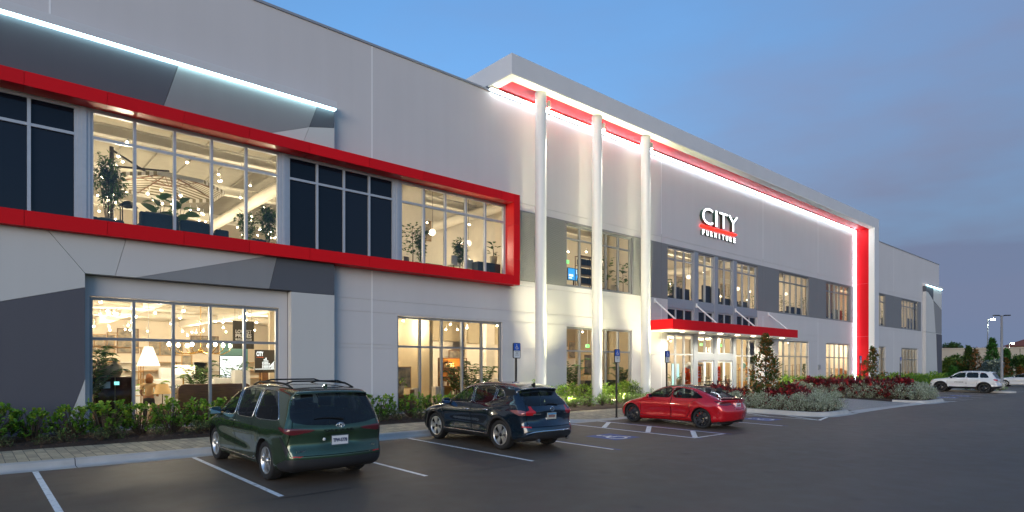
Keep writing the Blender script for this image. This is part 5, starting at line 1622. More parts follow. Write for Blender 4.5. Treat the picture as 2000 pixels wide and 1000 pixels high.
# ---------------- green minivan
M['green_paint'] = paint('dark green metallic paint', (0.030, 0.064, 0.030), 0.5, 0.22)
def van_extras(root, sh):
    rz = roof_z(sh)
    rail(root, sh, 0.60, 0.75, 2.75, lambda y: rz(y, 0.6), 0.055, 0.02, M['black'])
    for y in (1.1, 2.2):
        q = MB(); q.tube([(-0.6, y, rz(y, 0.6) + 0.05), (-0.45, y, rz(y, 0.45) + 0.09), (0.45, y, rz(y, 0.45) + 0.09), (0.6, y, rz(y, 0.6) + 0.05)], 0.018, 6); q.build('roof_crossbar', M['black'], root)
    q = MB(); q.prism([(-0.02, 0.62, rz(0.7) - 0.03), (-0.02, 0.80, rz(0.8) - 0.03), (-0.02, 0.66, rz(0.7) + 0.06), (-0.02, 0.62, rz(0.7) + 0.06)], (0.04, 0, 0)); q.build('aerial_fin', M['green_paint'], root, bevel=0.01)
    wiper(root, sh, 0.12, -0.42, 1.15)
    plate(root, sh, 0.03, 0.77, [('TFW-5778', -0.028, 0.085, 0.27), ], M['plate_bg'], M['plate_tx'])
    y = rear_y(sh, 0.03, 1.04) - 0.012
    q = MB()
    for rx, rz_ in ((0.075, 0.05), (0.045, 0.022), (0.02, 0.05)):
        q.tube([(0.03 + rx * math.cos(R(a)), y, 1.035 + (0.012 if rz_ < 0.03 else 0) + rz_ * math.sin(R(a))) for a in range(0, 361, 20)], 0.007, 6, caps=False)
    q.build('emblem', M['chrome'], root)
    rear_text(root, sh, 'SIENNA', -0.28, 0.935, 0.06, 0.58, M['black'])
    rear_text(root, sh, 'HYBRID', -0.78, 0.60, 0.05, 0.2, M['chrome']); rear_text(root, sh, 'XLE', 0.66, 0.62, 0.05, 0.09, M['chrome'])
    q = MB(); yy = rear_y(sh, -0.27, 0.80) - 0.006; q.lathe([(0.0, yy - 0.005), (0.028, yy - 0.005), (0.028, yy + 0.02)], 14, (-0.27, 0, 0.80), 'y'); q.build('round_sticker', M['white'], root)
    for s in (-1, 1):
        q = MB(); pts = [side_pt(sh, y, 0.33, s, 0.006) for y in (1.58, 2.2, 3.0, 3.75)]
        q.tube(pts, 0.013, 6); q.build('sill_trim', M['trim_chrome'], root)
        q = MB(); q.tube([side_pt(sh, y, 0.80, s, 0.002) for y in (1.9, 2.5, 3.2)], 0.006, 5); q.build('side_moulding', M['trim_chrome'], root)
M['plate_bg'] = mat('plate white', (0.66, 0.67, 0.70), 0.4); M['plate_tx'] = mat('plate text navy', (0.02, 0.03, 0.09), 0.5)
M['plate_sky'] = mat('plate pale cream', (0.50, 0.49, 0.42), 0.4); M['plate_blue'] = mat('plate sky blue', (0.10, 0.32, 0.55), 0.4); M['plate_red'] = mat('plate dark red', (0.16, 0.03, 0.03), 0.4)
VAN = dict(L=5.175, H=1.74, wr=0.36, axles=(1.135, 4.195), paint=M['green_paint'], rise=0.012, round=0.10, crown=0.05, bow=(0.17, 0.30), floor=0.24, h=0.032,
    outline=[(0.16, 0.25), (0.035, 0.33), (0.0, 0.50), (0.03, 0.60), (0.075, 0.70), (0.085, 0.93), (0.10, 1.02), (0.15, 1.10), (0.27, 1.36), (0.36, 1.575), (0.30, 1.625), (0.36, 1.665), (0.60, 1.70), (1.2, 1.735), (2.0, 1.74), (2.6, 1.725), (3.05, 1.675), (3.35, 1.575), (3.8, 1.335), (4.2, 1.10), (4.45, 1.02), (4.8, 0.92), (5.03, 0.78), (5.14, 0.62), (5.175, 0.45), (5.13, 0.28), (4.95, 0.21), (3, 0.21), (0.5, 0.22)],
    plan=[(-0.3, 0.84), (0.0, 0.875), (0.3, 0.945), (0.9, 0.985), (2.5, 0.995), (4.0, 0.985), (4.6, 0.95), (4.95, 0.86), (5.2, 0.66), (5.5, 0.5)],
    section=[(0.0, 0.14), (0.22, 0.075), (0.36, 0.03), (0.55, 0.022), (0.70, 0.012), (0.86, 0.0), (0.98, 0.012), (1.08, 0.04), (1.2, 0.085), (1.6, 0.245), (1.75, 0.34), (2.0, 0.5)],
    windows=[([(4.02, 1.075), (3.0, 1.085), (2.86, 1.095), (2.95, 1.60), (3.02, 1.635), (3.28, 1.575), (3.72, 1.335)], 'tint_light', ('trim_chrome', 0.006)),
             ([(2.74, 1.09), (1.90, 1.10), (1.82, 1.105), (1.84, 1.62), (1.90, 1.65), (2.80, 1.645), (2.86, 1.61)], 'tint', ('trim_chrome', 0.006)),
             ([(1.72, 1.105), (0.74, 1.125), (0.56, 1.145), (0.60, 1.20), (0.98, 1.59), (1.08, 1.64), (1.68, 1.65), (1.74, 1.61)], 'tint', ('trim_chrome', 0.008))],
    doors=[[(4.02, 0.34), (4.0, 1.12), (3.3, 1.62), (2.93, 1.66), (2.80, 1.3), (2.78, 0.34), (3.6, 0.30)], [(2.76, 0.34), (2.78, 1.3), (2.91, 1.66), (1.80, 1.66), (1.78, 1.1), (1.74, 0.62), (1.60, 0.34)]],
    handles=[(0, 2.93, 0.99, M['green_paint']), (1, 2.64, 0.99, M['green_paint'])],
    cuts=[('rear_window', poly3('x', [(-0.78, 1.11), (0.78, 1.11), (0.83, 1.19), (0.73, 1.52), (0.66, 1.58), (-0.66, 1.58), (-0.73, 1.52), (-0.83, 1.19)], True, lambda x, y, z: y - 0.9), 'tint', None),
          ('windscreen', poly3('x', [(-0.80, 1.12), (0.80, 1.12), (0.66, 1.60), (0.5, 1.645), (-0.5, 1.645), (-0.66, 1.60)], False, lambda x, y, z: 2.9 - y), 'tint_light', ('black', 0.012)),
          ('tail_lamp', wrap([(0.38, 0.965), (0.50, 0.99), (0.83, 1.015), (1.12, 1.015), (1.42, 1.045), (1.25, 0.975), (1.02, 0.915), (0.86, 0.895), (0.62, 0.93)], 0.12, False, lambda x, y, z: y - 0.62), 'tail_dark', None),
          ('head_lamp', lambda p: np.maximum(poly_sdf(p[:, 1], p[:, 2], np.array([(4.35, 0.92), (4.75, 0.86), (5.02, 0.72), (4.98, 0.66), (4.7, 0.74)])), 0.42 - np.abs(p[:, 0])), 'head', None),
          ('rear_bumper', lambda p: np.maximum(np.maximum(p[:, 2] - (0.475 - 0.35 * np.maximum(0, p[:, 1] - 0.25)), p[:, 1] - 0.62), -1), 'plastic', None),
          ('bumper_vent', wrap([(1.02, 0.50), (1.30, 0.88), (1.20, 0.86), (0.97, 0.62)], 0.12, False, lambda x, y, z: y - 0.62), 'plastic', None),
          ('bumper_reflector', wrap([(0.60, 0.50), (0.86, 0.515), (0.86, 0.54), (0.60, 0.525)], 0.12), 'reflector', None)],
    panels=[('tailgate', poly3('x', [(-0.86, 0.53), (0.86, 0.53), (0.90, 0.70), (0.82, 1.05), (0.74, 1.55), (0.64, 1.68), (-0.64, 1.68), (-0.74, 1.55), (-0.82, 1.05), (-0.90, 0.70)], False, lambda x, y, z: y - 0.45)),
            ('bonnet', lambda p: np.maximum(np.maximum(np.abs(p[:, 0]) - 0.80, 0.84 - p[:, 2]), np.maximum(4.1 - p[:, 1], p[:, 1] - 4.96)))],
    seats=[(-0.38, 2.55), (0.38, 2.55), (-0.42, 1.75), (0.42, 1.75), (-0.4, 0.95), (0.4, 0.95)], seat_z=0.55, dash=3.55, mirror=(3.72, 1.06),
    rim=dict(n=5, split=0.13, w=(0.05, 0.042), mat=M['rim_silver'], ratio=0.70, dish=-0.02), extras=van_extras)
# twisting crease on the flank of the van: scooped lower door and a bulging rear haunch
VAN['dents'] = (lambda x, y, z: 0.020 * np.exp(-((z - (0.62 + 0.05 * (y - 2.5))) / 0.10) ** 2) * np.clip((y - 1.7) / 0.5, 0, 1) * np.clip((3.9 - y) / 0.5, 0, 1) * (np.abs(x) > 0.5),
                lambda x, y, z: 0.05 * np.exp(-((np.abs(x) - 0.0) / 0.30) ** 4) * np.exp(-((z - 0.77) / 0.12) ** 4) * (y < 0.6))
CAR_ONLY = None
# ---------------- dark blue crossover
M['navy_paint'] = paint('midnight blue metallic paint', (0.009, 0.021, 0.038), 0.5, 0.2)
def suv_extras(root, sh):
    rz = roof_z(sh)
    wiper(root, sh, 0.30, -0.12, 1.135)
    p = plate(root, sh, 0.02, 0.87, [], M['plate_sky'], M['plate_red'])
    y = rear_y(sh, 0.02, 0.925) - 0.03
    q = MB(); q.box(-0.125, 0.165, y - 0.004, y + 0.004, 0.905, 0.94); q.build('plate_band', M['plate_blue'], root)
    y = rear_y(sh, 0.02, 1.04) - 0.014
    q = MB(); q.tube([(0.02 + 0.06 * math.cos(R(a)), y, 1.045 + 0.055 * math.sin(R(a))) for a in range(0, 361, 20)], 0.009, 6, caps=False); q.box(-0.06, 0.10, y - 0.008, y + 0.008, 1.035, 1.055)
    q.build('emblem', M['chrome'], root)
    rear_text(root, sh, 'MURANO', -0.62, 0.915, 0.045, 0.27, M['chrome']);  rear_text(root, sh, 'AWD', 0.47, 0.915, 0.045, 0.13, M['chrome'])
    q = MB(); yy = rear_y(sh, -0.08, 1.22) - 0.008; q.prism([(-0.09, yy, 1.18), (-0.03, yy, 1.18), (-0.06, yy, 1.27)], (0, 0.006, 0)); q.build('window_sticker', M['sticker'], root)
    for s in (-1, 1):
        q = MB(); q.tube([side_pt(sh, y, 0.37, s, 0.004) for y in (1.5, 1.9, 2.5, 3.1, 3.42)], [0.006, 0.016, 0.018, 0.016, 0.006], 6); q.build('sill_trim', M['trim_chrome'], root)
        pts = [(s * x, rear_y(sh, s * x, z) - 0.006, z) for x, z in ((0.40, 0.275), (0.62, 0.28))]
        q = MB(); q.tube([(s * 0.52, 0.10, 0.30), (s * 0.52, -0.02 + 0.05, 0.30)], 0.045, 10); q.build('exhaust_tip', M['chrome'], root)
        q = MB(); q.tube([(s * x, rear_y(sh, s * x, z) - 0.006, z) for x, z in ((0.0, 0.515), (0.35, 0.515), (0.62, 0.50), (0.80, 0.455))], [0.022, 0.022, 0.020, 0.010], 6); q.build('bumper_trim', M['trim_chrome'], root)
        q = MB(); q.tube([(s * 0.62, y, rz(y, 0.62) + 0.012) for y in (0.85, 1.4, 2.0, 2.5, 2.8)], 0.012, 6); q.build('roof_moulding', M['trim_chrome'], root)
    q = MB(); q.prism([(-0.02, 0.72, rz(0.8) - 0.03), (-0.02, 0.92, rz(0.9) - 0.03), (-0.02, 0.76, rz(0.8) + 0.065), (-0.02, 0.72, rz(0.8) + 0.065)], (0.04, 0, 0)); q.build('aerial_fin', M['black'], root, bevel=0.01)
M['sticker'] = mat('window sticker pale green', (0.45, 0.55, 0.30), 0.6)
def arch_ring(spec, w):
    return lambda p: np.maximum(np.minimum.reduce([np.sqrt((p[:, 1] - a) ** 2 + (p[:, 2] - spec['wr']) ** 2) for a in spec['axles']]) - (spec['wr'] + spec['gap'] + w), 0.5 - np.abs(p[:, 0]))
SUV = dict(L=4.89, H=1.69, wr=0.375, axles=(1.06, 3.885), paint=M['navy_paint'], rise=0.015, round=0.12, crown=0.07, bow=(0.24, 0.36), floor=0.27, h=0.034, gap=0.05, flare=0.03,
    outline=[(0.22, 0.27), (0.06, 0.33), (0.0, 0.47), (0.02, 0.60), (0.09, 0.72), (0.10, 0.90), (0.09, 1.0), (0.16, 1.07), (0.34, 1.25), (0.60, 1.475), (0.52, 1.54), (0.66, 1.585), (1.0, 1.645), (1.5, 1.685), (2.0, 1.685), (2.45, 1.64), (2.75, 1.55), (3.2, 1.30), (3.6, 1.09), (3.9, 1.035), (4.35, 0.95), (4.68, 0.82), (4.84, 0.65), (4.89, 0.48), (4.82, 0.30), (4.6, 0.23), (2.5, 0.23), (0.5, 0.25)],
    plan=[(-0.3, 0.78), (0.0, 0.82), (0.35, 0.90), (0.9, 0.95), (1.5, 0.945), (2.4, 0.935), (3.3, 0.94), (3.9, 0.95), (4.4, 0.90), (4.72, 0.78), (4.95, 0.55), (5.2, 0.4)],
    section=[(0.0, 0.16), (0.23, 0.09), (0.36, 0.035), (0.50, 0.04), (0.66, 0.03), (0.84, 0.0), (0.96, 0.012), (1.06, 0.05), (1.18, 0.11), (1.5, 0.26), (1.66, 0.36), (2.0, 0.55)],
    windows=[([(3.38, 1.10), (2.5, 1.115), (2.28, 1.12), (2.36, 1.53), (2.44, 1.555), (2.68, 1.50), (3.0, 1.325)], 'tint_light', ('trim_chrome', 0.005)),
             ([(2.20, 1.12), (1.75, 1.13), (1.60, 1.145), (1.40, 1.22), (1.42, 1.52), (1.50, 1.565), (2.2, 1.57), (2.28, 1.545)], 'tint', ('trim_chrome', 0.005)),
             ([(1.33, 1.235), (1.05, 1.315), (0.98, 1.35), (1.10, 1.47), (1.22, 1.53), (1.34, 1.54)], 'tint', ('trim_chrome', 0.005))],
    doors=[[(3.50, 0.42), (3.47, 1.05), (2.85, 1.52), (2.36, 1.60), (2.25, 1.3), (2.24, 0.40), (3.0, 0.37)], [(2.22, 0.40), (2.23, 1.3), (2.34, 1.60), (1.40, 1.60), (1.38, 1.2), (1.52, 0.95), (1.48, 0.62), (1.60, 0.42)]],
    handles=[(0, 2.42, 0.95, 'trim_chrome'), (1, 1.62, 0.98, 'trim_chrome')],
    cuts=[('wheel_arch_trim', None, 'plastic', None),
          ('rear_window', poly3('x', [(-0.66, 1.12), (0.66, 1.12), (0.70, 1.17), (0.56, 1.47), (-0.56, 1.47), (-0.70, 1.17)], False, lambda x, y, z: y - 1.1), 'tint', None),
          ('windscreen', poly3('x', [(-0.76, 1.10), (0.76, 1.10), (0.60, 1.53), (0.45, 1.58), (-0.45, 1.58), (-0.60, 1.53)], False, lambda x, y, z: 2.4 - y), 'tint_light', ('black', 0.012)),
          ('rear_pillar_panel', lambda p: np.maximum(poly_sdf(p[:, 1], p[:, 2], np.array([(1.36, 1.25), (0.86, 1.37), (0.62, 1.38), (0.72, 1.50), (1.36, 1.575)])), 0.35 - np.abs(p[:, 0])), 'black', None),
          ('brake_lamp', wrap([(0.50, 0.985), (0.73, 1.20), (0.79, 1.20), (0.68, 1.03), (0.80, 1.0), (0.80, 0.90), (0.58, 0.90)], 0.2), 'tail', None),
          ('tail_lamp', wrap([(0.805, 0.90), (0.805, 1.01), (1.0, 1.035), (1.45, 1.03), (1.25, 0.96), (1.05, 0.90)], 0.2, False, lambda x, y, z: y - 0.75), 'tail_clear', None),
          ('bumper_reflector', wrap([(0.66, 0.60), (0.95, 0.615), (0.95, 0.65), (0.66, 0.635)], 0.2), 'reflector', None),
          ('rear_bumper', lambda p: np.maximum(p[:, 2] - (0.49 - 0.42 * np.maximum(0, np.abs(p[:, 0]) - 0.55) - 0.25 * np.maximum(0, p[:, 1] - 0.3)), p[:, 1] - 0.7), 'plastic', None),
          ('sill_cladding', lambda p: np.maximum(p[:, 2] - 0.36, np.maximum(0.7 - p[:, 1], p[:, 1] - 4.75)), 'plastic', None),
          ('head_lamp', lambda p: np.maximum(poly_sdf(p[:, 1], p[:, 2], np.array([(3.95, 0.98), (4.4, 0.90), (4.75, 0.72), (4.70, 0.64), (4.45, 0.74), (4.2, 0.86)])), 0.40 - np.abs(p[:, 0])), 'head', None)],
    panels=[('tailgate', poly3('x', [(-0.72, 0.62), (0.72, 0.62), (0.76, 0.90), (0.72, 1.1), (0.62, 1.50), (0.55, 1.60), (-0.55, 1.60), (-0.62, 1.50), (-0.72, 1.1), (-0.76, 0.90)], False, lambda x, y, z: y - 0.62)),
            ('bonnet', lambda p: np.maximum(np.maximum(np.abs(p[:, 0]) - 0.76, 0.86 - p[:, 2]), np.maximum(3.55 - p[:, 1], p[:, 1] - 4.7)))],
    seats=[(-0.37, 2.15), (0.37, 2.15), (-0.38, 1.3), (0.38, 1.3)], seat_z=0.58, dash=3.0, mirror=(3.22, 1.06),
    rim=dict(n=5, split=0.20, w=(0.06, 0.075), twist=0.16, mat=M['rim_dark'], mat2=M['rim_silver'], face=1, lip=1, ratio=0.70, dish=-0.02), extras=suv_extras)
SUV['cuts'][0] = ('wheel_arch_trim', arch_ring(SUV, 0.055), 'plastic', None)
SUV['dents'] = (lambda x, y, z: 0.030 * np.exp(-((z - 0.60) / 0.11) ** 2) * np.clip((y - 1.6) / 0.4, 0, 1) * np.clip((3.4 - y) / 0.4, 0, 1) * (np.abs(x) > 0.5),
                lambda x, y, z: 0.05 * np.exp(-(x / 0.36) ** 4) * np.exp(-((z - 0.87) / 0.13) ** 4) * (y < 0.6),
                lambda x, y, z: -0.025 * np.exp(-((z - (1.0 + 0.14 * np.clip(1.8 - y, 0, 2))) / 0.07) ** 2) * np.clip((1.9 - y) / 0.6, 0, 1) * np.clip((y - 0.4) / 0.3, 0, 1) * (np.abs(x) > 0.5))
# ---------------- red fastback sedan
M['red_paint'] = paint('deep red paint', (0.54, 0.005, 0.012), 0.25, 0.2)
def sedan_extras(root, sh):
    p = plate(root, sh, 0.0, 0.80, [], M['plate_bg'], M['plate_red'], 0.30, 0.15)
    q = MB(); pts = []
    for k in range(13):
        x = -0.62 + 1.24 * k / 12; y = 0.10 + 0.22 * (abs(x) / 0.62) ** 2.2
        pts.append((x, y))
    rz = roof_z(sh)
    for k in range(12):
        (xa, ya), (xb, yb) = pts[k], pts[k + 1]; za, zb = rz(ya + 0.12, xa) + 0.03, rz(yb + 0.12, xb) + 0.03
        q.add([(xa, ya - 0.03, za), (xb, yb - 0.03, zb), (xb, yb + 0.12, zb - 0.02), (xa, ya + 0.12, za - 0.02), (xa, ya - 0.028, za - 0.02), (xb, yb - 0.028, zb - 0.02), (xb, yb + 0.12, zb - 0.05), (xa, ya + 0.12, za - 0.05)], [(0, 1, 2, 3), (7, 6, 5, 4), (0, 4, 5, 1), (2, 6, 7, 3)], 0, False)
    q.build('boot_spoiler', M['black'], root)
    y = rear_y(sh, 0, 0.945) - 0.01
    q = MB(); q.prism([(-0.035, y, 0.965), (0.035, y, 0.965), (0.01, y, 0.945), (0.0, y, 0.90), (-0.01, y, 0.945)], (0, 0.015, 0)); q.build('emblem', M['chrome'], root)
    for x in (-0.17, -0.13, 0.14, 0.18):
        yy = rear_y(sh, x, 0.93) - 0.004; q = MB(); q.box(x - 0.006, x + 0.006, yy - 0.004, yy + 0.01, 0.93, 0.945); q.build('camera_stud', M['chrome'], root)
SED = dict(L=4.69, H=1.44, wr=0.34, axles=(0.97, 3.845), paint=M['red_paint'], rise=0.01, round=0.14, crown=0.05, bow=(0.30, 0.42), floor=0.20, h=0.034, gap=0.04, flare=0.025,
    outline=[(0.25, 0.22), (0.08, 0.29), (0.02, 0.45), (0.0, 0.60), (0.05, 0.76), (0.11, 0.90), (0.10, 0.985), (0.16, 1.01), (0.36, 1.03), (0.62, 1.105), (1.0, 1.245), (1.45, 1.375), (1.9, 1.436), (2.25, 1.438), (2.6, 1.385), (2.95, 1.265), (3.35, 1.075), (3.62, 0.965), (3.9, 0.895), (4.25, 0.80), (4.52, 0.67), (4.66, 0.53), (4.69, 0.40), (4.62, 0.25), (4.4, 0.18), (2.4, 0.17), (0.6, 0.19)],
    plan=[(-0.3, 0.72), (0.0, 0.78), (0.3, 0.865), (0.95, 0.922), (1.7, 0.905), (2.6, 0.905), (3.8, 0.922), (4.25, 0.87), (4.55, 0.74), (4.72, 0.55), (5.0, 0.4)],
    section=[(0.0, 0.16), (0.18, 0.09), (0.30, 0.045), (0.45, 0.045), (0.62, 0.015), (0.74, 0.0), (0.86, 0.02), (0.94, 0.06), (1.04, 0.12), (1.25, 0.235), (1.40, 0.33), (1.7, 0.55)],
    windows=[([(3.32, 0.985), (2.6, 0.99), (2.22, 0.995), (2.26, 1.335), (2.34, 1.352), (2.56, 1.315), (2.9, 1.19)], 'tint_light', ('black', 0.011)),
             ([(2.14, 0.995), (1.55, 1.0), (1.15, 1.015), (0.92, 1.04), (1.15, 1.155), (1.45, 1.265), (1.8, 1.335), (2.18, 1.352)], 'tint_light', ('black', 0.011))],
    doors=[[(3.45, 0.32), (3.42, 0.95), (2.9, 1.26), (2.5, 1.375), (2.24, 1.39), (2.19, 1.0), (2.18, 0.30), (2.9, 0.28)], [(2.16, 0.30), (2.17, 1.0), (2.22, 1.39), (1.7, 1.36), (1.2, 1.2), (1.15, 1.0), (1.42, 0.80), (1.40, 0.55), (1.55, 0.32)]],
    handles=[],
    cuts=[('glass_roof', lambda p: np.maximum(np.maximum(np.abs(p[:, 0]) - (0.56 - 0.02 * np.abs(p[:, 1] - 1.9)), 1.0 - p[:, 2]), np.maximum(0.50 - p[:, 1], p[:, 1] - 3.52)), 'tint', ('black', 0.012)),
          ('tail_lamp', wrap([(0.36, 0.83), (0.40, 0.905), (0.75, 0.93), (1.12, 0.955), (1.16, 0.935), (0.98, 0.86), (0.88, 0.81), (0.60, 0.80)], 0.2, False, lambda x, y, z: y - 0.62), 'tail_dark', None),
          ('rear_diffuser', lambda p: np.maximum(p[:, 2] - (0.33 - 0.10 * np.abs(p[:, 0])), p[:, 1] - 0.55), 'plastic', None),
          ('head_lamp', lambda p: np.maximum(poly_sdf(p[:, 1], p[:, 2], np.array([(4.0, 0.80), (4.25, 0.765), (4.52, 0.60), (4.46, 0.56), (4.2, 0.66)])), 0.42 - np.abs(p[:, 0])), 'head', None)],
    panels=[('boot_lid', poly3('x', [(-0.70, 0.985), (-0.62, 0.9), (-0.30, 0.80), (-0.28, 0.68), (0.28, 0.68), (0.30, 0.80), (0.62, 0.9), (0.70, 0.985), (0.6, 1.06), (-0.6, 1.06)], False, lambda x, y, z: y - 0.5)),
            ('bonnet', lambda p: np.maximum(np.maximum(np.abs(p[:, 0]) - 0.72, 0.62 - p[:, 2]), np.maximum(3.5 - p[:, 1], p[:, 1] - 4.5)))],
    seats=[(-0.36, 1.95), (0.36, 1.95), (-0.36, 1.15), (0.36, 1.15)], seat_z=0.42, dash=2.85, mirror=(3.02, 0.955),
    rim=dict(n=10, w=(0.035, 0.075), twist=0.22, mat=M['rim_dark'], mat2=M['rim_grey'], face=1, ratio=0.76, dish=-0.02, caliper=True), extras=sedan_extras)
SED['dents'] = (lambda x, y, z: 0.014 * np.exp(-((z - 0.52) / 0.10) ** 2) * np.clip((y - 1.5) / 0.4, 0, 1) * np.clip((3.4 - y) / 0.4, 0, 1) * (np.abs(x) > 0.5),
                lambda x, y, z: 0.035 * np.exp(-(x / 0.24) ** 4) * np.exp(-((z - 0.80) / 0.10) ** 4) * (y < 0.5))
# ---------------- white four-wheel drive
M['white_paint'] = paint('white paint on car', (0.62, 0.63, 0.64), 0.0, 0.3)
def jeep_extras(root, sh):
    rz = roof_z(sh)
    rail(root, sh, 0.60, 0.7, 2.6, lambda y: rz(y, 0.6), 0.04, 0.016, M['black'])
    wiper(root, sh, 0.25, -0.15, 1.16)
    for s in (-1, 1):
        o = text_mesh('GRAND CHEROKEE', 0.07, (0, 0, 0), (0, 0, 0), M['black'], 0.004, 'badge_letter', root, 0.004, width=0.62)
        z = 0.82
        if s < 0: o.data.transform(Matrix(((0, 0, -1, side_pt(sh, 2.6, z, -1, 0.004)[0]), (-1, 0, 0, 2.95), (0, 1, 0, z), (0, 0, 0, 1))))
        else: o.data.transform(Matrix(((0, 0, 1, side_pt(sh, 2.6, z, 1, 0.004)[0]), (1, 0, 0, 2.35), (0, 1, 0, z), (0, 0, 0, 1))))
        q = MB(); q.tube([side_pt(sh, y, 0.44, s, 0.02) for y in (1.5, 2.4, 3.3)], 0.035, 8); q.build('side_step', M['plastic'], root)
    plate(root, sh, 0.0, 0.86, [], M['plate_bg'], M['plate_tx'])
JEEP = dict(L=4.82, H=1.76, wr=0.395, axles=(0.98, 3.895), paint=M['white_paint'], rise=0.01, round=0.09, crown=0.04, bow=(0.16, 0.24), floor=0.36, h=0.045, gap=0.06, flare=0.03,
    outline=[(0.2, 0.40), (0.04, 0.48), (0.0, 0.62), (0.03, 0.74), (0.10, 0.82), (0.11, 1.05), (0.17, 1.14), (0.36, 1.42), (0.48, 1.60), (0.40, 1.66), (0.52, 1.70), (1.0, 1.74), (1.7, 1.76), (2.4, 1.735), (2.75, 1.66), (3.1, 1.46), (3.5, 1.20), (3.8, 1.14), (4.3, 1.08), (4.62, 1.0), (4.76, 0.85), (4.82, 0.62), (4.76, 0.44), (4.55, 0.37), (2.4, 0.34), (0.5, 0.36)],
    plan=[(-0.3, 0.83), (0.0, 0.86), (0.35, 0.93), (1.0, 0.955), (2.4, 0.945), (3.9, 0.955), (4.4, 0.92), (4.72, 0.82), (4.9, 0.6), (5.2, 0.4)],
    section=[(0.0, 0.16), (0.34, 0.07), (0.46, 0.03), (0.62, 0.03), (0.82, 0.0), (1.02, 0.005), (1.12, 0.03), (1.22, 0.08), (1.6, 0.22), (1.75, 0.31), (2.0, 0.5)],
    windows=[([(3.32, 1.19), (2.6, 1.195), (2.20, 1.20), (2.24, 1.60), (2.32, 1.625), (2.62, 1.60), (2.95, 1.42)], 'tint_light', ('trim_chrome', 0.010)), ([(2.12, 1.20), (1.42, 1.205), (1.34, 1.23), (1.36, 1.61), (1.44, 1.635), (2.16, 1.625)], 'tint', ('trim_chrome', 0.010)), ([(1.26, 1.21), (0.72, 1.225), (0.66, 1.25), (0.86, 1.55), (0.98, 1.615), (1.26, 1.63)], 'tint', ('trim_chrome', 0.010))],
    doors=[[(3.45, 0.50), (3.42, 1.15), (2.8, 1.60), (2.25, 1.68), (2.16, 1.2), (2.16, 0.48), (2.9, 0.46)], [(2.14, 0.48), (2.14, 1.2), (2.23, 1.68), (1.32, 1.68), (1.30, 1.15), (1.46, 0.95), (1.44, 0.6), (1.52, 0.48)]],
    handles=[(0, 2.36, 1.05, M['white_paint']), (1, 1.50, 1.05, M['white_paint'])],
    cuts=[('wheel_arch_trim', None, 'plastic', None),
          ('rear_window', poly3('x', [(-0.68, 1.18), (0.68, 1.18), (0.60, 1.58), (-0.60, 1.58)], False, lambda x, y, z: y - 1.0), 'tint', None),
          ('windscreen', poly3('x', [(-0.78, 1.22), (0.78, 1.22), (0.64, 1.60), (0.5, 1.66), (-0.5, 1.66), (-0.64, 1.60)], False, lambda x, y, z: 2.5 - y), 'tint_light', ('black', 0.012)),
          ('tail_lamp', wrap([(0.56, 1.00), (0.56, 1.10), (0.95, 1.13), (1.18, 1.12), (1.12, 1.02), (0.92, 0.98)], 0.15, False, lambda x, y, z: y - 0.5), 'tail', None),
          ('rear_bumper', lambda p: np.maximum(p[:, 2] - 0.56, p[:, 1] - 0.6), 'plastic', None),
          ('sill_cladding', lambda p: np.maximum(p[:, 2] - 0.46, np.maximum(0.6 - p[:, 1], p[:, 1] - 4.8)), 'plastic', None),
          ('head_lamp', lambda p: np.maximum(poly_sdf(p[:, 1], p[:, 2], np.array([(4.35, 1.02), (4.62, 0.97), (4.82, 0.9), (4.80, 0.80), (4.5, 0.86)])), 0.40 - np.abs(p[:, 0])), 'head', None),
          ('fog_lamp', lambda p: np.maximum(poly_sdf(p[:, 1], p[:, 2], np.array([(4.5, 0.66), (4.8, 0.66), (4.8, 0.56), (4.55, 0.58)])), 0.50 - np.abs(p[:, 0])), 'black', None)],
    panels=[('tailgate', poly3('x', [(-0.80, 0.62), (0.80, 0.62), (0.76, 1.1), (0.66, 1.60), (-0.66, 1.60), (-0.76, 1.1)], False, lambda x, y, z: y - 0.5))],
    seats=[(-0.37, 2.1), (0.37, 2.1), (-0.38, 1.25), (0.38, 1.25)], seat_z=0.66, dash=2.95, mirror=(3.12, 1.17), mirror_paint=M['black'],
    rim=dict(n=5, split=0.16, w=(0.05, 0.05), mat=M['rim_dark'], ratio=0.66, dish=-0.02), extras=jeep_extras)
JEEP['cuts'][0] = ('wheel_arch_trim', arch_ring(JEEP, 0.06), 'plastic', None)
# ---------------- white saloon at the picture edge
def saloon_extras(root, sh):
    plate(root, sh, 0.0, 0.80, [], M['plate_bg'], M['plate_tx'], 0.30, 0.15)
SAL = dict(SED); SAL.update(paint=M['white_paint'], h=0.05, rim=dict(n=5, split=0.18, w=(0.04, 0.04), mat=M['rim_silver'], ratio=0.72, dish=-0.02), extras=saloon_extras,
    outline=[(0.25, 0.24), (0.08, 0.30), (0.02, 0.45), (0.0, 0.62), (0.05, 0.80), (0.10, 0.96), (0.14, 1.03), (0.6, 1.07), (1.0, 1.20), (1.45, 1.36), (1.9, 1.425), (2.25, 1.42), (2.6, 1.36), (2.95, 1.235), (3.3, 1.06), (3.55, 0.985), (3.9, 0.94), (4.3, 0.86), (4.55, 0.74), (4.66, 0.60), (4.70, 0.40), (4.62, 0.25), (4.4, 0.19), (2.4, 0.18), (0.6, 0.20)],
    cuts=[('rear_window', poly3('x', [(-0.60, 1.08), (0.60, 1.08), (0.5, 1.36), (-0.5, 1.36)], False, lambda x, y, z: y - 1.6), 'tint', None),
          ('windscreen', poly3('x', [(-0.70, 1.02), (0.70, 1.02), (0.54, 1.36), (-0.54, 1.36)], False, lambda x, y, z: 2.4 - y), 'tint_light', ('black', 0.012)),
          ('tail_lamp', SED['cuts'][1][1], 'tail', None), ('head_lamp', SED['cuts'][3][1], 'head', None)],
    panels=[('bonnet', SED['panels'][1][1])])
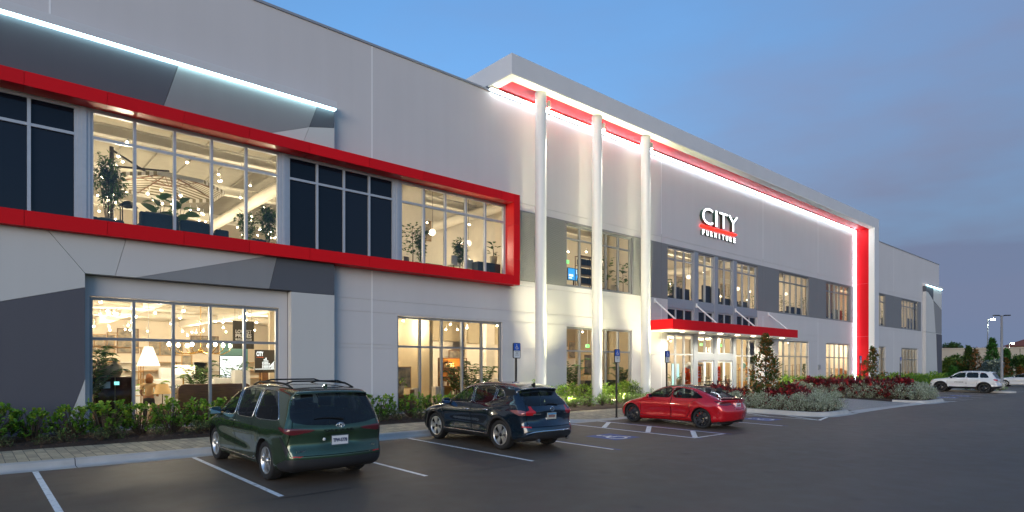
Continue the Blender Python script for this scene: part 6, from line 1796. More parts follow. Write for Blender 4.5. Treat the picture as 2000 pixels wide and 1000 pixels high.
SAL['dents'] = SED['dents'][:1]
for spec, nm, lab, cat, loc in ((VAN, 'minivan', 'dark green minivan with roof rails parked nearest to the camera', 'minivan', (5.33, 13.72)),
    (SUV, 'crossover', 'dark navy crossover with boomerang tail lights parked beside the accessible stall', 'car', (11.52, 13.9)),
    (SED, 'sedan', 'glossy red fastback sedan with dark wheels parked before the entrance', 'car', (20.55, 13.45)),
    (JEEP, 'sport_utility_vehicle', 'white four-wheel drive with black wheel arches parked beyond the far island', 'car', (64.9, 13.8)),
    (SAL, 'sedan', 'white saloon cut off by the picture edge behind the white four-wheel drive', 'car', (87.5, 13.2))):
    build_car(spec, lab, cat, loc, nm)
# ================================================================ SHOWROOM CONTENTS
rnd = random.Random(77)
M['bulb_dot'] = emit('spot lamp face', (1.0, 0.80, 0.50), 14.0)
M['bulb_dot'].cycles.emission_sampling = 'NONE'
M['bulb'].cycles.emission_sampling = 'NONE'
M['shade_lit'] = emit('lit lamp shade', (1.0, 0.82, 0.58), 0.55, (0.8, 0.74, 0.62)); M['shade_lit'].cycles.emission_sampling = 'NONE'
M['shade_tan'] = emit('lit tan lamp shade', (0.9, 0.5, 0.15), 0.16, (0.42, 0.26, 0.1)); M['shade_tan'].cycles.emission_sampling = 'NONE'
M['sofa_navy'] = mat('navy sofa fabric', (0.022, 0.035, 0.055), 0.85, var=0.12, scale=8)
M['sofa_grey'] = mat('grey sofa fabric', (0.13, 0.125, 0.115), 0.9, var=0.1, scale=8)
M['cream_fabric'] = mat('cream fabric', (0.60, 0.54, 0.44), 0.9, var=0.06, scale=8)
M['walnut'] = mat('walnut wood', (0.16, 0.075, 0.03), 0.4, var=0.25, scale=3, stretch=(1, 1, 8))
M['mahogany'] = mat('gloss dark brown wood', (0.085, 0.03, 0.015), 0.08, var=0.3, scale=2, coat=0.6)
M['oak'] = mat('oak wood', (0.42, 0.25, 0.10), 0.5, var=0.15, scale=3, stretch=(1, 1, 8))
M['amber'] = mat('amber cabinet interior', (0.55, 0.27, 0.06), 0.5, var=0.1)
M['brass'] = mat('brass', (0.60, 0.36, 0.10), 0.25, 1.0)
M['ceramic'] = mat('stoneware', (0.40, 0.33, 0.22), 0.55, var=0.1, scale=12)
M['sale_red'] = leaf_mat('sale poster orange red', (0.90, 0.18, 0.04), 0.6, 0.5)
M['board'] = mat('sign board dark brown', (0.045, 0.036, 0.024), 0.7)
M['art'] = mat('picture print', (0.42, 0.33, 0.22), 0.7, col2=(0.10, 0.10, 0.09), scale=3)
M['screen_w'] = emit('white lit screen', (0.80, 0.95, 1.0), 0.45); M['screen_b'] = emit('blue lit screen', (0.03, 0.25, 0.55), 0.55, (0.02, 0.05, 0.1)); M['screen_t'] = emit('teal lit screen', (0.25, 0.85, 0.80), 0.4)
M['exit'] = emit('green exit sign', (0.08, 0.9, 0.12), 0.7)
# ---- ceiling spots
def track_proto(name):
    q = MB(); q.tube([(0, 0, 0.0), (0, 0, 0.16)], 0.012, 6); q.lathe([(0.0, 0.02), (0.035, 0.02), (0.05, -0.09), (0.046, -0.10)], 10); q.lathe([(0.0, -0.098), (0.047, -0.10)], 10, m=1)
    q.add(*sphere_mesh(0.05, (0, 0, -0.11), 8, 5), 1, True)
    return q.build(name, [M['white'], M['bulb_dot']])
def sphere_mesh(r, c, n=12, k=8, sx=1, sy=1, sz=1):
    vs, fs = [], []
    for i in range(k + 1):
        ph = math.pi * (i / k - 0.5)
        for j in range(n): vs.append((c[0] + r * sx * math.cos(ph) * math.cos(2 * math.pi * j / n), c[1] + r * sy * math.cos(ph) * math.sin(2 * math.pi * j / n), c[2] + r * sz * math.sin(ph)))
    for i in range(k):
        for j in range(n): fs.append((i * n + j, i * n + (j + 1) % n, (i + 1) * n + (j + 1) % n, (i + 1) * n + j))
    return vs, fs
tp = [None]
def tracks(x0, x1, nx, y0, y1, ny, z, label, group, dz=0.2, fan=None):
    for i in range(nx):
        for j in range(ny):
            x = x0 + (x1 - x0) * (i + 0.5) / nx + rnd.uniform(-0.5, 0.5) * (x1 - x0) / nx; y = y0 + (y1 - y0) * (j + 0.5) / ny + rnd.uniform(-0.4, 0.4) * (y1 - y0) / ny
            zz = z + rnd.uniform(-dz, dz)
            if fan: x = rnd.uniform(*fan) * y / 22.7; zz = min(2.15 + (rnd.uniform(7.0, 9.7) - 2.15) * y / 22.7, 11.2) if z > 6 else zz
            if tp[0] is None: tp[0] = track_proto('track_light'); o = tp[0]
            else: o = tp[0].copy(); COL.objects.link(o)
            o.location = (x, y, zz); o.rotation_euler = (rnd.uniform(-.4, .4), rnd.uniform(-.4, .4), 0)
            tag(o, label, 'ceiling light', group)
def lamps(x0, x1, nx, y0, y1, ny, z, e, col=(1.0, 0.87, 0.65)):
    for i in range(nx):
        for j in range(ny):
            l = bpy.data.lights.new('showroom_lamp', 'POINT'); l.energy = e; l.color = col; l.shadow_soft_size = 0.09
            o = bpy.data.objects.new('showroom_lamp', l); COL.objects.link(o); o.location = (x0 + (x1 - x0) * (i + 0.5) / nx, y0 + (y1 - y0) * (j + 0.5) / ny, z)
tracks(-2, 13, 8, 24.2, 44, 6, 4.45, 'small bright spot on the ceiling behind the wide ground floor window', 'spots behind the wide window', fan=(2.8, 8.6))
tracks(14, 22, 5, 24.2, 30, 2, 4.45, 'small bright spot on the ceiling behind the window with the bookcase', 'spots over the bookcase')
tracks(22.8, 29.8, 5, 24.2, 29, 2, 4.45, 'small bright spot on the ceiling behind the near column windows', 'spots behind the columns')
tracks(33, 44, 7, 24.0, 32, 2, 4.4, 'small bright spot inside above the entrance doors', 'spots over the entrance')
tracks(48.6, 63, 8, 24.0, 27.5, 1, 4.4, 'small bright spot behind the ground floor windows past the canopy', 'spots past the canopy')
tracks(-1, 12, 9, 24.5, 44, 8, 9.6, 'glowing bulb hung behind the upper window with the striped parasol', 'bulbs over the parasol', 1.4, (2.8, 8.6))
tracks(13.8, 20, 4, 24.2, 32, 2, 9.4, 'glowing bulb behind the upper window in the end of the red frame', 'bulbs in the end of the red frame', 0.5, (13.9, 18.5))
tracks(22.5, 29.8, 4, 24.2, 32, 2, 9.2, 'glowing bulb behind the upper window between the columns', 'bulbs between the columns', 0.5)
tracks(33, 45, 7, 24.2, 32, 2, 9.0, 'glowing bulb behind the upper windows above the canopy', 'bulbs above the canopy', 0.5)
tracks(48, 63, 6, 24.2, 32, 1, 9.0, 'glowing bulb behind the upper windows past the lettering', 'bulbs past the lettering', 0.4)
lamps(-3, 14, 3, 24, 44, 4, 4.1, 105); lamps(14, 22, 2, 24, 30, 2, 4.1, 77); lamps(23, 29.5, 2, 24, 29, 1, 4.1, 91)
lamps(33, 54, 4, 24, 33, 2, 4.1, 84); lamps(47, 64, 4, 24, 28, 1, 4.1, 84); lamps(66, 86, 3, 24, 28, 1, 4.1, 98)
lamps(-10, 13, 4, 24, 44, 4, 8.4, 67); lamps(14, 20, 1, 24, 32, 2, 8.6, 67); lamps(23, 29.5, 1, 25, 32, 2, 8.9, 91); lamps(32, 45, 2, 25, 32, 2, 8.9, 91); lamps(47, 84, 6, 25, 31, 1, 8.9, 91)

GF, UF = 0.12, 6.30
def thing(name, loc, label, cat, group=None, rz=0): return empty(name, loc, rz, label, cat, group)
def solo(mb, name, mats, loc, label, cat, group=None, rz=0, bevel=0):
    o = mb.build(name, mats, bevel=bevel); o.location = loc; o.rotation_euler = (0, 0, rz); return tag(o, label, cat, group)
def sofa(x, y, z, w, m, label, h=0.85, rz=0, group=None):
    t = thing('sofa', (x, y, z), label, 'sofa', group, rz)
    q = MB(); q.box(-w / 2, w / 2, -0.45, -0.2, 0.08, h); q.build('backrest', m, t, bevel=0.05)
    q = MB(); q.box(-w / 2 + 0.16, w / 2 - 0.16, -0.2, 0.5, 0.08, 0.42); q.build('seat', m, t, bevel=0.05)
    for s in (-1, 1):
        q = MB(); q.box(s * (w / 2 - 0.16), s * w / 2, -0.2, 0.5, 0.08, 0.62); q.build('armrest', m, t, bevel=0.05)
        for yy in (-0.4, 0.4):
            q = MB(); q.tube([(s * (w / 2 - 0.1), yy, 0), (s * (w / 2 - 0.1), yy, 0.1)], 0.025, 6); q.build('leg', M['black'], t)
    n = max(1, round(w / 0.9))
    for k in range(n):
        q = MB(); x0 = -w / 2 + 0.18 + (w - 0.36) * k / n; q.box(x0 + 0.01, x0 + (w - 0.36) / n - 0.01, -0.2, -0.02, 0.42, h + 0.08); q.build('cushion', M['sofa_grey'] if m is M['sofa_navy'] else m, t, bevel=0.05)
    return t
def plant_pot(t, r, h, m):
    q = MB(); q.lathe([(0, 0), (r * 0.75, 0), (r, h), (r * 0.9, h), (r * 0.85, h * 0.9), (0, h * 0.9)], 16); q.build('pot', m, t)
def bamboo(x, y, z, h, label, seed, rad=0.35, stems=7, L=0.17):
    t = thing('bamboo_plant', (x, y, z), label, 'plant'); plant_pot(t, 0.17, 0.35, M['black'])
    lv = Leaves(seed); r = lv.rng
    for k in range(stems):
        a = r.uniform(0, 6.28); top = Vector((math.cos(a), math.sin(a), 0)) * r.uniform(0.05, rad) + Vector((0, 0, h * r.uniform(0.75, 1)))
        b0 = Vector((math.cos(a), math.sin(a), 0)) * 0.05 + Vector((0, 0, 0.3))
        lv.mb.tube([b0, b0.lerp(top, 0.6) + Vector((0, 0, 0.08)), top], [0.014, 0.01, 0.004], 5, 3, caps=False)
        for j in range(44):
            p = b0.lerp(top, 0.3 + 0.7 * math.sqrt(r.random())); d = lv.dirv(-0.5, 0.7)
            tip = p + d * r.uniform(0.05, rad * 0.7)
            for i in range(3): lv.leaf(tip, d + lv.dirv(-0.8, 0.5), L * r.uniform(0.7, 1.2), 'lance', r.choice((0, 0, 1)), 0.2, 2.1)
    lv.mb.build('foliage', [LM['house_d'], LM['house'], LM['house'], M['bark']], t); return t
def palm(x, y, z, h, label, seed, n=11, bright=False):
    t = thing('palm_plant', (x, y, z), label, 'plant'); plant_pot(t, 0.18, 0.35, M['ceramic'])
    lv = Leaves(seed); r = lv.rng
    for k in range(n):
        a = 6.283 * k / n + r.uniform(-.3, .3); reach = h * r.uniform(0.22, 0.42); top = h * r.uniform(0.65, 1.0); pts = []
        for i in range(9):
            s = i / 8; pts.append(Vector((math.cos(a) * reach * s ** 1.4, math.sin(a) * reach * s ** 1.4, 0.3 + (top - 0.3) * math.sin(s * 1.75) / 0.98)))
        lv.mb.tube(pts, [0.012 - 0.001 * i for i in range(9)], 4, 3, caps=False)
        for i in range(3, 9):
            d = (pts[i] - pts[i - 1]).normalized(); sd = Vector((-math.sin(a), math.cos(a), 0))
            for s in (-1, 1):
                for jj in (0, 0.5): lv.leaf(pts[i - 1].lerp(pts[i], jj), d * 0.7 + sd * s * 0.8 + Vector((0, 0, -0.15)), 0.2 * h * (1.1 - 0.07 * i), 'lance', r.choice((0, 1)), 0.2, 1.7)
    lv.mb.build('foliage', [LM['house_d'], LM['house'], LM['palm'], M['bark']] if not bright else [LM['clusia'], LM['palm'], LM['palm'], M['bark']], t); return t
def broadleaf(x, y, z, h, label, seed, n=12, L=0.42, shape='broad', stem=True):
    t = thing('broad_leaved_plant', (x, y, z), label, 'plant'); plant_pot(t, 0.2, 0.38, M['ceramic'])
    lv = Leaves(seed); r = lv.rng
    for k in range(n):
        a = 2.4 * k; zz = h * (0.45 + 0.55 * k / n); rr = r.uniform(0.08, 0.25)
        p = Vector((math.cos(a) * rr, math.sin(a) * rr, zz)); lv.mb.tube([(0, 0, 0.3), (p.x * 0.3, p.y * 0.3, zz * 0.7), p], [0.014, 0.01, 0.006], 5, 3, caps=False)
        lv.leaf(p, Vector((math.cos(a), math.sin(a), r.uniform(0.1, 0.9))), L * r.uniform(0.75, 1.15), shape, r.choice((0, 1)), 0.25)
    lv.mb.build('foliage', [LM['house_d'], LM['house'], LM['house'], M['bark']], t); return t
def ficus(x, y, z, h, label, seed, n=60, L=0.2, spread=0.3, m=None):
    t = thing('ficus_plant', (x, y, z), label, 'plant'); plant_pot(t, 0.2, 0.4, M['ceramic'])
    lv = Leaves(seed); r = lv.rng
    lv.mb.tube([(0, 0, 0.3), (0.03, 0.02, h * 0.5), (0.0, 0.05, h * 0.95)], [0.025, 0.02, 0.01], 6, 3)
    for k in range(n):
        zz = h * r.uniform(0.4, 1.0); a = r.uniform(0, 6.28); rr = spread * r.random() ** 0.6
        lv.leaf((math.cos(a) * rr, math.sin(a) * rr, zz), Vector((math.cos(a), math.sin(a), r.uniform(-0.1, 0.9))), L * r.uniform(0.7, 1.2), 'ellipse', r.choice((0, 0, 1)), 0.2, 1.3)
    lv.mb.build('foliage', m or [LM['house_d'], LM['house'], LM['house'], M['bark']], t); return t
def cabinet(x, y, z, w, d, h, m, label, nd=2, cat='cabinet', leg=0.1, rz=0, top=None):
    t = thing('cabinet', (x, y, z), label, cat, None, rz)
    q = MB(); q.box(-w / 2, w / 2, -d / 2, d / 2, leg, h); q.build('carcass', m, t, bevel=0.015)
    for k in range(nd):
        q = MB(); x0 = -w / 2 + w * k / nd; q.box(x0 + 0.015, x0 + w / nd - 0.015, -d / 2 - 0.02, -d / 2 - 0.002, leg + 0.03, h - 0.03)
        f = q.build('door', m, t, bevel=0.006); q = MB(); q.tube([(x0 + w / nd - 0.06, -d / 2 - 0.04, h * 0.5), (x0 + w / nd - 0.06, -d / 2 - 0.04, h * 0.62)], 0.008, 6); q.build('handle', M['brass'], f)
    for sx in (-1, 1):
        for sy in (-1, 1):
            q = MB(); q.box(sx * (w / 2 - 0.06) - 0.02, sx * (w / 2 - 0.06) + 0.02, sy * (d / 2 - 0.06) - 0.02, sy * (d / 2 - 0.06) + 0.02, 0, leg); q.build('leg', M['black'], t)
    return t
def shelf_unit(x, y, z, w, d, h, n, m, label, back=None, fill=(), cat='shelves', rz=0):
    t = thing('shelf_unit', (x, y, z), label, cat, None, rz)
    for s in (-1, 1):
        for yy in (-d / 2, d / 2 - 0.03):
            q = MB(); q.box(s * w / 2 - 0.018, s * w / 2 + 0.018, yy, yy + 0.035, 0, h); q.build('upright', m, t)
    for k in range(n):
        q = MB(); zz = 0.12 + (h - 0.16) * k / (n - 1); q.box(-w / 2 + 0.02, w / 2 - 0.02, -d / 2 + 0.002, d / 2 - 0.002, zz, zz + 0.03); q.build('shelf', m, t)
    if back: q = MB(); q.box(-w / 2 + 0.02, w / 2 - 0.02, d / 2, d / 2 + 0.02, 0.1, h); q.build('back_panel', back, t)
    return t
def books(x, y, z, w, label, seed):
    t = thing('book_row', (x, y, z), label, 'books', 'books in the amber bookcase'); r = random.Random(seed); px = -w / 2
    while px < w / 2 - 0.05:
        bw = r.uniform(0.03, 0.06); q = MB(); q.box(px, px + bw - 0.004, -0.1, 0.08, 0, r.uniform(0.17, 0.27)); q.build('book', r.choice([M['cream_fabric'], M['walnut'], M['board'], M['white']]), t); px += bw
def table_lamp(x, y, z, label, m, h=0.62, r=0.2, base=None):
    t = thing('table_lamp', (x, y, z), label, 'lamp')
    q = MB(); q.lathe([(0, 0), (0.09, 0), (0.09, 0.02), (0.015, 0.04), (0.015, h * 0.6), (0, h * 0.6)], 14); q.build('lamp_base', base or M['board'], t)
    q = MB(); q.lathe([(r, h * 0.52), (r * 0.6, h)], 22); q.build('lamp_shade', m, t)
def picture(x, y, z, w, h, label, m=None, fr='oak', rz=0, art='art'):
    t = thing('framed_picture', (x, y, z), label, 'picture', None, rz); q = MB(); f = 0.045
    q.box(-w / 2, w / 2, 0, 0.03, 0, f); q.box(-w / 2, w / 2, 0, 0.03, h - f, h); q.box(-w / 2, -w / 2 + f, 0, 0.03, f, h - f); q.box(w / 2 - f, w / 2, 0, 0.03, f, h - f); q.build('frame', M[fr], t)
    q = MB(); q.box(-w / 2 + f, w / 2 - f, 0.012, 0.026, f, h - f); q.build('print', M[art], t)
def chair(x, y, z, m, label, rz=0, seat=0.46, back=0.9, legm='walnut', group=None, w=0.46):
    t = thing('chair', (x, y, z), label, 'chair', group, rz)
    q = MB(); q.box(-w / 2, w / 2, -0.22, 0.24, seat - 0.06, seat); q.build('seat', m, t, bevel=0.02)
    q = MB()
    for k in range(8):
        a0, a1 = R(-62 + 15.5 * k), R(-62 + 15.5 * (k + 1)); c = w * 0.52
        q.prism([(c * math.sin(a), 0.06 - c * math.cos(a) * 0.7, zz) for a, zz in ((a0, seat), (a1, seat), (a1, back), (a0, back))], (0, -0.03, 0))
    q.build('backrest', m, t)
    for sx in (-1, 1):
        for sy in (-1, 1): q = MB(); q.tube([(sx * (w / 2 - 0.04), sy * 0.18, seat - 0.06), (sx * (w / 2), sy * 0.21, 0)], [0.02, 0.013], 6); q.build('leg', M[legm], t)
    return t
def XZ(u, v, Y): return P(u, v, Y)
# --- upper window with the parasol
bamboo(XZ(213, 400, 23.7)[0], 23.7, UF, 2.75, 'tall bamboo at the corner of the upper window with the parasol', 101, 0.42, 9)
bamboo(XZ(521, 400, 23.8)[0], 23.8, UF, 2.25, 'slim bamboo at the far end of the parasol window', 102, 0.28, 6)
bamboo(XZ(487, 430, 24.6)[0], 24.6, UF, 1.9, 'thin leaning bamboo behind the mullion in the parasol window', 103, 0.32, 4)
broadleaf(XZ(312, 400, 23.9)[0], 23.9, UF, 1.75, 'broad leaved banana plant under the striped parasol', 104, 12, 0.5)
broadleaf(XZ(350, 400, 23.9)[0], 23.9, UF, 1.65, 'second banana plant beside the mullion under the striped parasol', 105, 11, 0.48)
for u0, u1, h in ((178, 238, 0.55), (268, 343, 0.95), (346, 410, 0.85), (414, 440, 0.7), (490, 512, 0.55)):
    xa, xb = XZ(u0, 430, 23.45)[0], XZ(u1, 430, 23.45)[0]
    sofa((xa + xb) / 2, 23.45, UF, xb - xa, M['sofa_navy'], {178: 'low navy sofa back at the bamboo in the parasol window', 268: 'long navy sofa back below the banana plants', 346: 'navy sofa back between the second banana plant and the mullion', 414: 'narrow navy armchair back past the sofas', 490: 'navy armchair back near the slim bamboo'}[u0], h)
xl = XZ(252, 420, 23.5)[0]
q = MB()
for sx in (-1, 1):
    for sy in (-1, 1): q.box(sx * 0.2 - 0.015, sx * 0.2 + 0.015, sy * 0.2 - 0.015, sy * 0.2 + 0.015, 0, 1.15)
t = thing('lantern', (xl, 23.6, UF), 'large black framed floor lantern beside the navy sofa', 'lantern'); q.build('frame', M['black'], t)
q = MB(); q.lathe([(0.3, 1.15), (0.12, 1.32), (0.04, 1.34), (0.0, 1.34)], 4); q.build('roof', M['black'], t); q = MB(); q.box(-0.22, 0.22, -0.22, 0.22, 0, 0.04); q.build('base', M['black'], t)
# parasol
px_, pz_ = XZ(330, 350, 27.0)
t = thing('cantilever_parasol', (px_, 27.0, UF), 'large cantilever parasol with tan and white stripes seen from below', 'parasol')
M['stripe'] = nodes_of('striped canvas')[0]
_nt = M['stripe'].node_tree; _b = _nt.nodes['Principled BSDF']; _t = _nt.nodes.new('ShaderNodeTexCoord'); _w = _nt.nodes.new('ShaderNodeTexWave'); _w.inputs['Scale'].default_value = 1.5; _w.bands_direction = 'Y'
_r = _nt.nodes.new('ShaderNodeMath'); _r.operation = 'GREATER_THAN'; _r.inputs[1].default_value = 0.5
_m = _nt.nodes.new('ShaderNodeMix'); _m.data_type = 'RGBA'; _m.inputs[6].default_value = (0.62, 0.58, 0.5, 1); _m.inputs[7].default_value = (0.17, 0.14, 0.07, 1)
_nt.links.new(_t.outputs['Object'], _w.inputs[0]); _nt.links.new(_w.outputs['Fac'], _r.inputs[0]); _nt.links.new(_r.outputs[0], _m.inputs[0]); _nt.links.new(_m.outputs[2], _b.inputs[0])
q = MB(); n = 8; rim = [(2.0 * math.cos(R(22.5 + 45 * k)), 2.0 * math.sin(R(22.5 + 45 * k)), 2.95) for k in range(n)]; apex = (0, 0, 3.5)
for k in range(n):
    a, c = rim[k], rim[(k + 1) % n]; q.add([a, c, apex], [(0, 1, 2)], 0); q.add([a, c, (c[0], c[1], c[2] - 0.14), (a[0], a[1], a[2] - 0.14)], [(0, 1, 2, 3)], 0)
q.build('canopy', M['stripe'], t)
for k in range(n):
    q = MB(); a = rim[k]; q.tube([(a[0] * 0.97, a[1] * 0.97, 2.93), (0, 0, 3.46)], 0.022, 5); q.tube([(a[0] * 0.5, a[1] * 0.5, 3.19), (0, 0, 2.95)], 0.016, 5); q.build('rib', M['walnut'], t)
q = MB(); mx = XZ(218, 330, 26.5)[0] - px_; q.tube([(mx, -0.5, 0), (mx, -0.5, 3.9)], 0.07, 8); q.tube([(mx, -0.5, 3.8), (mx * 0.3, -0.15, 3.2)], 0.035, 6); q.tube([(mx, -0.5, 3.2), (0, 0, 3.55)], 0.035, 6); q.build('mast', M['board'], t)
# --- upper window at the end of the red frame
ficus(XZ(806, 460, 24.0)[0], 24.0, UF, 2.35, 'leafy tree in the corner of the upper window beside the dark glass', 111, 150, 0.2, 0.5, [LM['house_d'], LM['house'], LM['house_d'], M['bark']])
bamboo(XZ(825, 460, 23.6)[0], 23.6, UF, 2.1, 'thin bamboo in front of the leafy tree in the red frame window', 112, 0.26, 4)
bamboo(XZ(900, 460, 23.7)[0], 23.7, UF, 2.0, 'bamboo between the two bar stools', 113, 0.3, 6)
chair(XZ(886, 510, 23.7)[0], 23.7, UF, M['cream_fabric'], 'tan bar stool with a curved back before the bamboo', 0.2, 0.72, 1.15, 'walnut', 'bar stools'); chair(XZ(918, 510, 23.9)[0], 24.0, UF, M['cream_fabric'], 'tan bar stool past the bamboo, by the navy cabinet', -0.2, 0.72, 1.12, 'walnut', 'bar stools')
x0, x1 = XZ(929, 510, 23.5)[0], XZ(973, 510, 23.5)[0]
cabinet((x0 + x1) / 2, 23.55, UF, x1 - x0, 0.45, 0.98, M['sofa_navy'], 'navy cabinet in the corner of the red frame window')
ficus(XZ(965, 480, 23.55)[0], 23.6, UF + 0.98, 1.05, 'small green plant standing on the navy cabinet', 114, 16, 0.3, 0.18)
chair(XZ(792, 505, 23.6)[0], 23.6, UF, M['walnut'], 'open wooden armchair at the edge of the red frame window', 0.5, 0.42, 0.75)
# --- upper window between the columns
q = MB(); x = XZ(1119, 538, 24.5)[0]
t = thing('display_screen', (x, 24.4, UF + 0.9), 'blue lit display screen behind the upper window between the columns', 'screen')
q.box(-0.55, 0.55, 0, 0.06, 0, 0.72); q.build('casing', M['black'], t); q = MB(); q.box(-0.52, 0.52, -0.01, -0.002, 0.03, 0.69); q.build('display', M['screen_b'], t)
q = MB(); q.box(0.18, 0.4, -0.016, -0.012, 0.4, 0.64); q.box(-0.46, -0.1, -0.016, -0.012, 0.22, 0.34); q.box(-0.46, -0.2, -0.016, -0.012, 0.1, 0.16); q.build('display_text', M['screen_w'], t)
q = MB(); q.tube([(0, 0.05, -0.9), (0, 0.05, 0)], 0.04, 8); q.build('stand', M['black'], t)
x = XZ(1143, 520, 24.0)[0]
shelf_unit(x, 24.0, UF, 1.25, 0.45, 2.3, 5, M['walnut'], 'tall open shelf stacked with black cushions between the columns')
for k in range(4):
    for j in (0, 1):
        q = MB(); q.box(-0.27, 0.27, -0.16, 0.16, 0, 0.36); solo(q, 'cushion', M['sofa_navy'], (x - 0.3 + 0.6 * j, 24.0, UF + 0.16 + 0.535 * k), 'black square cushion on the tall open shelf', 'cushion', 'cushions on the open shelf', bevel=0.06)
ficus(XZ(1187, 510, 23.6)[0], 23.6, UF, 2.3, 'fiddle leaf fig just past the second column upstairs', 121, 34, 0.34, 0.3); ficus(XZ(1217, 520, 23.7)[0], 23.7, UF, 2.2, 'fiddle leaf fig near the edge of the upper column window', 122, 34, 0.34, 0.3)
chair(XZ(1196, 555, 24.4)[0], 24.4, UF, M['cream_fabric'], 'cream armchair between the two fiddle leaf figs', 0, 0.42, 0.95, 'walnut', None, 0.7)
# --- upper windows over the canopy
palm(XZ(1309, 545, 23.6)[0], 23.6, UF, 1.8, 'small palm at the first upper window over the canopy', 131, 8)
for k, (u0, u1, h, lab) in enumerate(((1308, 1317, 1.15, 'dark armchair back beside the small palm'), (1322, 1336, 1.1, 'black high backed chair in the first upper window over the canopy'), (1366, 1377, 1.55, 'dark tall backed seat in the second upper window over the canopy'), (1382, 1395, 1.5, 'dark tall cabinet back past the mullion over the canopy'), (1404, 1416, 0.85, 'dark low sofa back in the third upper window over the canopy'), (1419, 1432, 0.75, 'brown armchair back under the pale leaved tree'), (1440, 1449, 0.8, 'brown chair back at the fourth upper window over the canopy'))):
    xa, xb = XZ(u0, 560, 23.5)[0], XZ(u1, 560, 23.5)[0]; sofa((xa + xb) / 2, 23.5, UF, xb - xa, M['sofa_navy'] if k < 5 else M['sofa_grey'], lab, h)
PL = [LM['silver'], LM['house'], LM['silver_l'], M['bark']]
ficus(XZ(1424, 560, 24.2)[0], 24.2, UF, 2.1, 'pale leaved tree in the third upper window over the canopy', 132, 90, 0.13, 0.45, PL); ficus(XZ(1458, 560, 24.0)[0], 24.0, UF, 2.0, 'pale leaved tree in the fourth upper window over the canopy', 133, 80, 0.13, 0.4, PL)
ficus(XZ(1470, 570, 23.7)[0], 23.7, UF, 1.6, 'green potted tree at the edge of the fourth upper window', 134, 50, 0.15, 0.3)
t = thing('pendant_lamp', (XZ(1441, 560, 23.9)[0], 23.9, UF + 1.9), 'round glowing orange pendant in the upper window over the canopy', 'lamp'); q = MB(); q.add(*sphere_mesh(0.15, (0, 0, 0), 14, 10), 0, True); q.build('lamp_shade', M['bulb_soft'], t); q = MB(); q.tube([(0, 0, 0.14), (0, 0, 4.3)], 0.008, 5); q.build('cord', M['black'], t)
# --- upper windows past the lettering
for u, h, lab in ((1527, 1.9, 'leafy plant at the near edge of the four-pane upper window past the canopy'), (1550, 1.5, 'bushy plant in the middle of the upper window past the canopy'), (1570, 2.1, 'tall leafy plant at the far side of the upper window past the canopy'), (1637, 1.6, 'leafy plant before the orange wall upstairs'), (1647, 1.5, 'second leafy plant before the orange wall upstairs')):
    ficus(XZ(u, 570, 23.7)[0], 23.7, UF, h, lab, 140 + u % 37, 90, 0.16, 0.45, [LM['house_d'], LM['house'], LM['far_l'], M['bark']])
for u0, u1, h, m, lab in ((1532, 1543, 0.95, 'sofa_navy', 'dark sofa back in the upper window past the canopy'), (1545, 1556, 0.95, 'sofa_navy', 'dark sofa back behind the bushy plant upstairs'), (1615, 1620, 0.9, 'sofa_navy', 'dark seat at the edge of the last upper window in the portal'), (1622, 1631, 1.3, 'sofa_grey', 'grey cabinet back in the last upper window in the portal'), (1719, 1726, 1.2, 'sofa_navy', 'dark seat upstairs just past the red leg'), (1768, 1773, 1.6, 'sofa_navy', 'dark tall seat in the last upper window'), (1776, 1781, 1.5, 'sofa_navy', 'second dark tall seat in the last upper window')):
    xa, xb = XZ(u0, 560, 23.6)[0], XZ(u1, 560, 23.6)[0]; sofa((xa + xb) / 2, 23.6, UF, max(0.7, xb - xa), M[m], lab, h)
xa, xb = XZ(1632, 600, 23.6)[0], XZ(1640, 600, 23.6)[0]; cabinet((xa + xb) / 2, 23.6, UF, xb - xa, 0.4, 1.35, mat('red lacquer', (0.22, 0.015, 0.012), 0.3), 'dark red cabinet before the orange wall upstairs')
for u, lab in ((1787, 'tall plant at the far edge of the last upper window'), (1722, 'plant upstairs just past the red leg')): ficus(XZ(u, 590, 23.8)[0], 23.8, UF, 2.2, lab, 150 + u % 31, 70, 0.2, 0.5)
# --- wide ground floor window
x0, x1 = XZ(182, 780, 23.5)[0], XZ(264, 780, 23.5)[0]
t = thing('wardrobe', ((x0 + x1) / 2, 23.75, GF), 'glossy dark brown cabinet standing close behind the wide window', 'wardrobe'); w = x1 - x0
q = MB(); q.box(-w / 2, w / 2, -0.28, 0.3, 0.0, 1.72); q.build('carcass', M['oak'], t)
for s in (0, 1): q = MB(); q.box(-w / 2 + 0.06 + s * (w / 2 - 0.04), 0 - 0.01 + s * (w / 2 - 0.01), -0.31, -0.282, 0.05, 1.70); q.build('door', M['mahogany'], t)
q = MB(); q.box(-0.02, 0.12, -0.32, -0.312, 1.45, 1.56); q.build('display', M['screen_t'], t)
q = MB(); q.box(-w / 2 + 0.15, -w / 2 + 0.45, -0.318, -0.312, 1.35, 1.56); q.build('paper_note', M['white'], t)
wx = (x0 + x1) / 2; wz = GF + 1.72
vx = XZ(226, 715, 23.6)[0]; q = MB(); q.lathe([(0, 0), (0.12, 0), (0.21, 0.14), (0.225, 0.25), (0.17, 0.38), (0.08, 0.43), (0.09, 0.50), (0.17, 0.54), (0.15, 0.54), (0.07, 0.49), (0, 0.45)], 24); solo(q, 'vase', M['ceramic'], (vx, 23.65, wz), 'round beige stoneware vase on the glossy brown cabinet', 'vase')
ficus(XZ(207, 715, 23.6)[0], 23.65, wz, 0.62, 'small potted green plant beside the stoneware vase', 161, 40, 0.14, 0.14)
palm(XZ(172, 700, 23.4)[0], 23.3, GF, 2.7, 'palm leaning in at the corner of the wide window', 162, 13)
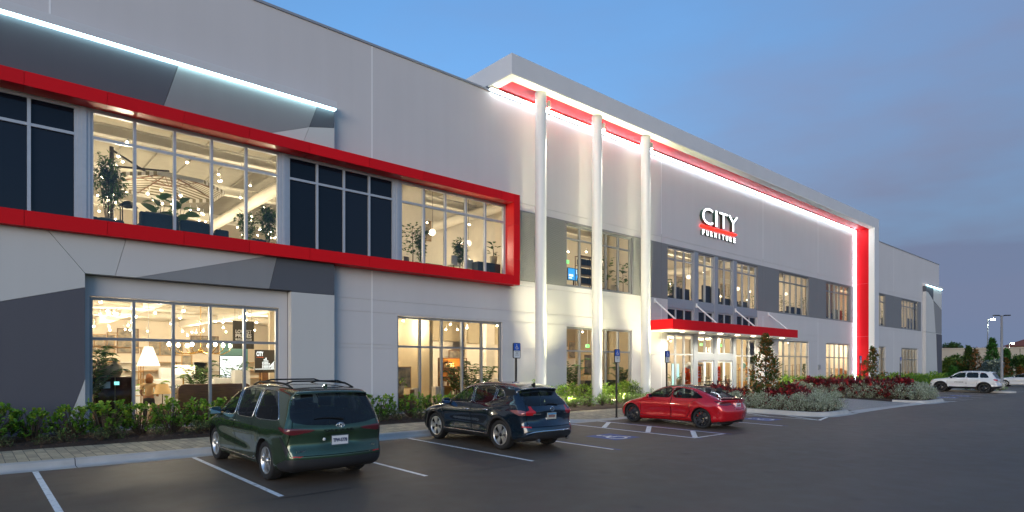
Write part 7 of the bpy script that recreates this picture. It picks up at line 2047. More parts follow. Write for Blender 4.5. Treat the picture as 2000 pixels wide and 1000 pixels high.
t = shelf_unit(XZ(222, 700, 25.6)[0], 25.6, GF, 1.75, 0.4, 2.75, 4, M['oak'], 'tall oak display frame behind the glossy brown cabinet')
for k, (u, hh) in enumerate(((219, 0.5), (194, 0.32))):
    x = XZ(u, 660, 25.6)[0]; q = MB(); ww = 0.17
    q.box(-ww, ww, -0.05, 0.05, 0, 0.03); q.box(-ww, ww, -0.05, 0.05, hh - 0.03, hh); q.box(-ww, -ww + 0.03, -0.05, 0.05, 0.03, hh - 0.03); q.box(ww - 0.03, ww, -0.05, 0.05, 0.03, hh - 0.03)
    solo(q, 'frame_ornament', M['oak'], (x, 25.6, GF + 2.75), ('larger' if k == 0 else 'smaller') + ' open wooden frame ornament on top of the oak display frame', 'ornament')
x, z = XZ(290, 715, 24.6); t = thing('pendant_lamp', (x, 24.6, z), 'large white cone pendant hanging above the person', 'lamp')
q = MB(); q.lathe([(0.36, 0.0), (0.13, 0.68), (0.0, 0.69)], 28); q.build('lamp_shade', M['shade_lit'], t); q = MB(); q.tube([(0, 0, 0.69), (0, 0, 5.1 - z)], 0.01, 5); q.build('cord', M['white'], t)
x = XZ(320, 760, 24.0)[0]; cabinet(x, 24.2, GF, 0.7, 0.5, 0.72, M['oak'], 'small oak bedside table under the tan lamp', 1); table_lamp(x, 24.2, GF + 0.72, 'tan shaded table lamp on the bedside table', M['shade_tan'], 0.72, 0.28)
xa, xb = XZ(350, 770, 23.9)[0], XZ(492, 770, 23.9)[0]
t = thing('bed', ((xa + xb) / 2, 24.0, GF), 'bed with a long rounded brown headboard turned to the window', 'bed'); w = xb - xa
q = MB(); pts = [(-w / 2, 0, 0.1)] + [(-w / 2 + 0.2 - 0.2 * math.cos(R(a)), 0, 1.22 + 0.2 * math.sin(R(a))) for a in range(0, 91, 15)] + [(w / 2 - 0.2 + 0.2 * math.sin(R(a)), 0, 1.22 + 0.2 * math.cos(R(a))) for a in range(0, 91, 15)] + [(w / 2, 0, 0.1)]
q.prism(pts, (0, 0.08, 0)); q.build('headboard', M['walnut'], t, bevel=0.02)
q = MB(); q.box(-w / 2 + 0.1, w / 2 - 0.1, 0.09, 2.1, 0.2, 0.75); q.build('mattress', M['cream_fabric'], t, bevel=0.08)
for k in range(4): q = MB(); q.box(-w / 2 + 0.3 + k * w * 0.22, -w / 2 + 0.3 + k * w * 0.22 + 0.62, 0.15, 0.45, 0.78, 1.42 - 0.1 * (k % 2)); q.build('pillow', [M['cream_fabric'], M['white'], M['sofa_grey'], M['white']][k], t, bevel=0.1)
# chandelier
cx, cz = XZ(392, 685, 24.9); t = thing('chandelier', (cx, 24.9, cz), 'wide brass chandelier with glowing candle bulbs behind the wide window', 'chandelier')
q = MB(); q.add(*sphere_mesh(0.09, (0, 0, 0), 12, 8), 0, True); q.tube([(0, 0, 0.05), (0, 0, 5.1 - cz)], 0.015, 6); q.build('stem', M['brass'], t)
for k in range(8):
    a = R(45 * k + 10); L = 1.12 if k % 2 == 0 else 0.8; dx, dy = math.cos(a), math.sin(a)
    q = MB(); q.tube([(0, 0, 0), (dx * L * 0.35, dy * L * 0.35, -0.1), (dx * L * 0.75, dy * L * 0.75, -0.12), (dx * L, dy * L, 0.03), (dx * L, dy * L, 0.12)], 0.016, 6); q.lathe([(0, 0.12), (0.05, 0.13), (0.05, 0.14), (0, 0.14)], 10, (dx * L, dy * L, 0)); arm = q.build('arm', M['brass'], t)
    q = MB(); q.add(*sphere_mesh(0.06, (dx * L, dy * L, 0.21), 10, 8, 1, 1, 1.3), 0, True); q.build('bulb', M['bulb_dot'], arm)
x, z = XZ(358, 722, 29); t = thing('drum_lamp', (x, 29, GF), 'glowing drum lamp on a stand deep inside the wide window', 'lamp'); q = MB(); q.lathe([(0.0, z - GF - 0.2), (0.45, z - GF - 0.2), (0.45, z - GF + 0.2), (0, z - GF + 0.2)], 24); q.build('lamp_shade', M['bulb_soft'], t); q = MB(); q.tube([(0, 0, 0), (0, 0, z - GF - 0.2)], 0.03, 8); q.build('lamp_base', M['brass'], t)
for u, yy, h, lab, sd in ((385, 27.5, 2.3, 'arching palm beyond the brass chandelier', 171), (455, 30, 2.4, 'palm under the black price board', 172), (297, 27, 1.6, 'bright fern like plant behind the person', 173)): palm(XZ(u, 730, yy)[0], yy, GF, h, lab, sd, 10, u == 297)
cabinet(XZ(332, 740, 27.0)[0], 27.0, GF, 1.2, 0.5, 1.25, M['white'], 'white chest of drawers behind the tan lamp', 1); cabinet(XZ(352, 740, 30)[0], 30, GF, 2.4, 0.6, 1.5, M['white'], 'long white sideboard deep inside the wide window', 4)
ficus(XZ(350, 740, 25.0)[0], 25.2, GF + 0.85, 0.5, 'small green plant behind the bed', 174, 30, 0.15, 0.18)
for u, yy, w, h, lab in ((415, 28, 0.8, 1.3, 'pale boxy cabinet under the lit white screen'), (432, 28.6, 0.7, 1.55, 'white open crate stack right of the white screen'), (447, 27.8, 0.6, 1.2, 'white cube table under the price board'), (470, 29.5, 0.7, 1.9, 'tall white shelf beside the price board'), (487, 28.5, 0.6, 1.1, 'white side table beside the mullion'), (512, 27.5, 0.8, 1.2, 'white counter under the dark skyline screen'), (535, 27, 0.9, 1.0, 'low cream counter at the end of the wide window')): cabinet(XZ(u, 740, yy)[0], yy, GF, w, 0.5, h, M['white'] if u != 535 else M['cream_fabric'], lab, 1)
x = XZ(434, 700, 31)[0]; q = MB(); q.box(0.0, 1.25, 0, 0.1, 0, 3.3); solo(q, 'teal_panel', M['teal'], (x, 31.2, GF), 'teal wall panel behind the lit white screen', 'panel')
t = thing('display_screen', (x + 0.5, 31.0, 1.3), 'bright white lit screen on the teal panel', 'screen'); q = MB(); q.box(-0.6, 0.6, 0.05, 0.12, 0, 1.4); q.build('casing', M['black'], t); q = MB(); q.box(-0.57, 0.57, 0.03, 0.046, 0.03, 1.37); q.build('display', M['screen_w'], t)
# black price board with its words
xa, za = XZ(455, 681, 25.6); xb, zb = XZ(496, 628, 25.6); w, h = xb - xa, zb - za
t = thing('hanging_board', (xa, 25.6, za), 'dark hanging board reading LOWEST PRICES GUARANTEED', 'sign'); q = MB(); q.box(0, w, 0, 0.04, 0, h); q.build('board', M['board'], t)
for s_, zz, sz, ww in (('LOWEST', 0.56, 0.24, 0.76), ('PRICES', 0.41, 0.24, 0.76)): text_mesh(s_, sz * w, (w * 0.12, -0.006, h * zz), FRONT, M['white'], 0.006, 'lettering', t, 0.004, width=w * ww)
q = MB(); q.box(w * 0.12, w * 0.88, -0.006, -0.002, h * 0.30, h * 0.37); pl_ = q.build('white_strip', M['white'], t); text_mesh('GUARANTEED', 0.10 * w, (w * 0.16, -0.010, h * 0.315), FRONT, M['board'], 0.004, 'lettering', t, 0.002, width=w * 0.68)
for sx in (0.1, 0.9): q = MB(); q.tube([(w * sx, 0.02, h), (w * sx, 0.02, 5.15 - za)], 0.006, 5); q.build('cord', M['black'], t)
# dark skyline screen
xa, za = XZ(498, 728, 27.2); xb, zb = XZ(546, 684, 27.2); w, h = xb - xa, zb - za
t = thing('display_screen', (xa, 27.2, za), 'dark screen with white CITY wordmark and skyline drawing', 'screen'); q = MB(); q.box(0, w, 0, 0.06, 0, h); q.build('casing', M['board'], t)
text_mesh('CITY', h * 0.26, (w * 0.06, -0.008, h * 0.74), FRONT, M['screen_w'], 0.006, 'lettering', t, 0.006, width=w * 0.27)
q = MB(); q.box(w * 0.06, w * 0.33, -0.008, -0.002, h * 0.66, h * 0.69); q.build('underline', M['sale_red'], t)
q = MB()
for a, c, hh in ((0.28, 0.34, 0.32), (0.34, 0.40, 0.42), (0.40, 0.48, 0.52), (0.48, 0.54, 0.40), (0.54, 0.60, 0.28)):
    for k in range(int(hh / 0.06)): q.box(w * a + 0.01, w * c - 0.01, -0.006, -0.002, h * (0.2 + 0.06 * k), h * (0.2 + 0.06 * k + 0.03))
q.box(0, w * 0.98, -0.006, -0.002, h * 0.15, h * 0.17)
for k in range(7): x = w * (0.64 + 0.05 * k); q.box(x, x + 0.02, -0.006, -0.002, h * 0.18, h * (0.36 + 0.03 * k))
q.tube([(w * (0.60 + 0.4 * k / 8), -0.006, h * (0.25 + 0.38 * math.sin(k / 8 * 1.57))) for k in range(9)], 0.012, 4); q.build('skyline_drawing', M['screen_w'], t)
for u, yy, w, h, z, lab in ((365, 33, 0.9, 1.1, 2.2, 'framed dark print on the far wall beyond the chandelier'), (302, 45.9, 1.2, 2.2, 2.9, 'tall narrow banner on the far wall')): picture(XZ(u, 690, yy)[0], yy, z, w * 0.55, h * 0.5, lab, art='art')
# --- window with the bookcase
picture(XZ(787, 750, 24.6)[0], 24.6, GF + 1.05, 0.9, 1.0, 'oak framed landscape print at the edge of the bookcase window'); ficus(XZ(781, 770, 23.8)[0], 23.8, GF + 0.8, 0.75, 'bright green bouquet in front of the framed print', 181, 34, 0.16, 0.2, [LM['palm'], LM['clusia_l'], LM['palm'], M['bark']])
cabinet(XZ(782, 780, 23.8)[0], 23.8, GF, 1.2, 0.5, 0.8, M['walnut'], 'walnut dining sideboard under the green bouquet', 2); chair(XZ(803, 770, 24.0)[0], 24.0, GF, M['walnut'], 'dark wooden dining chair in the bookcase window', 0.6, 0.46, 1.0); chair(XZ(817, 770, 24.6)[0], 24.8, GF, M['cream_fabric'], 'cream dining chair behind the dark wooden one', -0.4, 0.46, 1.05)
x = XZ(853, 760, 24.4)[0]; cabinet(x, 24.3, GF, 0.5, 0.35, 1.1, M['cream_fabric'], 'narrow cream pedestal beside the bookcase', 1)
x = XZ(884, 730, 25.4)[0]; shelf_unit(x, 25.4, GF, 1.5, 0.4, 2.5, 6, M['walnut'], 'tall bookcase glowing amber inside', M['amber'], cat='bookcase')
for k in range(5): books(x - 0.33 + 0.5 * (k % 2), 25.35, GF + 0.16 + 0.468 * k, 0.6, 'row of books on the amber bookcase', 200 + k)
l = bpy.data.lights.new('bookcase_lamp', 'POINT'); l.energy = 14; l.color = (1, 0.55, 0.15); l.shadow_soft_size = 0.1; lo = bpy.data.objects.new('bookcase_lamp', l); COL.objects.link(lo); lo.location = (x, 25.0, 2.3)
palm(XZ(893, 745, 23.9)[0], 23.9, GF, 2.35, 'dark palm right in front of the amber bookcase', 182, 12); palm(XZ(918, 745, 23.8)[0], 23.8, GF, 2.2, 'tall palm beside the amber bookcase', 183, 12); palm(XZ(948, 750, 23.6)[0], 23.6, GF, 2.1, 'palm by the edge of the bookcase window', 184, 11)
cabinet(XZ(958, 760, 25.0)[0], 25.2, GF, 1.1, 0.5, 1.45, M['white'], 'white cabinet behind the palms', 1); picture(XZ(897, 700, 30.7)[0], 30.7, 1.9, 1.6, 1.3, 'wide print hung beyond the bookcase', fr='walnut')
# --- ground floor window behind the columns
palm(XZ(1117, 740, 23.4)[0], 23.4, GF, 2.5, 'spiky dracaena at the edge of the window behind the second column', 191, 14); palm(XZ(1214, 740, 23.6)[0], 23.6, GF, 2.3, 'spiky dracaena behind the accessible parking sign', 192, 13)
picture(XZ(1152, 710, 25.2)[0], 25.2, GF + 1.55, 1.05, 1.25, 'oak framed abstract print left of the second column'); shelf_unit(XZ(1138, 725, 25.4)[0], 25.4, GF, 0.5, 0.3, 2.0, 4, M['oak'], 'narrow oak ladder shelf behind the dracaena')
cabinet(XZ(1150, 760, 24.0)[0], 24.0, GF, 1.2, 0.5, 1.25, M['board'], 'dark sideboard left of the second column', 2); cabinet(XZ(1192, 760, 24.0)[0], 24.0, GF, 1.4, 0.5, 1.25, M['board'], 'dark sideboard right of the second column', 2)
picture(XZ(1196, 690, 27)[0], 27, GF + 1.6, 2.0, 1.0, 'wide oak framed print right of the second column'); table_lamp(XZ(1160, 735, 24.0)[0], 24.0, GF + 1.25, 'amber table lamp on the dark sideboard', M['shade_tan'], 0.45, 0.2)
for x, y, z, lab in ((XZ(1148, 661, 25.0)[0], 25.0, 3.35, 'green exit sign left of the second column'), (XZ(1370, 656, 25)[0], 25.0, 3.75, 'green exit sign over the first door'), (XZ(1408, 659, 25)[0], 25.0, 3.75, 'green exit sign over the second door'), (XZ(1636, 685, 25)[0], 25.0, 3.2, 'green exit sign in the window by the red leg'), (XZ(1108, 512, 25)[0], 25.0, 8.3, 'green exit sign upstairs between the columns')):
    t = thing('exit_sign', (x, y, z), lab, 'exit sign'); q = MB(); q.box(-0.15, 0.15, 0, 0.05, 0, 0.18); q.build('housing', M['exit'], t); text_mesh('EXIT', 0.12, (-0.11, -0.006, 0.045), FRONT, M['white'], 0.006, 'lettering', t, 0.003, width=0.22); q = MB(); q.tube([(0, 0.025, 0.18), (0, 0.025, 5.15 - z if z < 5 else 2.5)], 0.01, 5); q.build('rod', M['white'], t)
# --- entrance hall
for k, u in enumerate((1315, 1324)): 
    x, z = XZ(u, 735, 25.0); t = thing('display_screen', (x, 25.0, GF), ('first' if k == 0 else 'second') + ' of two tall narrow teal lit panels inside the entrance', 'screen', 'teal lit panels'); q = MB(); q.box(-0.16, 0.16, 0, 0.08, 0.1, 2.3); q.build('casing', M['white'], t); q = MB(); q.box(-0.13, 0.13, -0.01, -0.002, 0.5, 2.25); q.build('display', M['screen_t'], t)
x = XZ(1331, 745, 24.4)[0]; chair(x, 24.4, GF, M['cream_fabric'], 'white high backed armchair inside the entrance', 0.3, 0.45, 1.6, 'walnut', None, 0.8); ficus(XZ(1325, 745, 24.2)[0], 24.2, GF + 0.8, 0.6, 'small plant on a white stand inside the entrance', 201, 30, 0.15, 0.2)
cabinet(XZ(1325, 760, 24.3)[0], 24.3, GF, 0.6, 0.5, 0.8, M['white'], 'white stand under the small entrance plant', 1)
t = thing('balloon_column', (XZ(1345, 730, 24.2)[0], 24.2, GF), 'column of orange, white and dark green balloons inside the entrance', 'balloons'); rr = random.Random(4)
for k in range(16):
    z = 0.2 + 0.13 * k; q = MB(); q.add(*sphere_mesh(rr.uniform(0.13, 0.24), (rr.uniform(-0.22, 0.22), rr.uniform(-0.15, 0.15), z), 12, 8), 0, True); q.build('balloon', rr.choice([M['sale_red'], M['white'], M['sale_red'], M['teal']]), t)
t = thing('balloon_column', (XZ(1455, 735, 24.4)[0], 24.4, GF), 'arch of yellow and green balloons inside the right hand glazing', 'balloons')
for k in range(14):
    a = R(-30 + 14 * k); q = MB(); q.add(*sphere_mesh(rr.uniform(0.12, 0.2), (0.6 * math.cos(a), rr.uniform(-.1, .1), 1.5 + 0.8 * math.sin(a)), 12, 8), 0, True); q.build('balloon', rr.choice([M['amber'], M['teal'], M['amber'], M['white']]), t)
for k, x in enumerate((37.24, 39.78)):
    t = thing('sale_poster', (x, YG + 0.03, 1.15), 'orange red SALE poster inside the ' + ('first' if k == 0 else 'second') + ' double door', 'poster', 'sale posters'); q = MB(); q.box(-0.26, 0.26, 0, 0.01, 0, 1.05); q.build('sheet', M['sale_red'], t)
    for s_, z, sz, ww in (('ON', 0.66, 0.12, 0.18), ('AT ANY', 0.47, 0.12, 0.34), ('SALE', 0.27, 0.16, 0.36)): text_mesh(s_, sz, (-ww / 2, -0.006, z), FRONT, M['white'], 0.004, 'lettering', t, 0.003, width=ww)
shelf_unit(XZ(1446, 735, 26)[0], 26, GF, 1.3, 0.4, 2.3, 5, M['walnut'], 'dark shelf unit inside the right hand glazing'); cabinet(XZ(1458, 755, 24.4)[0], 24.6, GF, 0.7, 0.5, 0.9, M['amber'], 'amber cube stand under the balloon arch', 1)
for u, yy, lab in ((1372, 27, 'cream armchair seen through the first double door'), (1388, 26, 'tan armchair seen through the first door leaf'), (1410, 27, 'cream chair seen through the second double door'), (1426, 26, 'grey chair seen through the second door leaf')): chair(XZ(u, 750, yy)[0], yy, GF, M['cream_fabric'] if u != 1426 else M['sofa_grey'], lab, 0.3, 0.45, 0.95, 'walnut', None, 0.7)
for u, yy, lab in ((1386, 25.4, 'plant seen through the first double door'), (1424, 25.4, 'plant seen through the second double door')): ficus(XZ(u, 740, yy)[0], yy, GF, 1.5, lab, 210 + u, 30, 0.18, 0.25)
# --- ground floor windows past the canopy
for u, yy, m, h, lab in ((1545, 26, 'walnut', 2.2, 'dark bookcase in the window past the canopy'), (1558, 26.5, 'oak', 2.3, 'oak shelf in the window past the canopy'), (1622, 25, 'walnut', 1.9, 'walnut shelf at the edge of the window by the red leg')): shelf_unit(XZ(u, 735, yy)[0], yy, GF, 1.6, 0.4, h, 5, M[m], lab)
t = tree('potted_conifer', cone_tree_mb(220, 2.3, 0.42, 130, 0.11, 'ellipse', 0.12, 7), [LM['far_d'], LM['far'], LM['far_l'], M['bark']], (XZ(1571, 735, 23.8)[0], 23.8, GF), 2.0, 0.03, 'slim green conifer in a pot in the window past the canopy', 'plant')
for u, h, m, lab in ((1637, 1.9, 'amber', 'glowing amber cabinet in the window by the red leg'), (1645, 1.7, 'oak', 'oak wardrobe in the window by the red leg'), (1652, 1.6, 'sale_red', 'red cabinet at the far side of the window by the red leg'), (1774, 1.5, 'walnut', 'walnut cabinet in the last ground floor window'), (1783, 1.3, 'board', 'dark cabinet in the last ground floor window')): cabinet(XZ(u, 735, 24.2)[0], 24.2, GF, 1.0, 0.5, h, M[m], lab, 1)
sofa(XZ(1550, 755, 24)[0], 24.0, GF, 2.2, M['sofa_navy'], 'dark sofa back in the ground floor window past the canopy', 0.75)

# --- further furniture standing deeper in the showrooms
for k, (u, yy, kind, lab) in enumerate(((190, 33, 'shelf', 'oak shelf against the back of the wide window beside the palm'), (240, 36, 'shelf', 'walnut shelf far behind the stoneware vase'), (270, 31, 'cab', 'low white drawers left of the person'), (308, 35, 'shelf', 'tall oak shelf far behind the person'), (322, 38, 'cab', 'cream dresser far behind the tan lamp'), (343, 34, 'cab', 'white wardrobe far behind the chandelier'), (374, 37, 'shelf', 'oak shelf under the far print'), (395, 33, 'cab', 'walnut sideboard beyond the bed'), (407, 37, 'shelf', 'white shelf beyond the second half of the bed'), (463, 38, 'cab', 'cream wardrobe far under the price board'), (480, 35, 'shelf', 'oak shelf far beside the price board'), (524, 36, 'cab', 'walnut wardrobe beyond the skyline screen'))):
    x = XZ(u, 720, yy)[0]
    if kind == 'shelf': shelf_unit(x, yy, GF, 1.6, 0.4, 2.3, 6, M['oak'] if 'oak' in lab else M['white'], lab, M['cream_fabric'])
    else: cabinet(x, yy, GF, 1.4, 0.5, 1.2 if 'low' in lab or 'side' in lab else 2.0, M['walnut'] if 'walnut' in lab else (M['cream_fabric'] if 'cream' in lab else M['white']), lab, 3)
for k, (u, v, yy, w, h, lab) in enumerate(((195, 690, 45.9, 1.6, 1.2, 'wide framed print on the far wall behind the palm'), (250, 690, 45.9, 1.2, 1.6, 'tall framed print on the far wall behind the vase'), (335, 695, 45.9, 1.4, 1.0, 'framed print on the far wall left of the chandelier'), (400, 690, 45.9, 1.8, 1.2, 'large framed print on the far wall right of the chandelier'), (800, 690, 28.9, 0.9, 1.2, 'framed print on the partition at the edge of the bookcase window'), (925, 690, 30.9, 1.3, 0.9, 'framed print high behind the palms'), (1120, 700, 29.7, 1.0, 1.2, 'framed print behind the dracaena'), (1222, 700, 29.7, 1.0, 1.3, 'framed print at the far side of the column window'), (1540, 705, 34.4, 1.8, 1.2, 'wide print on the far wall past the canopy'), (1630, 705, 28.4, 1.4, 1.2, 'framed print behind the amber cabinet'))):
    x, z = XZ(u, v, yy); picture(x, yy, min(z, 3.2), w, h, lab, fr='walnut' if k % 2 else 'oak')
for k, (u, v, yy, w, h, lab) in enumerate(((820, 440, 30, 1.6, 1.2, 'framed print upstairs behind the leafy tree'), (940, 450, 32.9, 1.4, 1.0, 'framed print upstairs behind the navy cabinet'), (1200, 520, 29.9, 1.2, 1.4, 'framed print upstairs between the fiddle leaf figs'), (1330, 545, 32.9, 1.6, 1.2, 'framed print upstairs behind the black high backed chair'), (1410, 560, 32.9, 1.6, 1.2, 'framed print upstairs behind the dark low sofa'), (1540, 575, 32.9, 1.8, 1.3, 'framed print upstairs behind the bushy plant'))):
    x, z = XZ(u, v, yy); picture(x, yy, max(7.2, min(z, 9.5)), w, h, lab, fr='walnut' if k % 2 else 'oak')
for k, (u, yy, lab) in enumerate(((845, 26, 'glass globe pendant left in the red frame window'), (915, 27, 'glass globe pendant over the bar stools'), (1172, 26, 'glass globe pendant upstairs right of the second column'), (1345, 26, 'globe pendant upstairs in the first window over the canopy'), (1535, 26, 'globe pendant upstairs in the window past the canopy'))):
    x = XZ(u, 400, yy)[0]; t = thing('pendant_lamp', (x, yy, 9.0), lab, 'lamp'); q = MB(); q.add(*sphere_mesh(0.17, (0, 0, 0), 14, 10), 0, True); q.build('lamp_shade', M['shade_lit'], t); q = MB(); q.tube([(0, 0, 0.16), (0, 0, 3.4)], 0.01, 5); q.build('cord', M['black'], t)
for u, yy, lab in ((833, 25.5, 'walnut sideboard upstairs under the leafy tree'), (1178, 26, 'walnut sideboard upstairs past the second column'), (1425, 26.5, 'walnut sideboard upstairs behind the pale leaved tree'), (1560, 26, 'walnut sideboard upstairs past the canopy')): cabinet(XZ(u, 540, yy)[0], yy, UF, 1.6, 0.5, 0.95, M['walnut'], lab, 3)

for u, yy, kind, lab in ((1312, 27, 'cab', 'white counter inside the left glazing of the entrance'), (1348, 30, 'shelf', 'oak shelf far inside the left glazing of the entrance'), (1371, 31, 'shelf', 'walnut shelf seen through the first door leaf'), (1383, 29, 'cab', 'cream display table seen through the first double door'), (1409, 31, 'shelf', 'oak shelf seen through the second double door'), (1420, 29, 'cab', 'walnut display table seen through the second door leaf'), (1463, 29, 'shelf', 'white shelf unit inside the right hand glazing'), (1474, 27, 'cab', 'oak console inside the right hand glazing'), (1535, 28, 'cab', 'white console in the window past the canopy'), (1565, 27, 'cab', 'cream chest in the window past the canopy')):
    x = XZ(u, 735, yy)[0]; m = M['walnut'] if 'walnut' in lab else (M['oak'] if 'oak' in lab else (M['cream_fabric'] if 'cream' in lab else M['white']))
    if kind == 'shelf': shelf_unit(x, yy, GF, 1.7, 0.4, 2.3, 6, m, lab, M['cream_fabric'])
    else: cabinet(x, yy, GF, 1.5, 0.6, 0.95, m, lab, 3)
for u, yy, h, lab in ((1318, 25.6, 1.6, 'potted palm inside the left glazing of the entrance'), (1472, 25.2, 1.7, 'potted palm at the edge of the right hand glazing'), (1536, 24.6, 1.7, 'potted palm in the window past the canopy')): palm(XZ(u, 740, yy)[0], yy, GF, h, lab, 400 + u, 10, True)
# ================================================================ SIGN POSTS, BINS, PERSON, BACKGROUND
M['sign_blue'] = mat('sign blue', (0.015, 0.09, 0.45), 0.4); M['sign_white'] = mat('sign white', (0.68, 0.69, 0.68), 0.4)
M['post'] = mat('black powder coated post', (0.014, 0.012, 0.011), 0.4, 0.2, var=0.15)
def access_sign(x, y, z, label):
    t = empty('accessible_parking_sign', (x, y, z), 0, label, 'sign', 'accessible parking signs')
    q = MB(); q.tube([(0, 0, -0.1), (0, 0, 2.38)], 0.042, 12); q.lathe([(0.0, 0.03), (0.06, 0.03), (0.08, 0.0)], 12); q.build('post', M['post'], t)
    def rr(w, h, r, cz): return [(sx * (w / 2 - r) + r * math.cos(R(a)), cz + sz * (h / 2 - r) + r * math.sin(R(a))) for sx, sz, a0 in ((1, 1, 0), (-1, 1, 90), (-1, -1, 180), (1, -1, 270)) for a in (a0, a0 + 45, a0 + 90)]
    q = MB(); q.prism([(px, -0.05, pz) for px, pz in rr(0.36, 0.56, 0.04, 2.60)], (0, 0.03, 0)); pn = q.build('panel', M['post'], t)
    q = MB(); q.prism([(px, -0.056, pz) for px, pz in rr(0.31, 0.255, 0.02, 2.735)], (0, 0.005, 0)); q.build('blue_face', M['sign_blue'], pn)
    q = MB(); q.prism([(px, -0.056, pz) for px, pz in rr(0.31, 0.255, 0.02, 2.47)], (0, 0.005, 0)); wf = q.build('white_face', M['sign_white'], pn)
    q = MB(); k = 0.021; T = lambda a, c: ((a - 5) * k, -0.060, 2.735 + (c - 5) * k)
    for pts, w in (([(4.6 + 2.4 * math.cos(R(a)), 3.4 + 2.4 * math.sin(R(a))) for a in range(120, 371, 25)], 0.4), ([(4.2, 7.6), (4.4, 4.6), (6.6, 4.6), (7.6, 2.0), (8.4, 2.3)], 0.42), ([(4.3, 6.2), (6.2, 6.2)], 0.35)):
        q.tube([T(*p) for p in pts], w * k, 6)
    q.add(*sphere_mesh(0.016, T(4.1, 8.6), 8, 6), 0, True); q.build('wheelchair_figure', M['sign_white'], pn)
    q = MB()
    for zz, ww, hh in ((2.56, 0.22, 0.014), (2.515, 0.11, 0.018), (2.475, 0.16, 0.014), (2.42, 0.2, 0.008)): q.box(-ww / 2, ww / 2, -0.0575, -0.0562, zz - hh / 2, zz + hh / 2)
    q.build('small_print', M['post'], pn)
access_sign(14.95, 16.62, 0.15, 'accessible parking sign on a black post rising behind the navy crossover')
access_sign(20.5, 16.45, 0.02, 'accessible parking sign whose black post stands just left of the red sedan')
access_sign(24.4, 16.62, 0.03, 'accessible parking sign above the roof of the red sedan by the entrance')
access_sign(49.2, 16.8, 0.1, 'accessible parking sign in front of the red portal leg')
access_sign(58.6, 16.9, 0.1, 'accessible parking sign by the hedge in front of the last windows')
def bin_(x, y, label):
    t = empty('litter_bin', (x, y, 0.15), 0, label, 'bin'); 
    for k in range(24):
        a = 2 * math.pi * k / 24; q = MB() if k == 0 else q
        q.tube([(0.30 * math.cos(a), 0.30 * math.sin(a), 0.05), (0.32 * math.cos(a), 0.32 * math.sin(a), 0.8), (0.37 * math.cos(a), 0.37 * math.sin(a), 0.9)], 0.02, 4, smooth=False)
    for z, r in ((0.08, 0.31), (0.82, 0.335)): q.tube([(r * math.cos(R(a)), r * math.sin(R(a)), z) for a in range(0, 361, 20)], 0.018, 6, caps=False)
    q.build('slatted_basket', M['black'], t); q = MB(); q.lathe([(0, 0.06), (0.28, 0.06), (0.28, 0.84), (0.18, 0.86), (0.18, 0.8)], 20); q.build('liner', M['post'], t)
bin_(42.3, 21.2, 'black slatted litter bin at the wall right of the entrance doors'); bin_(36.6, 21.6, 'black slatted litter bin left of the first double door')
# wall box
q = MB(); q.box(-0.16, 0.16, -0.12, 0, 0, 0.42); q.box(-0.13, 0.13, -0.125, -0.12, 0.03, 0.39)
o = q.build('wall_box', M['galv'], bevel=0.01); o.location = (XZ(1599, 718, YW)[0], YW, 1.95); tag(o, 'small grey metal box on the wall between two lit windows', 'utility box')
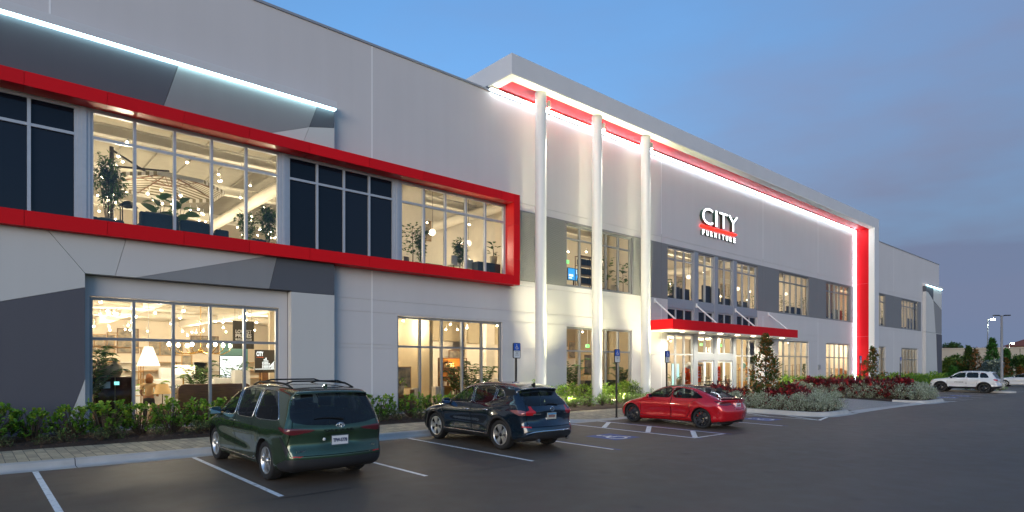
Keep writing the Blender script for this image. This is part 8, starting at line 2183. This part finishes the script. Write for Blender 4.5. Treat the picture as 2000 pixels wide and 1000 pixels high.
# ---- the person in the showroom (seen from behind, cream top, dark trousers)
M['skin'] = mat('skin', (0.42, 0.22, 0.13), 0.55); M['top'] = mat('cream t-shirt', (0.62, 0.46, 0.24), 0.85, var=0.06, scale=9); M['jeans'] = mat('dark trousers', (0.035, 0.045, 0.055), 0.85); M['hair'] = mat('ginger brown hair', (0.30, 0.12, 0.03), 0.6, var=0.25, scale=20)
def person(loc, rz):
    t = empty('person', loc, rz, 'person with ginger brown hair in a cream top seen from behind under the white pendant', 'person')
    def skin_mesh(name, joints, edges, m, levels=2):
        me = bpy.data.meshes.new(name); me.from_pydata([j[:3] for j in joints], edges, []); o = bpy.data.objects.new(name, me); COL.objects.link(o); o.parent = t
        md = o.modifiers.new('skin', 'SKIN'); md.use_smooth_shade = True
        for v, j in zip(me.skin_vertices[0].data, joints): v.radius = (j[3], j[4] if len(j) > 4 else j[3])
        me.skin_vertices[0].data[0].use_root = True
        o.modifiers.new('sub', 'SUBSURF').levels = levels; o.modifiers['sub'].render_levels = levels; me.materials.append(m); KIDS.setdefault(t.name, []).append(o); return o
    J_ = [(0, 0, 0.95, .13, .10), (0, 0, 1.12, .125, .09), (0, 0.01, 1.30, .15, .10), (0, 0.02, 1.42, .12, .08), (0, 0.02, 1.50, .05), (0, 0.03, 1.58, .05),
          (.10, 0, .88, .09), (.11, .02, .50, .062), (.11, -.02, .10, .042), (.11, .12, .04, .04), (-.10, 0, .88, .09), (-.11, .0, .50, .062), (-.11, -.05, .10, .042), (-.11, .09, .04, .04),
          (.19, .01, 1.40, .055), (.27, .02, 1.13, .043), (.22, .20, 1.02, .032), (.19, .27, 1.02, .03), (-.19, .01, 1.40, .055), (-.27, .02, 1.13, .043), (-.23, .20, 1.00, .032), (-.20, .27, 1.0, .03)]
    E_ = [(0, 1), (1, 2), (2, 3), (3, 4), (4, 5), (0, 6), (6, 7), (7, 8), (8, 9), (0, 10), (10, 11), (11, 12), (12, 13), (3, 14), (14, 15), (15, 16), (16, 17), (3, 18), (18, 19), (19, 20), (20, 21)]
    for s, b0 in ((1, 17), (-1, 21)):
        bx, by, bz = J_[b0][:3]
        for k, (dx, L) in enumerate(((-0.026, 0.07), (-0.009, 0.085), (0.009, 0.08), (0.026, 0.062))):
            i = len(J_); J_.append((bx + dx, by + 0.045, bz - 0.005, .0095)); J_.append((bx + dx, by + 0.045 + L * 0.55, bz - 0.02, .009)); J_.append((bx + dx, by + 0.045 + L * 0.85, bz - 0.045, .008)); E_.extend([(b0, i), (i, i + 1), (i + 1, i + 2)])
        i = len(J_); J_.append((bx - s * 0.035, by + 0.02, bz + 0.005, .011)); J_.append((bx - s * 0.05, by + 0.055, bz - 0.01, .009)); E_.extend([(b0, i), (i, i + 1)])
    body = skin_mesh('body', J_, E_, M['skin'])
    q = MB(); q.add(*sphere_mesh(0.098, (0, 0.035, 1.66), 18, 12, 0.82, 1.0, 1.2), 0, True)
    q.add(*sphere_mesh(0.018, (0, 0.135, 1.645), 8, 6, 0.8, 1.2, 1.3), 0, True)
    for s in (-1, 1): q.add(*sphere_mesh(0.022, (s * 0.08, 0.03, 1.65), 8, 6, 0.5, 1, 1.4), 0, True); q.add(*sphere_mesh(0.012, (s * 0.033, 0.122, 1.675), 8, 6), 1, True)
    q.box(-0.025, 0.025, 0.124, 0.132, 1.60, 1.608, 1); q.build('head', [M['skin'], M['board']], t)
    q = MB(); q.add(*sphere_mesh(0.108, (0, 0.0, 1.685), 18, 12, 0.92, 1.02, 1.1), 0, True); q.add(*sphere_mesh(0.10, (0.0, -0.05, 1.58), 14, 10, 1.05, 0.75, 1.15), 0, True)
    for k in range(26):
        a = R(150 + 240 * k / 26 - 90 + 180); q.tube([(0.1 * math.cos(a), 0.1 * math.sin(a) * 0.9, 1.72), (0.125 * math.cos(a), 0.11 * math.sin(a) - 0.02, 1.60), (0.115 * math.cos(a), 0.09 * math.sin(a) - 0.03, 1.47)], [0.02, 0.022, 0.008], 5)
    q.build('hair', M['hair'], t)
    skin_mesh('t_shirt', [(0, 0, 0.96, .165, .125), (0, 0, 1.12, .15, .11), (0, 0.01, 1.30, .17, .12), (0, 0.02, 1.43, .12, .09), (.20, .01, 1.40, .075), (.255, .015, 1.22, .068), (-.20, .01, 1.40, .075), (-.255, .015, 1.22, .068)], [(0, 1), (1, 2), (2, 3), (3, 4), (4, 5), (3, 6), (6, 7)], M['top'])
    skin_mesh('trousers', [(0, 0, 0.99, .155, .12), (0, 0, 0.92, .15, .12), (.10, 0, .84, .10), (.115, .02, .50, .078), (.115, -.02, .10, .062), (-.10, 0, .84, .10), (-.115, .0, .50, .078), (-.115, -.05, .10, .062)], [(0, 1), (1, 2), (2, 3), (3, 4), (1, 5), (5, 6), (6, 7)], M['jeans'])
    for s, dy in ((1, 0), (-1, -0.03)): q = MB(); q.add(*sphere_mesh(0.13, (s * 0.112, 0.06 + dy, 0.045), 12, 8, 0.42, 1.0, 0.4), 0, True); q.build('shoe', M['board'], t)
px0 = XZ(291, 745, 24.75)[0]
person((px0, 24.75, GF), R(-25))
# ---- background
def brick_wall_far(x0, y0, x1, y1, h, label):
    t = empty('boundary_wall', (x0, y0, 0), math.atan2(y1 - y0, x1 - x0), label, 'wall'); L = math.hypot(x1 - x0, y1 - y0)
    n = int(L / 7)
    for k in range(n):
        q = MB(); q.box(k * L / n + 0.05, (k + 1) * L / n - 0.05, -0.15, 0.15, 0, h - 0.3); q.box(k * L / n + 0.05, (k + 1) * L / n - 0.05, -0.19, -0.15, h * 0.55, h * 0.55 + 0.18); q.build('wall_panel', M['tanwall'], t)
    q = MB(); q.box(0, L, -0.28, 0.28, h - 0.29, h); q.build('coping', M['tanwall'], t)
M['tanwall'] = mat('tan precast wall', (0.40, 0.34, 0.27), 0.85, var=0.06, scale=0.4)
brick_wall_far(150, 75, 172, -40, 6.2, 'long tan precast wall across the far side of the car park')
FM = [LM['far_d'], LM['far'], LM['far_l'], M['bark']]; CN = [LM['far_d'], LM['cone'], LM['cone'], M['bark']]; RM = [LM['mag'], LM['mag_b'], LM['mag_b'], M['bark']]
def W(u, d): 
    al = R(48.4); p = (u - 1000) / 1199; return (d * (math.cos(al) + p * math.sin(al)), d * (math.sin(al) - p * math.cos(al)))
def H(v, d): return 2.15 + (717 - v) / 1199 * d
def bg(kind, u, v, d, wpx, label, mats, seed, group=None):
    x, y = W(u, d); h = H(v, d); rad = wpx / 2 / 1199 * d
    if kind == 'cone': mb = cone_tree_mb(seed, h, rad, 420, 0.36, 'quad', 0.06, 7, p_=0.75)
    elif kind == 'mag': mb = magnolia_mb(seed, h, rad * 1.15, 30, 30, 0.36)
    else: mb = round_tree_mb(seed, h, rad, 420, 0.34, 0.12, 8)
    nm = {'cone': 'conifer_tree', 'mag': 'magnolia_tree', 'round': 'leafy_tree', 'bush': 'grey_shrub'}[kind]
    return tree(nm, mb, mats, (x, y, 0), h * 0.7, 0.09 * h / 5, label, 'tree' if kind != 'bush' else 'shrub', group, seed=seed)
bg('cone', 1938, 663, 95, 34, 'bright green pyramid conifer before the tan wall', CN, 301)
bg('cone', 1966, 684, 96, 24, 'darker conifer at the lamp post, half behind it', CN, 302)
bg('mag', 1905, 682, 88, 36, 'rust leaved magnolia left of the bright pyramid conifer', RM, 303)
bg('cone', 1892, 678, 100, 26, 'loose grey green conifer behind the rust leaved magnolia', FM, 304)
bg('round', 1866, 692, 98, 30, 'round leafy tree left of the rust leaved magnolia', FM, 305)
bg('round', 1850, 700, 92, 34, 'yellow green bushy tree beside the building corner', [LM['far'], LM['far_l'], LM['far_l'], M['bark']], 306)
bg('bush', 1936, 704, 82, 34, 'blue grey shrub below the bright pyramid conifer', [LM['blue'], LM['blue'], LM['silver'], M['bark']], 307)
bg('mag', 1965, 700, 84, 22, 'small rust leaved magnolia right behind the lamp post', RM, 308)
bg('round', 1996, 694, 92, 30, 'leafy tree at the picture edge behind the white saloon', FM, 309)
bg('cone', 1862, 720, 72, 12, 'little green conifer behind the bonnet of the white four-wheel drive', CN, 310)
bg('round', 1882, 706, 90, 26, 'brownish green tree between the round tree and the magnolia', [LM['mag'], LM['far'], LM['mag_b'], M['bark']], 311)
bg('mag', 1994, 716, 80, 20, 'low rust leaved tree behind the white saloon', RM, 312)
x, y = W(1860, 210); tree('oak_tree', round_tree_mb(313, H(670, 210), 4.6, 420, 0.6, 0.5, 8), [LM['far_d'], LM['far_d'], LM['far'], M['bark']], (x, y, 0), 7, 0.25, 'dark flat topped tree rising beyond the tan wall', 'tree')
random.seed(8)
for k in range(9):
    x, y = W(1842 + 16.5 * k + random.uniform(-3, 3), 186); q = bushy(330 + k, 1.9, 1.9, 45, 7, 0.4, 'quad', 0.3)
    o = q.build('bougainvillea_shrub', [LM['copper_d'], LM['copper'], LM['mag_b'], M['bark']]); o.location = (x, y, 6.3 - 0.6); tag(o, 'reddish shrub in the row showing over the top of the tan wall', 'shrub', 'shrubs over the tan wall')
# raised bank behind the wall that carries those shrubs
q = MB(); q.prism([(185, 90, 0), (196, 90, 5.9), (300, 90, 5.9), (300, 90, 0)], (0, -160, 0)); struct(q, 'bank', mat('far grass bank', (0.05, 0.07, 0.03), 0.95, var=0.3, scale=0.3))
q = MB(); 
# low hedge and rail in front of the far trees
for k in range(12):
    x, y = W(1842 + 14 * k, 78); 
    if k % 1 == 0:
        o = (bushy(350 + k % 3, 0.9, 1.1, 40, 7, 0.22, 'quad', 0.15)).build('hedge_shrub', FM); o.location = (x, y, 0.0); tag(o, 'low green shrub in the row behind the white cars', 'shrub', 'low shrubs behind the white cars')
q = MB(); a, c = W(1840, 100), W(2040, 100); q.prism([(a[0], a[1], 0), (c[0], c[1], 0), (c[0] + 40, c[1], 0), (a[0] + 40, a[1], 0)], (0, 0, 0.05)); struct(q, 'verge', mat('verge grass', (0.07, 0.085, 0.03), 0.95, var=0.3, scale=1))
t = empty('roadside_fence', (0, 0, 0), 0, 'low tan rail fence across the verge behind the white cars', 'fence')
for zz in (0.75, 1.5, 2.05): q = MB(); q.tube([(*W(1838, 104), zz), (*W(1935, 104), zz), (*W(2040, 104), zz)], 0.09, 5); q.build('rail', M['tanwall'], t)
for k in range(9): q = MB(); x, y = W(1840 + 24 * k, 104); q.box(x - 0.08, x + 0.08, y - 0.08, y + 0.08, 0, 2.15); q.build('fence_post', M['tanwall'], t)
def lamp_post(u, vtop, d, label, lit, two=False, m='galv', r=0.09):
    x, y = W(u, d); h = H(vtop, d); t = empty('lamp_post', (x, y, 0), 0, label, 'lamp post')
    q = MB(); q.tube([(0, 0, 0), (0, 0, h)], [r * 1.15, r * 0.7], 10); q.build('pole', M['pole'], t)
    q = MB(); q.tube([(0, 0, 0), (0, 0, 0.6)], 0.28, 12); q.build('footing', M['concrete'], t)
    for s in ((1, -1) if two else (1,)):
        q = MB(); dx, dy = (0.66 * s, -0.75 * s) if not two else (0.42 * s, -0.48 * s); q.tube([(0, 0, h - 0.1), (dx * 0.4, dy * 0.4, h - 0.02)], 0.04, 6); q.prism([(dx * 0.4 + dy * 0.2, dy * 0.4 - dx * 0.2, h - 0.05), (dx * 1.2 + dy * 0.2, dy * 1.2 - dx * 0.2, h - 0.05), (dx * 1.2 - dy * 0.2, dy * 1.2 + dx * 0.2, h - 0.05), (dx * 0.4 - dy * 0.2, dy * 0.4 + dx * 0.2, h - 0.05)], (0, 0, 0.1)); hd = q.build('lamp_head', M['black'] if not lit else M['galv'], t)
        if lit:
            q = MB(); q.add(*sphere_mesh(0.24, (dx * 0.8, dy * 0.8, h - 0.1), 12, 6, 1.3, 1.3, 0.6), 0, True); q.build('lens', M['lamp_white'], hd)
            l = bpy.data.lights.new('street_lamp', 'POINT'); l.energy = 250; l.color = (0.85, 1, 0.8); l.shadow_soft_size = 0.2; lo = bpy.data.objects.new('street_lamp', l); COL.objects.link(lo); lo.location = (x + dx * 0.8, y + dy * 0.8, h - 1.0)
M['pole'] = mat('grey lamp post paint', (0.20, 0.21, 0.23), 0.5)
M['lamp_white'] = emit('lit street lamp', (0.92, 1.0, 0.72), 30.0)
lamp_post(1929, 623, 105, 'lit lamp post rising behind the bright pyramid conifer', True)
lamp_post(1956.5, 616, 62, 'tall grey unlit lamp post with two heads behind the white four-wheel drive', False, True, r=0.13)
lamp_post(1971, 670, 150, 'small lit street lamp beyond the tan wall', True)
# tiled house over the wall
x, y = W(2004, 215); t = empty('tiled_house', (x, y, 5.9), R(-20), 'salmon house with a red tiled roof at the picture edge beyond the tan wall', 'house')
M['salmon'] = mat('salmon stucco', (0.50, 0.26, 0.17), 0.85); M['tile'] = mat('red roof tile', (0.22, 0.06, 0.035), 0.8, var=0.25, scale=6)
q = MB(); q.box(-4, 4, -4, 4, 0, 3.6); q.build('wall', M['salmon'], t)
q = MB(); q.add([(-5, -5, 3.55), (5, -5, 3.55), (5, 5, 3.55), (-5, 5, 3.55), (-1, 0, 6), (1, 0, 6)], [(0, 1, 5, 4), (1, 2, 5), (2, 3, 4, 5), (3, 0, 4), (3, 2, 1, 0)]); q.build('roof', M['tile'], t)
for xx in (-2.5, 0, 2.5):
    q = MB(); q.box(xx - 0.5, xx + 0.5, -4.06, -4.0, 1.2, 2.8); q.build('window', M['dark_glass'], t)
    q = MB(); q.box(-4.06, -4.0, xx - 0.5, xx + 0.5, 1.2, 2.8); q.build('window', M['dark_glass'], t)
# kerbed island with low plants beside the white four-wheel drive
q = MB(); pts = [(66.9 + 1.1 * math.cos(R(a)) , 11.6 + 1.0 * math.sin(R(a))) for a in range(180, 361, 20)] + [(68.0, 16), (65.8 + 0.0, 16)]
q.prism([(a, c, gz_(c) + 0.002) for a, c in pts], (0, 0, 0.15)); struct(q, 'parking_island', M['concrete'])
for k in range(4):
    o = bushy(370 + k, 0.5, 0.5, 30, 8, 0.1, 'ellipse', 0.07).build('low_shrub', [LM['clusia'], LM['clusia_l'], LM['palm'], M['bark']]); o.location = (66.9 + J(0.2), 11.7 + 0.8 * k, gz_(12) + 0.14); tag(o, 'low bright green shrub on the kerbed island behind the white four-wheel drive', 'shrub', 'low shrubs on the parking island')
